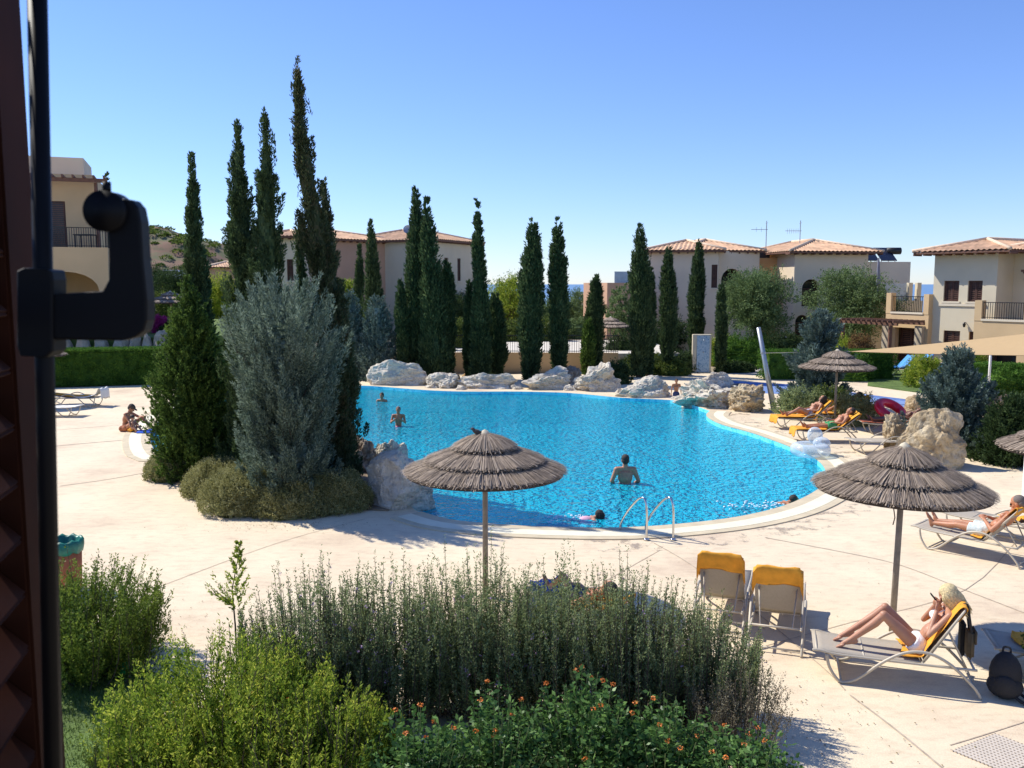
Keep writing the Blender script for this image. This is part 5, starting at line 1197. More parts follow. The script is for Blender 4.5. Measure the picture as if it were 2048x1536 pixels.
# roof terrace gear between the houses
m = MB(); q = XY(1800, 56)
tb = thing('roof_terrace', 'stepped roof terrace with glass screen and parapet posts between the two right-hand houses', 'terrace', V(q.x, q.y, 0))
p0, p1 = XY(1745, 57), XY(1845, 57.5); block(tb, p0, p1, 5, 0, 3.6, 'plaster_cream'); p, d, n, L = frame(p0, p1)
m = MB(); boxf(m, p, d, n, .9, 2.4, -.2, -.17, 3.6, 4.7); wobj('glass_screen', m, mat('pale_glass', (.42, .50, .56), .15), tb)
for u in (2.45, 3.05): m = MB(); boxf(m, p, d, n, u, u + .28, -.3, -.02, 3.6, 4.75); wobj('parapet_post', m, MATS['plaster_cream'], tb)
m = MB(); boxf(m, p, d, n, 1.5, 2.3, -.9, -.5, 3.6, 4.7); wobj('planter_screen', m, MATS['iron'], tb)
c_ = V(*(p + d * .55 - n * .4)); m = MB().tube([(c_.x, c_.y, 3.6), (c_.x, c_.y, 4.6)], .03, 6).cone((c_.x, c_.y, 4.7), (c_.x - .05, c_.y, 6.3), .16, .05); wobj('folded_parasol', m, mat('parasol_cloth', (.22, .22, .27), .9), tb, True)
# --- the near right house
b3 = thing('house', 'sunlit cream house with balconies and a brown pergola at the right edge', 'house', XY(1862, 50))
a = math.radians(57); d = V(math.cos(a), -math.sin(a), 0); n = V(d.y, -d.x, 0); q0 = XY(1864, 50.2); q1 = q0 + d * 3.55; E3 = 6.45
ops = [('rect', .62, 1.5, 3.72, 4.85), ('rect', 2.0, 2.8, 3.72, 4.85), ('rect', .75, 1.7, .0, 2.1), ('rect', 2.2, 2.75, .9, 2.1)]
block(b3, q0, q1, 8, 0, E3, 'plaster_cream', ops)
for i, o in enumerate(ops): opening(b3, q0, q1, o, sill=i < 2, rec=.16)
m = MB(); boxf(m, q0, d, n, .4, 3.05, .004, .06, 3.46, 3.60); wobj('string_course', m, MATS['trim'], b3)
hiproof(b3, q0, q1 + d * .2, 8, E3, .85, .24); lamp(b3, q0, d, n, 2.0, 2.45)
r0 = q1 - n * 1.6 + d * .002; r1 = r0 + d * 6; ops = [('rect', 1.45, 2.4, 2.9, 5.0)]
block(b3, r0, r1, 7, 0, E3 + .02, 'plaster_cream', ops); opening(b3, r0, r1, ops[0], sill=False); hiproof(b3, r0 + d * .2, r1, 7, E3 + .05, .85, .24); lamp(b3, r0, d, n, .75, 4.9)
m = MB(); cq = r0 + d * 1.0; boxf(m, r0, d, n, .9, 3.2, .02, 1.0, 5.30, 5.42)
m.beam(V(cq.x, cq.y, 4.75) + n * .03, V(cq.x, cq.y, 5.3) + n * .9, .08, .08); wobj('canopy', m, MATS['pergola_wood'], b3)
# balcony block over an arch, in front of the recessed part
c0 = q1 - d * .45 + n * 1.15; c1 = c0 + d * 5.5; ops = [('arch', .75, 2.3, 0, 1.85, .55)]
block(b3, c0, c1, 2.7, 0, 2.75, 'plaster_sand', ops, lops=[('rect', .4, 1.3, 0, 1.9)]); opening(b3, c0, c1, ops[0], sill=False, rec=.9, kind='none')
for u in (0, 2.55): m = MB(); boxf(m, c0, d, n, u, u + .38, -.38, .02, 2.752, 3.82); wobj('balcony_post', m, MATS['plaster_sand'], b3)
m = MB(); boxf(m, c0, d, n, .38, 5.4, -.3, .05, 2.755, 2.86); wobj('balcony_kerb', m, MATS['trim'], b3)
railing(b3, c0 + d * .38 - n * .15, c0 + d * 2.55 - n * .15, 2.86, .86, .12)
# lower left wing with its terrace, stone pillars and doors
k1 = q0 + d * .0 + n * .3; k0 = XY(1772, 52.9); dd = (k1 - k0).normalized(); n4 = V(dd.y, -dd.x, 0); k1 = k0 + dd * 3.1
ops = [('rect', .75, 2.3, 0, 2.15)]; block(b3, k0, k1, 4.5, 0, 2.95, 'plaster_sand', ops); w_ = opening(b3, k0, k1, ops[0], sill=False, rec=.5, name='door')
for u, h in ((0, 4.15), (2.72, 4.1)): m = MB(); boxf(m, k0, dd, n4, u, u + .36, -.36, .02, 2.952, h); wobj('terrace_post', m, MATS['plaster_sand'], b3)
railing(b3, k0 + dd * .36 - n4 * .15, k0 + dd * 2.72 - n4 * .15, 3.0, .95, .12)
m = MB(); boxf(m, k0, dd, n4, .36, 2.72, -.3, .05, 2.952, 3.05); wobj('terrace_kerb', m, MATS['trim'], b3)
for u in (.0, 2.4): m = MB(); boxf(m, k0, dd, n4, u, u + .5, .003, .25, 0, 2.3); wobj('stone_pillar', m, MATS['stone'], b3)
pg = MB(); z = 2.45; e0 = k0 - dd * 1.2 + n4 * 2.3; e1 = k1 + n4 * 2.3; e2 = k0 - dd * 1.2 + n4 * .3; e3 = k1 + n4 * .3
up = lambda q, z: V(q.x, q.y, z)
pg.beam(up(e0, z), up(e1, z), .12, .16); pg.beam(up(e2, z), up(e3, z), .12, .16)
for i in range(12): u = i / 11; pg.beam(up(e0.lerp(e1, u), z + .14) + n4 * .35, up(e2.lerp(e3, u), z + .14), .07, .12)
pe = wobj('pergola', pg, MATS['pergola_wood'], b3)
for q in (e0 + dd * .2, e1 - dd * .5): wobj('pergola_post', MB().beam(up(q, 0), up(q, z - .08), .16, .16, up=(1, 0, 0)), MATS['pergola_wood'], pe)
# --- the left house on its terrace
b4 = thing('house', 'sand-coloured two-storey house with arched porch and dark roof pergola at the far left', 'house', XY(150, 47) + V(0, 0, 2))
z0 = 1.95; DL = V(.94, .34, 0); f1 = XY(222, 46.4); f0 = f1 - DL * 8.2; zf = ZA(495, 46.3)
ops = [('arch', 4.6, 7.7, z0, z0 + 3.35, .95)]
block(b4, f0, f1, 3.6, z0, zf, 'plaster_sand', ops)
g1 = XY(202, 49.6); g0 = g1 - DL * 8.2; ops = [('rect', 5.0, 6.7, zf, zf + 2.6)]; zt = ZA(352, 50)
block(b4, g0, g1, 7, z0, zt, 'plaster_sand', ops); opening(b4, g0, g1, ops[0], sill=False, name='door')
ops = [('rect', 5.0, 5.9, z0, z0 + 2.2)]
h1 = XY(183, 51.6); h0 = h1 - DL * 8; block(b4, h0, h1, 4.5, zt + .002, ZA(318, 52), 'plaster_pale')
railing(b4, f0 - V(0, -.12, 0) + V(.2, 0, 0), f1 + V(-.15, .12, 0), zf, 1.0, .11); railing(b4, f1 + V(-.13, .15, 0), f1 + V(-.13, 3.5, 0), zf, 1.0, .11)
pg = MB(); z = zt - .45; a1 = XY(228, 48.4); a0 = a1 - DL * 5.5; c1_ = XY(226, 49.9); c0_ = c1_ - DL * 5.5
pg.beam(up(a0, z), up(a1, z), .14, .2)
for i in range(12): u = i / 11; pg.beam(up(a0.lerp(a1, u), z + .17) - V(0, .4, 0), up(c0_.lerp(c1_, u), z + .17), .09, .14)
pr2 = wobj('pergola', pg, MATS['pergola_wood'], b4); wobj('pergola_post', MB().beam(up(XY(205, 48.4), zf), up(XY(205, 48.4), z - .1), .14, .14, up=(1, 0, 0)), MATS['pergola_wood'], pr2)
m = MB(); q = XY(180, 48.2)
tt = thing('balcony_table', 'dark table on the balcony of the left house', 'table', V(q.x, q.y, zf)); obj('tabletop', MB().box((0, 0, .74), (1.0, .8, .05)), MATS['iron'], tt)
for x in (-.42, .42):
    for y in (-.32, .32): obj('leg', MB().box((x, y, .36), (.05, .05, .715)), MATS['iron'], tt)
# interior wall of the porch: door seen through the arch
m = MB(); 
opening(b4, g0, g1, ('rect', 5.2, 6.4, z0, z0 + 2.2), sill=False, name='door', rec=-.02)
# far roof beyond the hill and parked car
b5 = thing('house', 'distant low house with a pale tiled roof beyond the garden between the first two cypresses', 'house', V(XA(440, 105), 105, 1.0))
p0, p1 = XY(422, 104), XY(500, 106); block(b5, p0, p1, 6, -.1, 6.6, 'plaster_rose'); hiproof(b5, p0, p1, 6, 6.6, .4, .25)
cz = 5.0; cx, cy = XA(352, 98, cz), 98.0
cz = ZA(566, cy)
struct('car_park', MB().prism([[V(cx - 6, 94), V(cx + 8, 94), V(cx + 8, 102), V(cx - 6, 102)]], 1.9, cz), MATS['earth'])
car = thing('parked_car', 'small white car parked beyond the garden left of the first cypress', 'car', V(cx, cy, cz))
prof = [(-2.0, .3), (2.0, .3), (2.05, .75), (1.1, .92), (.55, 1.4), (-1.1, 1.42), (-1.7, .95), (-2.05, .85)]
M = Matrix((V(1, 0, 0), V(0, 0, 1), V(0, -1, 0))).transposed()
obj('body', MB().prism([[Vector(q) for q in prof]], -.8, .8, M), mat('car_paint', (.72, .75, .78), .3, coat=.5), car)
obj('windows', MB().prism([[Vector(q) for q in [(.95, .95), (.5, 1.33), (-1.05, 1.35), (-1.5, .97)]]], -.81, .81, M), MATS['glass'], car)
for x in (-1.25, 1.3):
    for y in (-.72, .72): obj('wheel', MB().tube([(x, y - .1, .32), (x, y + .1, .32)], .32, 14), MATS['rubber_black'], car)
# --- parapet wall with railing behind the pool, far house dots by the sea
pw = thing('parapet_wall', 'low cream garden wall topped by a thin dark railing behind the row of cypresses', 'wall', V(-1, 46.6, 0))
pa = [V(-15, 46.2), V(-9.5, 46.4), V(-3, 46.9), V(5.6, 46.6)]; m = MB()
for i in range(3):
    u_ = (pa[i + 1] - pa[i]).normalized() * (.0 if i < 2 else 0); wall(m, pa[i], pa[i + 1] - u_, -.02, 1.06, .28)
wobj('wall', m, MATS['plaster_sand'], pw)
for i in (1, 2): railing(pw, V(*pa[i], 0) + V(0, .14, 0), V(*pa[i + 1], 0) + V(0, .14, 0), 1.06, .9, .12)
for i, (px, Y, ww, hh) in enumerate(((1186, 112, 3.0, 2.2), (1200, 114, 4.0, 3.2), (1236, 115, 3.0, 3.0))):
    q = V(XA(px, Y), Y, 0); lb = ['leftmost small far cream building on the coast by the centre gap', 'middle small far cream building on the coast by the centre gap', 'right-hand small far cream building on the coast near the rose terrace'][i]
    t = thing('far_building', lb, 'building', q, group='small buildings on the coast'); obj('wall', MB().box((0, 0, hh / 2), (ww, 3, hh)), MATS['plaster_cream'], t); obj('roof', MB().lathe([(ww * .75, hh), (0, hh + .8)], 4), MATS['tile_roof'], t)
# --- the observer's own window: louvred shutter, rod and handle
sh = thing('window_shutter', 'dark brown louvred wooden shutter folded open at the left edge of the frame', 'shutter', PD(20, 768, .60))
Bm = lambda px, Y: PD(px, 768, Y)
e0 = PD(46, 768, .76); dv = V(.235, -.97, 0); dv.z = 0; Ls = dv.length; dv.normalize(); nn = V(-dv.y, dv.x, 0)
Mx = Matrix((dv, nn, V(0, 0, 1))).transposed(); zc = e0.z
def sb(mb, u0, u1, w0, w1, z0_, z1_, tilt=0): c = e0 + dv * (u0 + u1) / 2 + nn * (w0 + w1) / 2; mb.rbox((c.x, c.y, (z0_ + z1_) / 2), (u1 - u0, abs(w1 - w0), z1_ - z0_), r=.0025, M=Mx @ Matrix.Rotation(tilt, 3, 'X'))
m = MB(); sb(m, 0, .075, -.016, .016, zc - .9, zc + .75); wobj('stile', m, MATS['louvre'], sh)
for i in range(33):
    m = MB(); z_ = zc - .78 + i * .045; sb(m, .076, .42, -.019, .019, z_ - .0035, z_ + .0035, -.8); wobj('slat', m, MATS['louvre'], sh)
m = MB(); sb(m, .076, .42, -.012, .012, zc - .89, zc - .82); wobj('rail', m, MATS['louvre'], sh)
rd = thing('espagnolette', 'black metal shutter rod with a bulky latch handle silhouetted close to the lens', 'latch', PD(92, 768, .55))
wobj('rod', MB().tube([PD(70, -220, .55), PD(110, 1700, .55)], .0056, 16), MATS['black_plastic'], rd, True)
Mh = Matrix((V(1, 0, 0), V(0, 0, 1), V(0, -1, 0))).transposed(); sc = .55 / F
def outl(pts): return [Vector(((PD(a, b, .55)).x, (PD(a, b, .55)).z)) for a, b in pts]
def plate(name, pts, y0, y1, bev=.003):
    l = outl(pts)
    if area(l) < 0: l.reverse()
    mb = MB().prism([l], .0, y1 - y0, Mh, (0, .55 - y0, 0)); o = wobj(name, mb, MATS['black_plastic'], rd)
    b = o.modifiers.new('b', 'BEVEL'); b.width = bev; b.segments = 3; b.limit_method = 'ANGLE'; b.angle_limit = 1.2
    for q in o.data.polygons: q.use_smooth = False
    return o
plate('clamp', [(50, 542), (62, 536), (118, 540), (122, 560), (122, 700), (110, 712), (56, 710), (50, 690)], -.008, .010)
arm = [(112, 588), (216, 582), (228, 560), (228, 474), (222, 430), (236, 408), (256, 399), (274, 402), (286, 416), (292, 445), (296, 520), (304, 600), (304, 640), (298, 660), (280, 674), (255, 680), (112, 678)]
plate('handle_arm', arm, -.006, .008)
c_ = PD(219, 424, .545); wobj('knob', MB().tube([c_ + V(0, .008, 0), c_ + V(0, -.009, 0)], .0121, 32), MATS['black_plastic'], rd, True)
c_ = PD(214, 384, .55); wobj('screw', MB().tube([c_ - V(0, 0, .001), c_ + V(0, 0, .006)], .0026, 10), MATS['black_plastic'], rd, True)
# ------------------------------------------------------------------ trees and plants
CG = 'cypresses in the row behind the pool'
IG = 'cypresses standing in the planting bed'
# planting bed in the pool (left)
cypress(390, 300, 23.2, 92, 'sharp-pointed dark green cypress, the leftmost big one', prof='spire', group=IG, n=1500, lean=(0, 0), amp=.16)
cypress(488, 228, 20.3, 112, 'feathery-topped cypress, left one of the close pair in the planting bed', prof='ragged', group=IG, n=1500, bend=.4, amp=.3)
cypress(530, 212, 19.9, 118, 'feathery-topped cypress, right one of the close pair in the planting bed', prof='ragged', group=IG, n=1700, bend=-.3, amp=.32)
t_ = cypress(646, 105, 20.2, 98, 'tallest cypress, bent and ragged with a kinked tip, between the pair and the house', 'cypress_warm', prof='ragged', group=IG, n=2600, lean=(-.022, 0), bend=1.3, amp=.38)
cypress(660, 335, 20.6, 50, 'short secondary cypress stem rising on the right of the tallest cypress', 'cypress_warm', prof='col', group=IG, n=900, bend=.5, amp=.4)
cypress(602, 425, 21.5, 44, 'slim cypress hugging the left side of the tallest cypress', prof='spire', group=IG, n=800, amp=.3)
cypress(668, 640, 19.6, 60, 'low dark cypress behind the right side of the blue juniper', 'cypress_warm', prof='col', group=IG, n=1100, amp=.2)
cypress(462, 600, 21.0, 40, 'narrow light-green young cypress between the bushy conifer and the blue juniper', 'thuja', prof='spire', group=IG, n=700, amp=.3)
def bush(name, loc, size, mt, label, cat='shrub', nf=500, K=16, lf=.06, lw=.4, up=.2, side=.9, seed=0, group=None, outw=.8, flen=.5, shape='ell', core_=.7, parts='foliage', amp=.2, rz=0.0, base=.1, fl=None):
    rng = np.random.default_rng(seed + 100); t = thing(name, label, cat, loc, rz, group); sx, sy, h = size
    wq = wob(rng, 8, amp); a = rng.random(nf) * 6.283
    if shape == 'box':
        u = rng.random((nf, 3)) * 2 - 1; f = rng.integers(0, 3, nf); ar = np.array([sy * h, sx * h, sx * sy * 1.5]); f = rng.choice(3, nf, p=ar / ar.sum()); sg = np.where(rng.random(nf) < .5, -1., 1.)
        for i in range(3): u[f == i, i] = sg[f == i] if i < 2 else 1
        u[:, 2] = (u[:, 2] + 1) / 2; nv = np.zeros((nf, 3)); nv[np.arange(nf), f] = u[np.arange(nf), f] if True else 0; nv[f == 2] = (0, 0, 1)
        st = u * np.array([sx / 2, sy / 2, h]) * (1 + .025 * wq(u[:, 0] * 6, u[:, 2] * 6))[:, None]; st -= nv * flen * .6; D = nrm(nv + rng.normal(size=(nf, 3)) * .4 + np.array([0, 0, .3])); Ln = flen * np.ones(nf)
    else:
        ct = rng.random(nf) ** .8; ph = np.arcsin(ct * (1 - base) + base * rng.random(nf)); r_ = (1 + wq(a, ph * 2.5))
        nv = np.stack([np.cos(a) * np.cos(ph), np.sin(a) * np.cos(ph), np.sin(ph)], 1)
        if shape == 'cone': hh = rng.random(nf) ** 1.35; nv = np.stack([np.cos(a) * (1 - hh) ** .75, np.sin(a) * (1 - hh) ** .75, hh * .98 + .02], 1)
        st = nv * np.array([sx / 2, sy / 2, h]) * r_[:, None] * (1 - flen * .55); D = nrm(nv * outw + np.array([0, 0, up + .15]) + rng.normal(size=(nf, 3)) * .3); Ln = flen * (.7 + .6 * rng.random(nf)) * min(h, sx) * .8
    vs = fronds(st, D, Ln, K, lf, lf * lw, rng, up=up, side=side, side_r=.13)
    if core_ and shape == 'ell':
        vs = np.concatenate([vs, core(lambda z: (0, 0), lambda z: (sx / 2) * core_ * math.sqrt(max(0.02, 1 - (z / h) ** 2)), 0, h * core_ * .98, rng, 24, 20, .15) * np.array([1, sy / sx, 1])])
    if core_ and shape == 'box':
        cv = np.array(MB().box((0, 0, h * .475), (sx * .93, sy * .85, h * .93)).v); cf = [(0, 1, 3, 2), (4, 6, 7, 5), (0, 4, 5, 1), (2, 3, 7, 6), (1, 5, 7, 3)]; vs = np.concatenate([vs, np.array([cv[i] for f_ in cf for i in f_])])
    if core_ and shape == 'cone':
        vs = np.concatenate([vs, core(lambda z: (0, 0), lambda z: (sx / 2) * core_ * max(.02, 1 - z / h) ** .75, 0.05, h * .93, rng, 14, 20, .2)])
    link(parts, npmesh(parts, vs, 4, MATS[mt]), t)
    if fl:
        m2, nF, sz = fl; i = rng.choice(len(st), nF); q = st[i] + D[i] * (Ln[i] * (.8 + .3 * rng.random(nF)))[:, None]
        pv = np.concatenate([leafquads(q, rng.normal(size=(nF, 3)), sz, sz * .8, rng) for _ in range(5)]); link('flowers', npmesh('flowers', pv, 4, MATS[m2]), t)['kind'] = 'stuff'
    return t
def stems(t, n, spread, h, r=.012, seed=0, cx=.25, name='stems', m='twig'):
    rng = random.Random(seed); mb = MB()
    for i in range(n):
        a = rng.random() * 6.28; s0 = rng.random() * cx; e = V(math.cos(a), math.sin(a), 0) * spread * (.3 + .7 * rng.random())
        p0 = V(math.cos(a), math.sin(a), 0) * s0; p1 = p0 + e * .4 + V(0, 0, h * .5); p2 = p0 + e + V(rng.gauss(0, .05), rng.gauss(0, .05), h * rng.uniform(.75, 1))
        mb.tube(smooth_curve([p0, p1, p2], 4), [r * (1 - .09 * k) for k in range(9)], 5)
    return obj(name, mb, MATS[m], t)
# bushy bright conifer in front of the leftmost cypress
def conifer(px, topy, Y, wpx, mt, label, nf, name='conifer', lf=.08, seed=1, hang=.0, prof=None, K=40, up=.35, outw=1.0, z0=0.0, frond=.55, lw=.28, cat='tree', group=None, basepx=None, wild=.22, jit=1.0, plume=0, coref=.62):
    # trunk with many ascending branches, each clothed in short sprays
    rng = np.random.default_rng(seed); h = ZA(topy, Y) - z0; base = V(XA(px, Y, z0 + h * .5), Y, z0); Rm = wpx / F * Y / 2; t = thing(name, label, cat, base, group=group)
    prof = prof or (lambda u: (1 - u) ** .7 * min(1, .7 + u)); pf = np.vectorize(prof); wq = wob(rng, 8, wild)
    u = rng.random(nf * 2); u = u[rng.random(nf * 2) < np.maximum(pf(u), .1) / 1.1][:nf]; a = rng.random(len(u)) * 6.283; r = Rm * pf(u) * (1 + wq(a, u * h * 1.4) + rng.normal(size=len(u)) * wild * .6 * jit)
    rad = np.stack([np.cos(a), np.sin(a), 0 * a], 1); Lb = frond * (.6 + .8 * rng.random(len(u))) * np.clip(Rm, .4, 1.2)
    D = nrm(rad * outw + np.array([0, 0, 1.0]) + rng.normal(size=(len(u), 3)) * .18); tip = rad * r[:, None] + np.array([0, 0, 1.0]) * (u * h * .93)[:, None] + np.array([0, 0, 1]) * .07 * h * u[:, None]
    st = tip - D * Lb[:, None] * .9
    # every branch: a tapering plume of side sprays
    nb = 7; tt = rng.random((len(u), nb, 1)); s0 = st[:, None, :] + D[:, None, :] * Lb[:, None, None] * tt + np.array([0, 0, 1.0]) * (up * .5 * Lb[:, None, None] * tt ** 2)
    d2 = nrm(D[:, None, :] + rng.normal(size=(len(u), nb, 3)) * (.24 if plume else .38)); L2 = (Lb[:, None, None] * ((.30 if plume else .38) - .20 * tt)).reshape(-1)
    v1 = fronds(s0.reshape(-1, 3), d2.reshape(-1, 3), L2, max(3, K // nb), lf, lf * lw, rng, up=.15, side=.5, side_r=.08)
    v2 = fronds(st, D, Lb, K // 3, lf, lf * lw, rng, up=up * .5, side=.45, side_r=.03)
    vc = core(lambda z: (0, 0), lambda z: Rm * coref * prof(min(1, z / h)), .05, h * .86, rng, *((36, 90) if Y < 26 else (16, 40)), .3)
    link('foliage', npmesh('foliage', np.concatenate([v1, v2, vc]), 4, MATS[mt]), t)
    obj('trunk', MB().tube([(0, 0, -.05), (.02, 0, h * .4), (0, 0, h * .85)], [.08 + Rm * .05, .06, .012], 8), MATS['bark'], t, True)
    return t
conifer(382, 560, 21.2, 165, 'thuja', 'bushy bright green conifer at the left end of the planting bed', 1500, 'conifer', .085, 5, prof=lambda u: (.80 + .25 * math.sin(u * 3.0)) * max(0, 1 - u ** 1.7) ** .8 + .0, lw=.34, frond=.55, plume=1, coref=.48, K=56)
def plume_tree(px, topy, Y, wpx, mt, label, nf, prof, seed=1, K=260, L=1.0, lf=.07, lw=.24, out=.8, curve=.45, thick=.085, nest=.9, name='blue_juniper', cat='tree', cf=.4):
    rng = np.random.default_rng(seed); h = ZA(topy, Y); base = V(XA(px, Y, h * .5), Y, 0); Rm = wpx / F * Y / 2; t = thing(name, label, cat, base); pf = np.vectorize(prof)
    u = rng.random(nf) ** .9 * .97; a = rng.random(nf) * 6.283; r = Rm * pf(u) * (.72 + .5 * rng.random(nf)) ; rad = np.stack([np.cos(a), np.sin(a), 0 * a], 1)
    Lb = L * (.45 + .85 * rng.random(nf)) * (.65 + .6 * u); tip = rad * r[:, None]; tip[:, 2] = h * (.05 + u * .95) - .02
    D = nrm(rad * (out * (.6 + .8 * rng.random((nf, 1)))) + np.array([0, 0, 1.0]) * (1 + .9 * (u[:, None] > .8)) + rng.normal(size=(nf, 3)) * .14); st = tip - D * Lb[:, None] - np.array([0, 0, 1.0]) * curve * Lb[:, None] * .6; st[:, 2] = np.maximum(st[:, 2], .05)
    tt = rng.random((nf, K, 1)) ** .75; U = np.array([0, 0, 1.0]); c = st[:, None] + D[:, None] * Lb[:, None, None] * tt + U * curve * Lb[:, None, None] * tt ** 2; T = nrm(D[:, None] + U * 2 * curve * tt)
    w_ = thick * (Lb[:, None, None] ** .5) * np.sin(np.clip(tt * 1.12 + .02, 0, 1) * 3.05) ** .7 * (.45 + .55 * rng.random((nf, K, 1))); off = nrm(rng.normal(size=(nf, K, 3))); p = c + off * w_; d = T * 1.0 + off * .75
    sz = (lf * (.6 + .7 * rng.random((nf, K, 1)))).reshape(-1); vs = leafquads(p.reshape(-1, 3), d.reshape(-1, 3), sz, sz * lw, rng)
    vc = core(lambda z: (0, 0), lambda z: Rm * cf * prof(min(1, z / h)), .05, h * .8, rng, 34, 90, .3)
    link('foliage', npmesh('foliage', np.concatenate([vs, vc]), 4, MATS[mt]), t); mb = MB().tube([(0, 0, -.05), (.03, 0, h * .4), (0, 0, h * .8)], [.13, .09, .02], 8)
    for i in range(0, nf, 5): q = V(*st[i]); mb.tube([V(0, 0, max(.1, q.z - .5)), q, V(*(st[i] + D[i] * Lb[i] * .6 + U * curve * Lb[i] * .36))], [.028, .018, .006], 5)
    obj('trunk', mb, MATS['bark'], t, True); return t
def jprof(u):
    if u < .12: return .60 + u * 2.0
    if u < .50: return .84 - .04 * math.sin((u - .12) * 8)
    if u < .74: return .80 + (u - .50) * 1.0
    return max(.06, 1.04 - ((u - .74) / .26) ** 1.1 * .55)
plume_tree(572, 548, 18.3, 218, 'juniper', 'large silvery blue juniper with flaring plumes in the middle of the planting bed', 430, jprof, 8, K=360, out=1.25, thick=.11, lf=.075)
SG = 'clipped ground-cover shrubs round the planting bed'
for i, (px, py, w_, dp, h, mt, lb) in enumerate(((352, 955, 105, 1.2, .62, 'ground_shrub', 'low yellow-green shrub at the left tip of the planting bed'), (440, 988, 125, 1.3, .72, 'ground_shrub', 'rounded yellow-green shrub in front of the bushy conifer'),
        (490, 1018, 150, 1.5, .80, 'ground_shrub', 'largest pale yellow-green shrub at the front left of the blue juniper'), (585, 1026, 150, 1.2, .66, 'ground_shrub', 'yellow-green shrub under the middle of the blue juniper'),
        (668, 1016, 130, 1.2, .72, 'ground_shrub', 'yellow-green shrub between the blue juniper and the large boulder'))):
    q = P(px, py); bush('shrub', q + V(0, .05, -.05), (w_ / F * q.y * 1.25, dp * 1.25, h * 1.12), mt, lb, nf=2600, K=14, lf=.042, lw=.5, flen=.2, seed=i, group=SG, core_=.78, amp=.10, up=.3, side=1.2)
# the row of cypresses behind the pool
row = [(745, 440, 52, 44, 'spire', 'pointed cypress in front of the rose wall, left of the close pair', 1.0), (718, 487, 58, 17, 'col', 'tiny dark slim cypress against the rose wall', 1.0),
       (803, 560, 43, 22, 'col', 'short narrow cypress on the left of the close pair behind the pool', 0), (831, 372, 43.5, 42, 'col', 'tall cypress with a rounded top, left of the close pair behind the pool', 0),
       (868, 393, 42.8, 62, 'ragged', 'thick leaning cypress, right of the close pair behind the pool', 0), (893, 520, 43.4, 36, 'col', 'dark cypress pressed against the right side of the thick leaning one', 0),
       (958, 397, 42.5, 40, 'ragged', 'tall slim cypress with a thin pointed tip, left of the house-free gap', 0), (938, 560, 43.2, 18, 'col', 'very narrow cypress beside the left of the tall slim one', 0), (992, 588, 43.5, 36, 'col', 'short dark cypress right beside the tall slim one', 0),
       (1063, 440, 42.5, 50, 'col', 'stout cypress with a feathery top in the middle of the row', 0), (1117, 436, 42.8, 38, 'col', 'slender cypress with a crooked tip right of the stout one', 0),
       (1190, 551, 45.2, 36, 'col', 'small cypress in front of the rose terrace block', 0), (1281, 450, 44.6, 44, 'col', 'tallest cypress in front of the twin-roofed house', 0), (1299, 535, 45.0, 24, 'col', 'short cypress touching the right of the tallest one before the twin-roofed house', 0),
       (1337, 495, 45.6, 32, 'col', 'middle cypress in front of the twin-roofed house', 0), (1395, 480, 54.0, 32, 'col', 'cypress rising behind the blue mosaic slab', 0), (1443, 568, 46.6, 20, 'col', 'thin young cypress right of the blue mosaic slab', 0)]
for i, (px, ty, Y, wp2, pf_, lb, z0) in enumerate(row):
    cypress(px, ty, Y, wp2, lb, 'cypress', z0=z0, prof=pf_, group=CG, n=int(350 + wp2 * 14), lean=(-.03 if px == 868 else 0, 0), bend=.35 * (-1) ** i, amp=.2, lf=.11)
cypress(1176, 640, 44.6, 26, 'light green young cypress leaning on the small one before the rose terrace', 'thuja', prof='col', group=CG, n=400, lf=.11)
cypress(216, 345, 62, 20, 'tip of a thin cypress showing above the left house pergola', 'cypress', z0=2, prof='spire', n=400, lf=.15)
# blue-grey conifers in the middle distance
conifer(702, 585, 44.0, 72, 'spruce', 'grey-green juniper behind the far pool corner, left of two', 500, 'juniper', .15, 21, prof=lambda u: (1 - u) ** .45 * .9, lw=.3)
conifer(757, 592, 43.5, 88, 'spruce', 'grey-green juniper behind the far pool corner, right of two', 600, 'juniper', .15, 22, prof=lambda u: (1 - u) ** .5 * .95, lw=.3)
plume_tree(1640, 618, 33.6, 165, 'spruce', 'wide blue-grey spruce behind the far thatched parasol', 330, lambda u: ((1 - u) ** .55) * (.82 + .25 * math.sin(u * 17)), 23, K=130, L=1.1, lf=.13, lw=.28, out=1.7, curve=.2, thick=.12, name='spruce_tree')
plume_tree(1912, 690, 25.0, 190, 'spruce', 'grey-green shrubby conifer with several leaders behind the craggy golden boulder', 420, lambda u: max(.06, (1 - u) ** .6) * (.9 + .2 * math.sin(u * 14)), 24, K=150, L=.8, lf=.09, lw=.34, out=1.2, curve=.3, thick=.11, name='conifer')
conifer(2025, 795, 23.0, 150, 'dark_shrub', 'dark low conifer at the right edge behind the cut-off parasol', 600, 'conifer', .10, 25, prof=lambda u: (1 - u) ** .5, lw=.4)
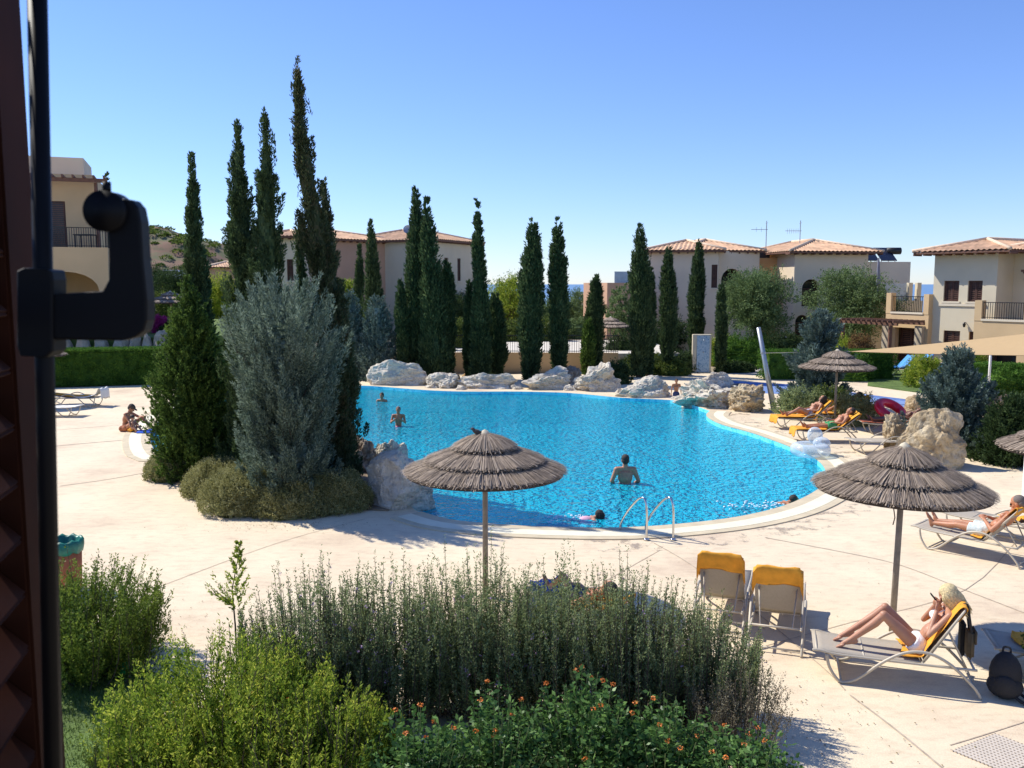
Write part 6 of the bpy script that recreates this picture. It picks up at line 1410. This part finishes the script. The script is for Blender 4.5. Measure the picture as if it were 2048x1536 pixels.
# round-crowned trees by the houses
def tree(px, topy, Y, wpx, mt, label, nf=700, seed=3, z0=0.0, lf=.16, group=None, trunkh=.3, hang=0.0, name='tree', fl=.22):
    rng = np.random.default_rng(seed); r2 = random.Random(seed); base = V(XA(px, Y, z0), Y, z0); h = ZA(topy, Y) - z0; Rm = wpx / F * Y / 2; t = thing(name, label, 'tree', base, group=group)
    nf = int(nf * 1.9); nc_ = 34; cs = []; lm = MB(); top = h * trunkh; lm.tube([(0, 0, -.05), (.06, .02, top * .6), (.02, 0, top)], [.17, .13, .11], 9)
    for i in range(nc_):
        a = r2.random() * 6.28; v = r2.random(); rr = Rm * math.sqrt(r2.random()) * .78 * math.sqrt(max(.15, 1 - (2 * v - .8) ** 2 * .6)); z = top * .95 + (h - top) * (.08 + .80 * v); cs.append((rr * math.cos(a), rr * math.sin(a), z))
        if i % 2 == 0: lm.tube(smooth_curve([(.02, 0, top * .9), (rr * .4 * math.cos(a), rr * .4 * math.sin(a), (top + z) / 2), cs[-1]], 3), [.075, .06, .05, .04, .03, .02, .012][:7], 6)
    obj('trunk', lm, MATS['bark'], t, True); cs = np.array(cs); k = rng.integers(0, nc_, nf); cr = Rm * .36
    off = nrm(rng.normal(size=(nf, 3))) * (rng.random((nf, 1)) ** .5) * cr * np.array([1, 1, .8]); st = cs[k] + off; D = nrm(off + np.array([0, 0, .3 - hang]) * cr + rng.normal(size=(nf, 3)) * .2 * cr)
    vs = fronds(st, D, fl * Rm * (.6 + .8 * rng.random(nf)), 22, lf, lf * .36, rng, up=.1 - hang, side=.8, side_r=.2); link('crown', npmesh('crown', vs, 4, MATS[mt]), t); return t
tree(1508, 548, 51, 150, 'tree_leaf', 'round-crowned tree in front of the arched balcony of the twin-roofed house', 1000, 31, trunkh=.42)
tree(1698, 546, 58.5, 178, 'tree_leaf', 'wide feathery willow-like tree between the twin-roofed house and the right house', 1500, 32, trunkh=.22, hang=.35, lf=.18)
tree(1245, 560, 56, 70, 'tree_leaf', 'small grey-green tree beside the rose terrace block', 260, 33)
tree(1020, 562, 66, 130, 'bright_leaf', 'light green tree filling the gap left of the stout cypress', 600, 34, z0=1, trunkh=.2)
tree(1150, 590, 68, 110, 'tree_leaf', 'low green tree behind the slender cypress by the sea gap', 500, 35, z0=1, trunkh=.15)
tree(690, 560, 60, 70, 'bright_leaf', 'light green young tree at the foot of the rose wall', 300, 36, z0=1, trunkh=.25)
tree(1330, 640, 57, 110, 'dark_shrub', 'dark round shrub tree before the twin-roofed house', 400, 37, trunkh=.15)
# shrubs of the middle distance
MG = 'garden shrubs behind the pool'
mid = [(700, 700, 56, 160, 600, 'dark_shrub', 'dark shrub below the rose wall, far left of the row'), (905, 700, 52, 90, 640, 'olive_leaf', 'yellow-green shrub behind the thick leaning cypress'), (960, 665, 62, 120, 628, 'dark_shrub', 'dark hedge-like shrub below the cream house corner'),
       (1020, 680, 58, 130, 640, 'olive_leaf', 'broad olive-green shrub left of the stout cypress'), (1095, 680, 58, 90, 635, 'olive_leaf', 'olive-green shrub between the stout and the slender cypress'), (1150, 676, 60, 100, 636, 'tree_leaf', 'green shrub below the gap with the sea'),
       (900, 640, 64, 80, 590, 'dark_shrub', 'dark shrub by the ground-floor door of the long house'), (1080, 640, 70, 200, 600, 'tree_leaf', 'wide green thicket at the horizon in the centre'), (930, 640, 72, 120, 590, 'dark_shrub', 'dark thicket right of the long house'),
       (1245, 722, 50, 90, 668, 'dark_shrub', 'dark shrub behind the small distant parasol'), (1290, 730, 46.6, 120, 706, 'olive_leaf', 'low green ground cover under the tallest cypress of the twin-roofed house'), (1360, 728, 47.5, 110, 700, 'dark_shrub', 'low dark shrub under the middle cypress of the twin-roofed house'),
       (1235, 745, 41.8, 60, 722, 'dark_shrub', 'small tuft shrub above the wedge-shaped boulder'), (1290, 742, 46, 130, 722, 'olive_leaf', 'flat green ground cover at the deck edge left of the mosaic slab'), (1345, 742, 45.5, 70, 718, 'olive_leaf', 'green mound left of the mosaic slab'),
       (1470, 744, 47, 90, 722, 'dark_shrub', 'low dark shrub right of the mosaic slab'), (1490, 725, 50, 130, 668, 'hedge_leaf', 'bright green rounded shrub in front of the round-crowned tree'), (1445, 715, 51, 70, 672, 'bright_leaf', 'yellow-green shrub right behind the mosaic slab'),
       (1560, 712, 54, 120, 664, 'dark_shrub', 'dark shrub behind the leaning post'), (1600, 740, 44, 90, 700, 'hedge_leaf', 'clipped hedge piece left of the blue-grey spruce'), (1700, 745, 43, 90, 705, 'hedge_leaf', 'clipped hedge piece right of the blue-grey spruce'),
       (1718, 715, 46, 60, 665, 'russet_leaf', 'reddish shrub at the pergola corner'), (1690, 720, 47, 50, 672, 'bright_leaf', 'yellow-green shrub beside the reddish one at the pergola'), (1845, 768, 40, 70, 706, 'bright_leaf', 'bright yellow-green shrub on the lawn in front of the right house'),
       (1940, 730, 42, 60, 690, 'bright_leaf', 'yellow-green shrub under the shade sail'), (2010, 768, 38, 110, 738, 'hedge_leaf', 'green shrub at the right edge below the arch'), (2040, 800, 33, 130, 765, 'hedge_leaf', 'low green hedge at the right edge behind the conifer'),
       (1600, 812, 30.9, 110, 775, 'sage', 'grey-green bush at the foot of the blue-grey spruce, left'), (1710, 835, 29.4, 105, 785, 'ground_shrub', 'yellowish bush at the foot of the blue-grey spruce, right'), (1655, 812, 31.4, 100, 770, 'olive_leaf', 'olive bush behind the yellow-towelled loungers'),
       (330, 612, 60, 110, 585, 'olive_leaf', 'yellow-green garden bush on the raised terrace at the left'), (360, 575, 75, 150, 540, 'dark_shrub', 'dark scrub on the slope behind the left garden'), (300, 560, 78, 120, 535, 'dark_shrub', 'dark bush beside the left house'),
       (440, 600, 70, 110, 545, 'bright_leaf', 'light green shrub between the first cypress and the pair'), (322, 652, 49, 40, 632, 'magenta_leaf', 'magenta bougainvillea on the raised garden terrace'), (360, 665, 48, 90, 640, 'dark_shrub', 'dark planting over the retaining wall'), (440, 740, 42, 120, 690, 'dark_shrub', 'dark shrub behind the bushy conifer')]
for i, (px, by, Y, wpx, ty, mt, lb) in enumerate(mid):
    z0 = ZA(by, Y); gz = 2.0 if px < 420 and Y > 45 and px < 445 else (1.0 if 650 < px < 1200 and Y > 47 else 0.0)
    if Y > 74 and px < 400: gz = 2.0
    h = max(.4, ZA(ty, Y) - gz); Wm = wpx / F * Y
    bush('shrub', V(XA(px, Y, gz), Y, gz - .05), (Wm, max(1.2, Wm * .6), h), mt, lb, nf=int(220 + Wm * h * 60), K=12, lf=.05 + .0016 * Y, lw=.42, flen=.28, seed=200 + i, group=MG, core_=.82, amp=.16, shape='ell')
# clipped hedges
q0 = P(40, 775); q1 = P(318, 768); hd_ = (q1 - q0); bush('hedge', (q0 + q1) / 2 + V(0, .6, 0), (hd_.length, 1.5, 1.62), 'hedge_leaf', 'long clipped box hedge behind the loungers at the left', 'hedge', nf=9000, K=10, lf=.075, lw=.5, flen=.12, seed=301, shape='box', rz=math.atan2(hd_.y, hd_.x))
bush('hedge', V(XA(1652, 44), 44, 0), (6.5, 1.4, 1.35), 'hedge_leaf', 'clipped green hedge behind the blue-grey spruce', 'hedge', nf=3000, K=9, lf=.09, lw=.5, flen=.14, seed=302, shape='box')
bush('hedge', V(XA(2085, 38.5), 38.5, 0), (6.5, 1.4, 1.1), 'hedge_leaf', 'clipped green hedge at the right edge of the deck', 'hedge', nf=2600, K=9, lf=.09, lw=.5, flen=.14, seed=303, shape='box', rz=-.5)
# ------------------------------------------------------------------ foreground shrubs
FG = 'foreground shrubs below the window'
def sage(px, py, wm, h, label, nst, seed, mt='sage', fl=40, lf=.034, lw=.42, K=85, sp=.38, t0=.22, tall=.3, depth=.8, tw=24, thick=.028, group='tall grey-green sage bushes', mf='flower_mauve', fs=.012, fat=.9, lsp=1.0, cl=.5, jit=.02):
    rng = np.random.default_rng(seed); base = P(px, py); t = thing('sage_bush', label, 'shrub', base, group=group)
    n = nst; n = int(n * cl); K = int(K / cl * .95); x = rng.normal(size=n) * wm * .20; y = rng.normal(size=n) * depth * .2; ex = x * (1.9 + sp) + rng.normal(size=n) * .08; ey = y * (1.9 + sp) + rng.normal(size=n) * .08
    R_ = np.sqrt((ex / (wm * .5)) ** 2 + (ey / (depth * .75)) ** 2); ex /= np.maximum(1, R_); ey /= np.maximum(1, R_); R_ = np.minimum(R_, 1)
    hz = h * (1 - .26 * R_ ** 3) * (.60 + .34 * rng.random(n)) + (rng.random(n) < .2) * tall * rng.random(n) * (1 - .5 * R_); P0 = np.stack([x, y, 0 * x], 1); P1 = np.stack([ex, ey, hz], 1)
    # stems bend from spreading to upright: quadratic curve
    Pm = P0 * .35 + P1 * .65; Pm[:, :2] += rng.normal(size=(n, 2)) * jit; Pm[:, 2] = hz * .32
    tt = t0 + (1 - t0) * rng.random((n, K, 1)) ** .85; C = (1 - tt) ** 2 * P0[:, None] + 2 * tt * (1 - tt) * Pm[:, None] + tt ** 2 * P1[:, None]; T = nrm(2 * (1 - tt) * (Pm - P0)[:, None] + 2 * tt * (P1 - Pm)[:, None])
    rr = nrm(np.cross(T, rng.normal(size=(n, K, 3)))); C = C + rr * thick * rng.random((n, K, 1)) * (1.25 - tt); d = T * .8 + rr * fat
    sz = lf * (.6 + .8 * rng.random((n, K, 1))) * (1.15 - .45 * tt); vs = leafquads(C.reshape(-1, 3), d.reshape(-1, 3), sz.reshape(-1), (sz * lw).reshape(-1), rng)
    # side shoots
    m_ = n; i = rng.integers(0, n, m_); ts = .25 + .6 * rng.random((m_, 1)); s0 = (1 - ts) ** 2 * P0[i] + 2 * ts * (1 - ts) * Pm[i] + ts ** 2 * P1[i]; rd_ = rng.normal(size=(m_, 3)) * np.array([1, 1, .2])
    dd_ = nrm(nrm(rd_) * .6 + np.array([0, 0, 1.0])); v2 = fronds(s0, dd_, .12 + .2 * rng.random(m_) * lsp, 60, lf, lf * lw, rng, up=.2, side=.85, side_r=.06)
    link('leaves', npmesh('leaves', np.concatenate([vs, v2]), 4, MATS[mt]), t)
    mb = MB(); st = max(1, n // (tw * 6))
    for k in range(0, n, st):
        a, b, c = V(*P0[k]), V(*Pm[k]), V(*P1[k]); mb.tube([a.lerp(b, u).lerp(b.lerp(c, u), u) for u in (0, .25, .5, .75, .97)], [.009, .007, .006, .004, .0025], 4)
    obj('stems', mb, MATS['twig'], t)
    if fl:
        i = rng.integers(0, n, fl); ts = .6 + .35 * rng.random((fl, 1)); q = (1 - ts) ** 2 * P0[i] + 2 * ts * (1 - ts) * Pm[i] + ts ** 2 * P1[i] + rng.normal(size=(fl, 3)) * .02
        link('flowers', npmesh('flowers', np.concatenate([leafquads(q + rng.normal(size=q.shape) * fs * .7, rng.normal(size=q.shape), fs * 1.5, fs * 1.2, rng) for _ in range(6)]), 4, MATS[mf]), t)['kind'] = 'stuff'
    return t
sage(640, 1452, 1.6, 1.92, 'leftmost grey-green sage bush with mauve flowers, next to the bright green bush', 560, 1, fl=150, tall=.3)
sage(800, 1428, 1.6, 1.92, 'second tall sage bush from the left, with mauve flowers', 600, 2, fl=170, tall=.3)
sage(955, 1425, 1.6, 2.02, 'tallest sage bush, in front of the centre parasol pole', 620, 3, fl=70, tall=.35)
sage(1115, 1428, 1.6, 1.97, 'sage bush in front of the half-hidden yellow towel', 600, 4, fl=60, tall=.35)
sage(1262, 1440, 1.5, 1.90, 'fourth sage bush, with one tall spire', 520, 5, fl=60, tall=.4)
sage(1395, 1445, 1.25, 1.58, 'rightmost and shortest sage bush, beside the dry twiggy one', 400, 6, fl=30, tall=.25)
sage(1478, 1500, .95, 1.05, 'dry twiggy bush with sparse pale leaves at the right end of the shrubbery', 300, 7, 'dry_leaf', fl=0, lf=.019, lw=.6, K=26, t0=.45, tall=.05, tw=8, thick=.05, group='dry bush')
# bright green bush with the tall sprig, left bottom
sage(455, 1570, 2.0, 1.66, 'big bright yellow-green bush at the lower left in front of the sage', 620, 11, 'bright_leaf', fl=60, jit=.13, cl=.7, lf=.05, lw=.34, K=70, thick=.03, group=FG, mf='flower_orange', fs=.006, depth=1.2, fat=.7, tall=.1)
sage(640, 1610, 1.2, 1.25, 'bright green bush at the bottom, right of the big yellow-green one', 360, 12, 'bright_leaf', fl=0, jit=.12, cl=.7, lf=.05, lw=.34, K=64, thick=.03, group=FG, fat=.7, tall=.15, depth=1.0)
sage(300, 1600, .9, .85, 'small bright green bush overlapping the lawn at the lower left', 150, 13, 'olive_leaf', fl=40, lf=.036, lw=.32, K=56, thick=.03, group=FG, mf='flower_orange', fs=.006, fat=.7)
q = P(478, 1452); spg = thing('sprig', 'lone tall sprig standing up above the bright yellow-green bush', 'shrub shoot', q)
mb = MB(); rng = np.random.default_rng(44); top = ZA(1085, q.y) - .0; mb.tube([(0, 0, 0), (.0, 0, top * .55), (-.02, 0, top * .75), (.09, 0, top)], [.013, .010, .007, .003], 6)
ss = []; dd2 = []; ll = []
for k in range(26):
    z = top * (.60 + .39 * k / 25); a = k * 2.4; x0 = .0 + .07 * max(0, (z / top - .6) / .4); L_ = .24 * (1.15 - k / 25); ss.append((x0, 0, z)); dd2.append((math.cos(a) * .7, math.sin(a) * .7, .75)); ll.append(L_)
for k in range(5): ss.append((0, 0, top * .66)); a = PI + .5 * k - .9; dd2.append((math.cos(a) * 1.1, math.sin(a) * .6, .55)); ll.append(.42 - .05 * k); mb.tube([(0, 0, top * .66), (math.cos(a) * .26, math.sin(a) * .14, top * .66 + .17)], [.006, .002], 4)
vs = fronds(np.array(ss, float), nrm(np.array(dd2, float)), np.array(ll), 46, .045, .017, rng, up=.15, side=.75, side_r=.03)
link('leaves', npmesh('leaves', vs, 4, MATS['bright_leaf']), spg); obj('stems', mb, MATS['twig'], spg)
# left bush behind the rod
sage(165, 1335, 1.8, 1.42, 'dense yellow-green bush behind the window rod, hiding the litter bin', 620, 15, 'mid_leaf', fl=0, jit=.12, cl=.7, lf=.046, lw=.4, K=80, thick=.045, group=FG, depth=1.5, fat=.8, t0=.1)
# lantana: broader leaves and orange flower heads along the bottom
def lantana(px, py, wm, h, label, seed, nst=185, nfl=7, dep=1.1):
    rng = np.random.default_rng(seed); base = P(px, py); t = thing('lantana_bush', label, 'shrub', base, group='lantana bushes with orange flowers')
    n = nst; a = rng.random(n) * 6.283; rr = np.sqrt(rng.random(n)); ex = np.cos(a) * rr * wm / 2; ey = np.sin(a) * rr * dep / 2; hz = h * (1 - .55 * rr ** 2) * (.65 + .45 * rng.random(n))
    P1 = np.stack([ex, ey, hz], 1); P0 = P1 * np.array([.3, .3, 0]); Pm = P1 * np.array([.75, .75, .45]); K = 30
    tt = .25 + .75 * rng.random((n, K, 1)); C = (1 - tt) ** 2 * P0[:, None] + 2 * tt * (1 - tt) * Pm[:, None] + tt ** 2 * P1[:, None]; d = nrm(rng.normal(size=(n, K, 3)) * np.array([1, 1, .45]) + np.array([0, 0, .25])); C = C + d * .015
    sz = .066 * (.5 + .7 * rng.random((n, K, 1))); f = C.reshape(-1, 3); vs = leafquads(f, d.reshape(-1, 3), sz.reshape(-1), (sz * .55).reshape(-1), rng, flat=.0)
    link('leaves', npmesh('leaves', vs, 4, MATS['lantana_leaf']), t); mb = MB()
    for k in range(0, n, 2): A_, B_, C_ = V(*P0[k]), V(*Pm[k]), V(*P1[k]); mb.tube([A_.lerp(B_, u).lerp(B_.lerp(C_, u), u) for u in (0, .33, .66, 1)], [.007, .006, .004, .003], 4)
    obj('stems', mb, mat('green_stem', (.16, .20, .07), .8), t)
    idx = np.argsort(-(hz + rng.normal(size=n) * h * .25))[:nfl]
    for k in idx:
        c = P1[k] + np.array([0, 0, .02]); cols = rng.normal(size=(26, 3)); cols = nrm(cols) * np.array([1, 1, .6]) * .017; fv = leafquads(c + cols, cols + rng.normal(size=cols.shape) * .01, .015, .014, rng)
        link('flower_head', npmesh('flower_head', fv, 4, MATS['flower_orange']), t)
    return t
lantana(830, 1640, 1.2, .98, 'leftmost lantana bush along the bottom of the frame, beside the bright green bush', 61)
lantana(990, 1590, 1.3, 1.0, 'second lantana bush from the left under the sage bushes', 62)
lantana(1160, 1570, 1.35, 1.05, 'middle lantana bush with the highest orange flower heads', 63, nfl=9)
lantana(1330, 1580, 1.3, .90, 'fourth lantana bush from the left, in front of the shortest sage', 64)
lantana(1490, 1640, 1.15, .80, 'rightmost lantana bush, below the dry twiggy bush', 65, nfl=8)
q = P(2120, 1380); t_ = sage(2125, 1385, .75, .85, 'leafy bush edging in at the right side beside the black backpack', 120, 71, 'olive_leaf', fl=0, lf=.04, lw=.5, K=50, group=FG)
# grass blades on the near lawn
rng = np.random.default_rng(77); n = 26000; a = P(60, 1300); xs = rng.random(n) * 5.0 - 6.1; ys = 5.0 + rng.random(n) * 6.2
P300 = P(320, 1400); ok = xs < (P300.x + (ys - P300.y) * -.42 + .1); xs, ys = xs[ok], ys[ok]; p = np.stack([xs, ys, 0 * xs + .01], 1)
vs = leafquads(p, rng.normal(size=p.shape) * .35 + np.array([0, 0, 1.0]), .05 * (.6 + rng.random(len(p))), .011, rng)
o = link('grass', npmesh('grass', vs, 4, MATS['grass'])); tag(o, 'mown green grass of the small lawn at the lower left', 'grass', kind='stuff')

# scrub scattered over the far hill
rng = np.random.default_rng(88); pv = []; r2 = random.Random(9)
for i in range(700):
    x = r2.uniform(-112, -30); y = r2.uniform(112, 165); z = hillf(x, y)
    if z < -1: continue
    sz = r2.uniform(.4, 1.15); nq = 90; o_ = nrm(rng.normal(size=(nq, 3))) * np.array([sz, sz, sz * .6]) * (.6 + .4 * rng.random((nq, 1))); o_[:, 2] = np.abs(o_[:, 2])
    pv.append(leafquads(o_ + np.array([x, y, z - .15]), o_ + np.array([0, 0, .5]), .3, .22, rng))
o = link('hillside_scrub', npmesh('hillside_scrub', np.concatenate(pv), 4, MATS['olive_leaf'])); tag(o, 'dark low scrub dotted over the bare brown hill at the far left', 'scrub', kind='stuff')

# fallen leaves and grit on the deck near the planting
rng = np.random.default_rng(91); lit = []
for (px, py, sx, sy, n) in ((560, 1052, 1.6, .35, 260), (330, 960, .5, .4, 90), (1150, 1330, 2.6, .9, 420), (560, 1290, 1.8, .7, 260), (1640, 1460, 1.2, 1.0, 110), (1420, 1180, 2.5, 1.5, 90), (260, 1240, 1.2, .9, 110), (1900, 950, 1.6, .8, 90)):
    q = P(px, py); c = np.stack([q.x + rng.normal(size=n) * sx * .6, q.y + rng.normal(size=n) * sy * .6, .006 + rng.random(n) * .006], 1); d = rng.normal(size=(n, 3)); d[:, 2] *= .08
    sd_ = rng.normal(size=(n, 3)); d = nrm(d); sdv = nrm(np.cross(d, np.array([0, 0, 1.0]) + sd_ * .15)); L_ = (.012 + .022 * rng.random((n, 1))); W_ = L_ * .4; mid = c + d * L_ * .5
    lit.append(np.stack([c, mid + sdv * W_, c + d * L_, mid - sdv * W_], 1).reshape(-1, 3))
o = link('leaf_litter', npmesh('leaf_litter', np.concatenate(lit), 4, leafmat('litter', [(.10, .06, .03), (.24, .16, .08), (.34, .28, .12)]))); tag(o, 'small dry leaves fallen on the pale deck near the shrubs', 'fallen leaves', kind='stuff')
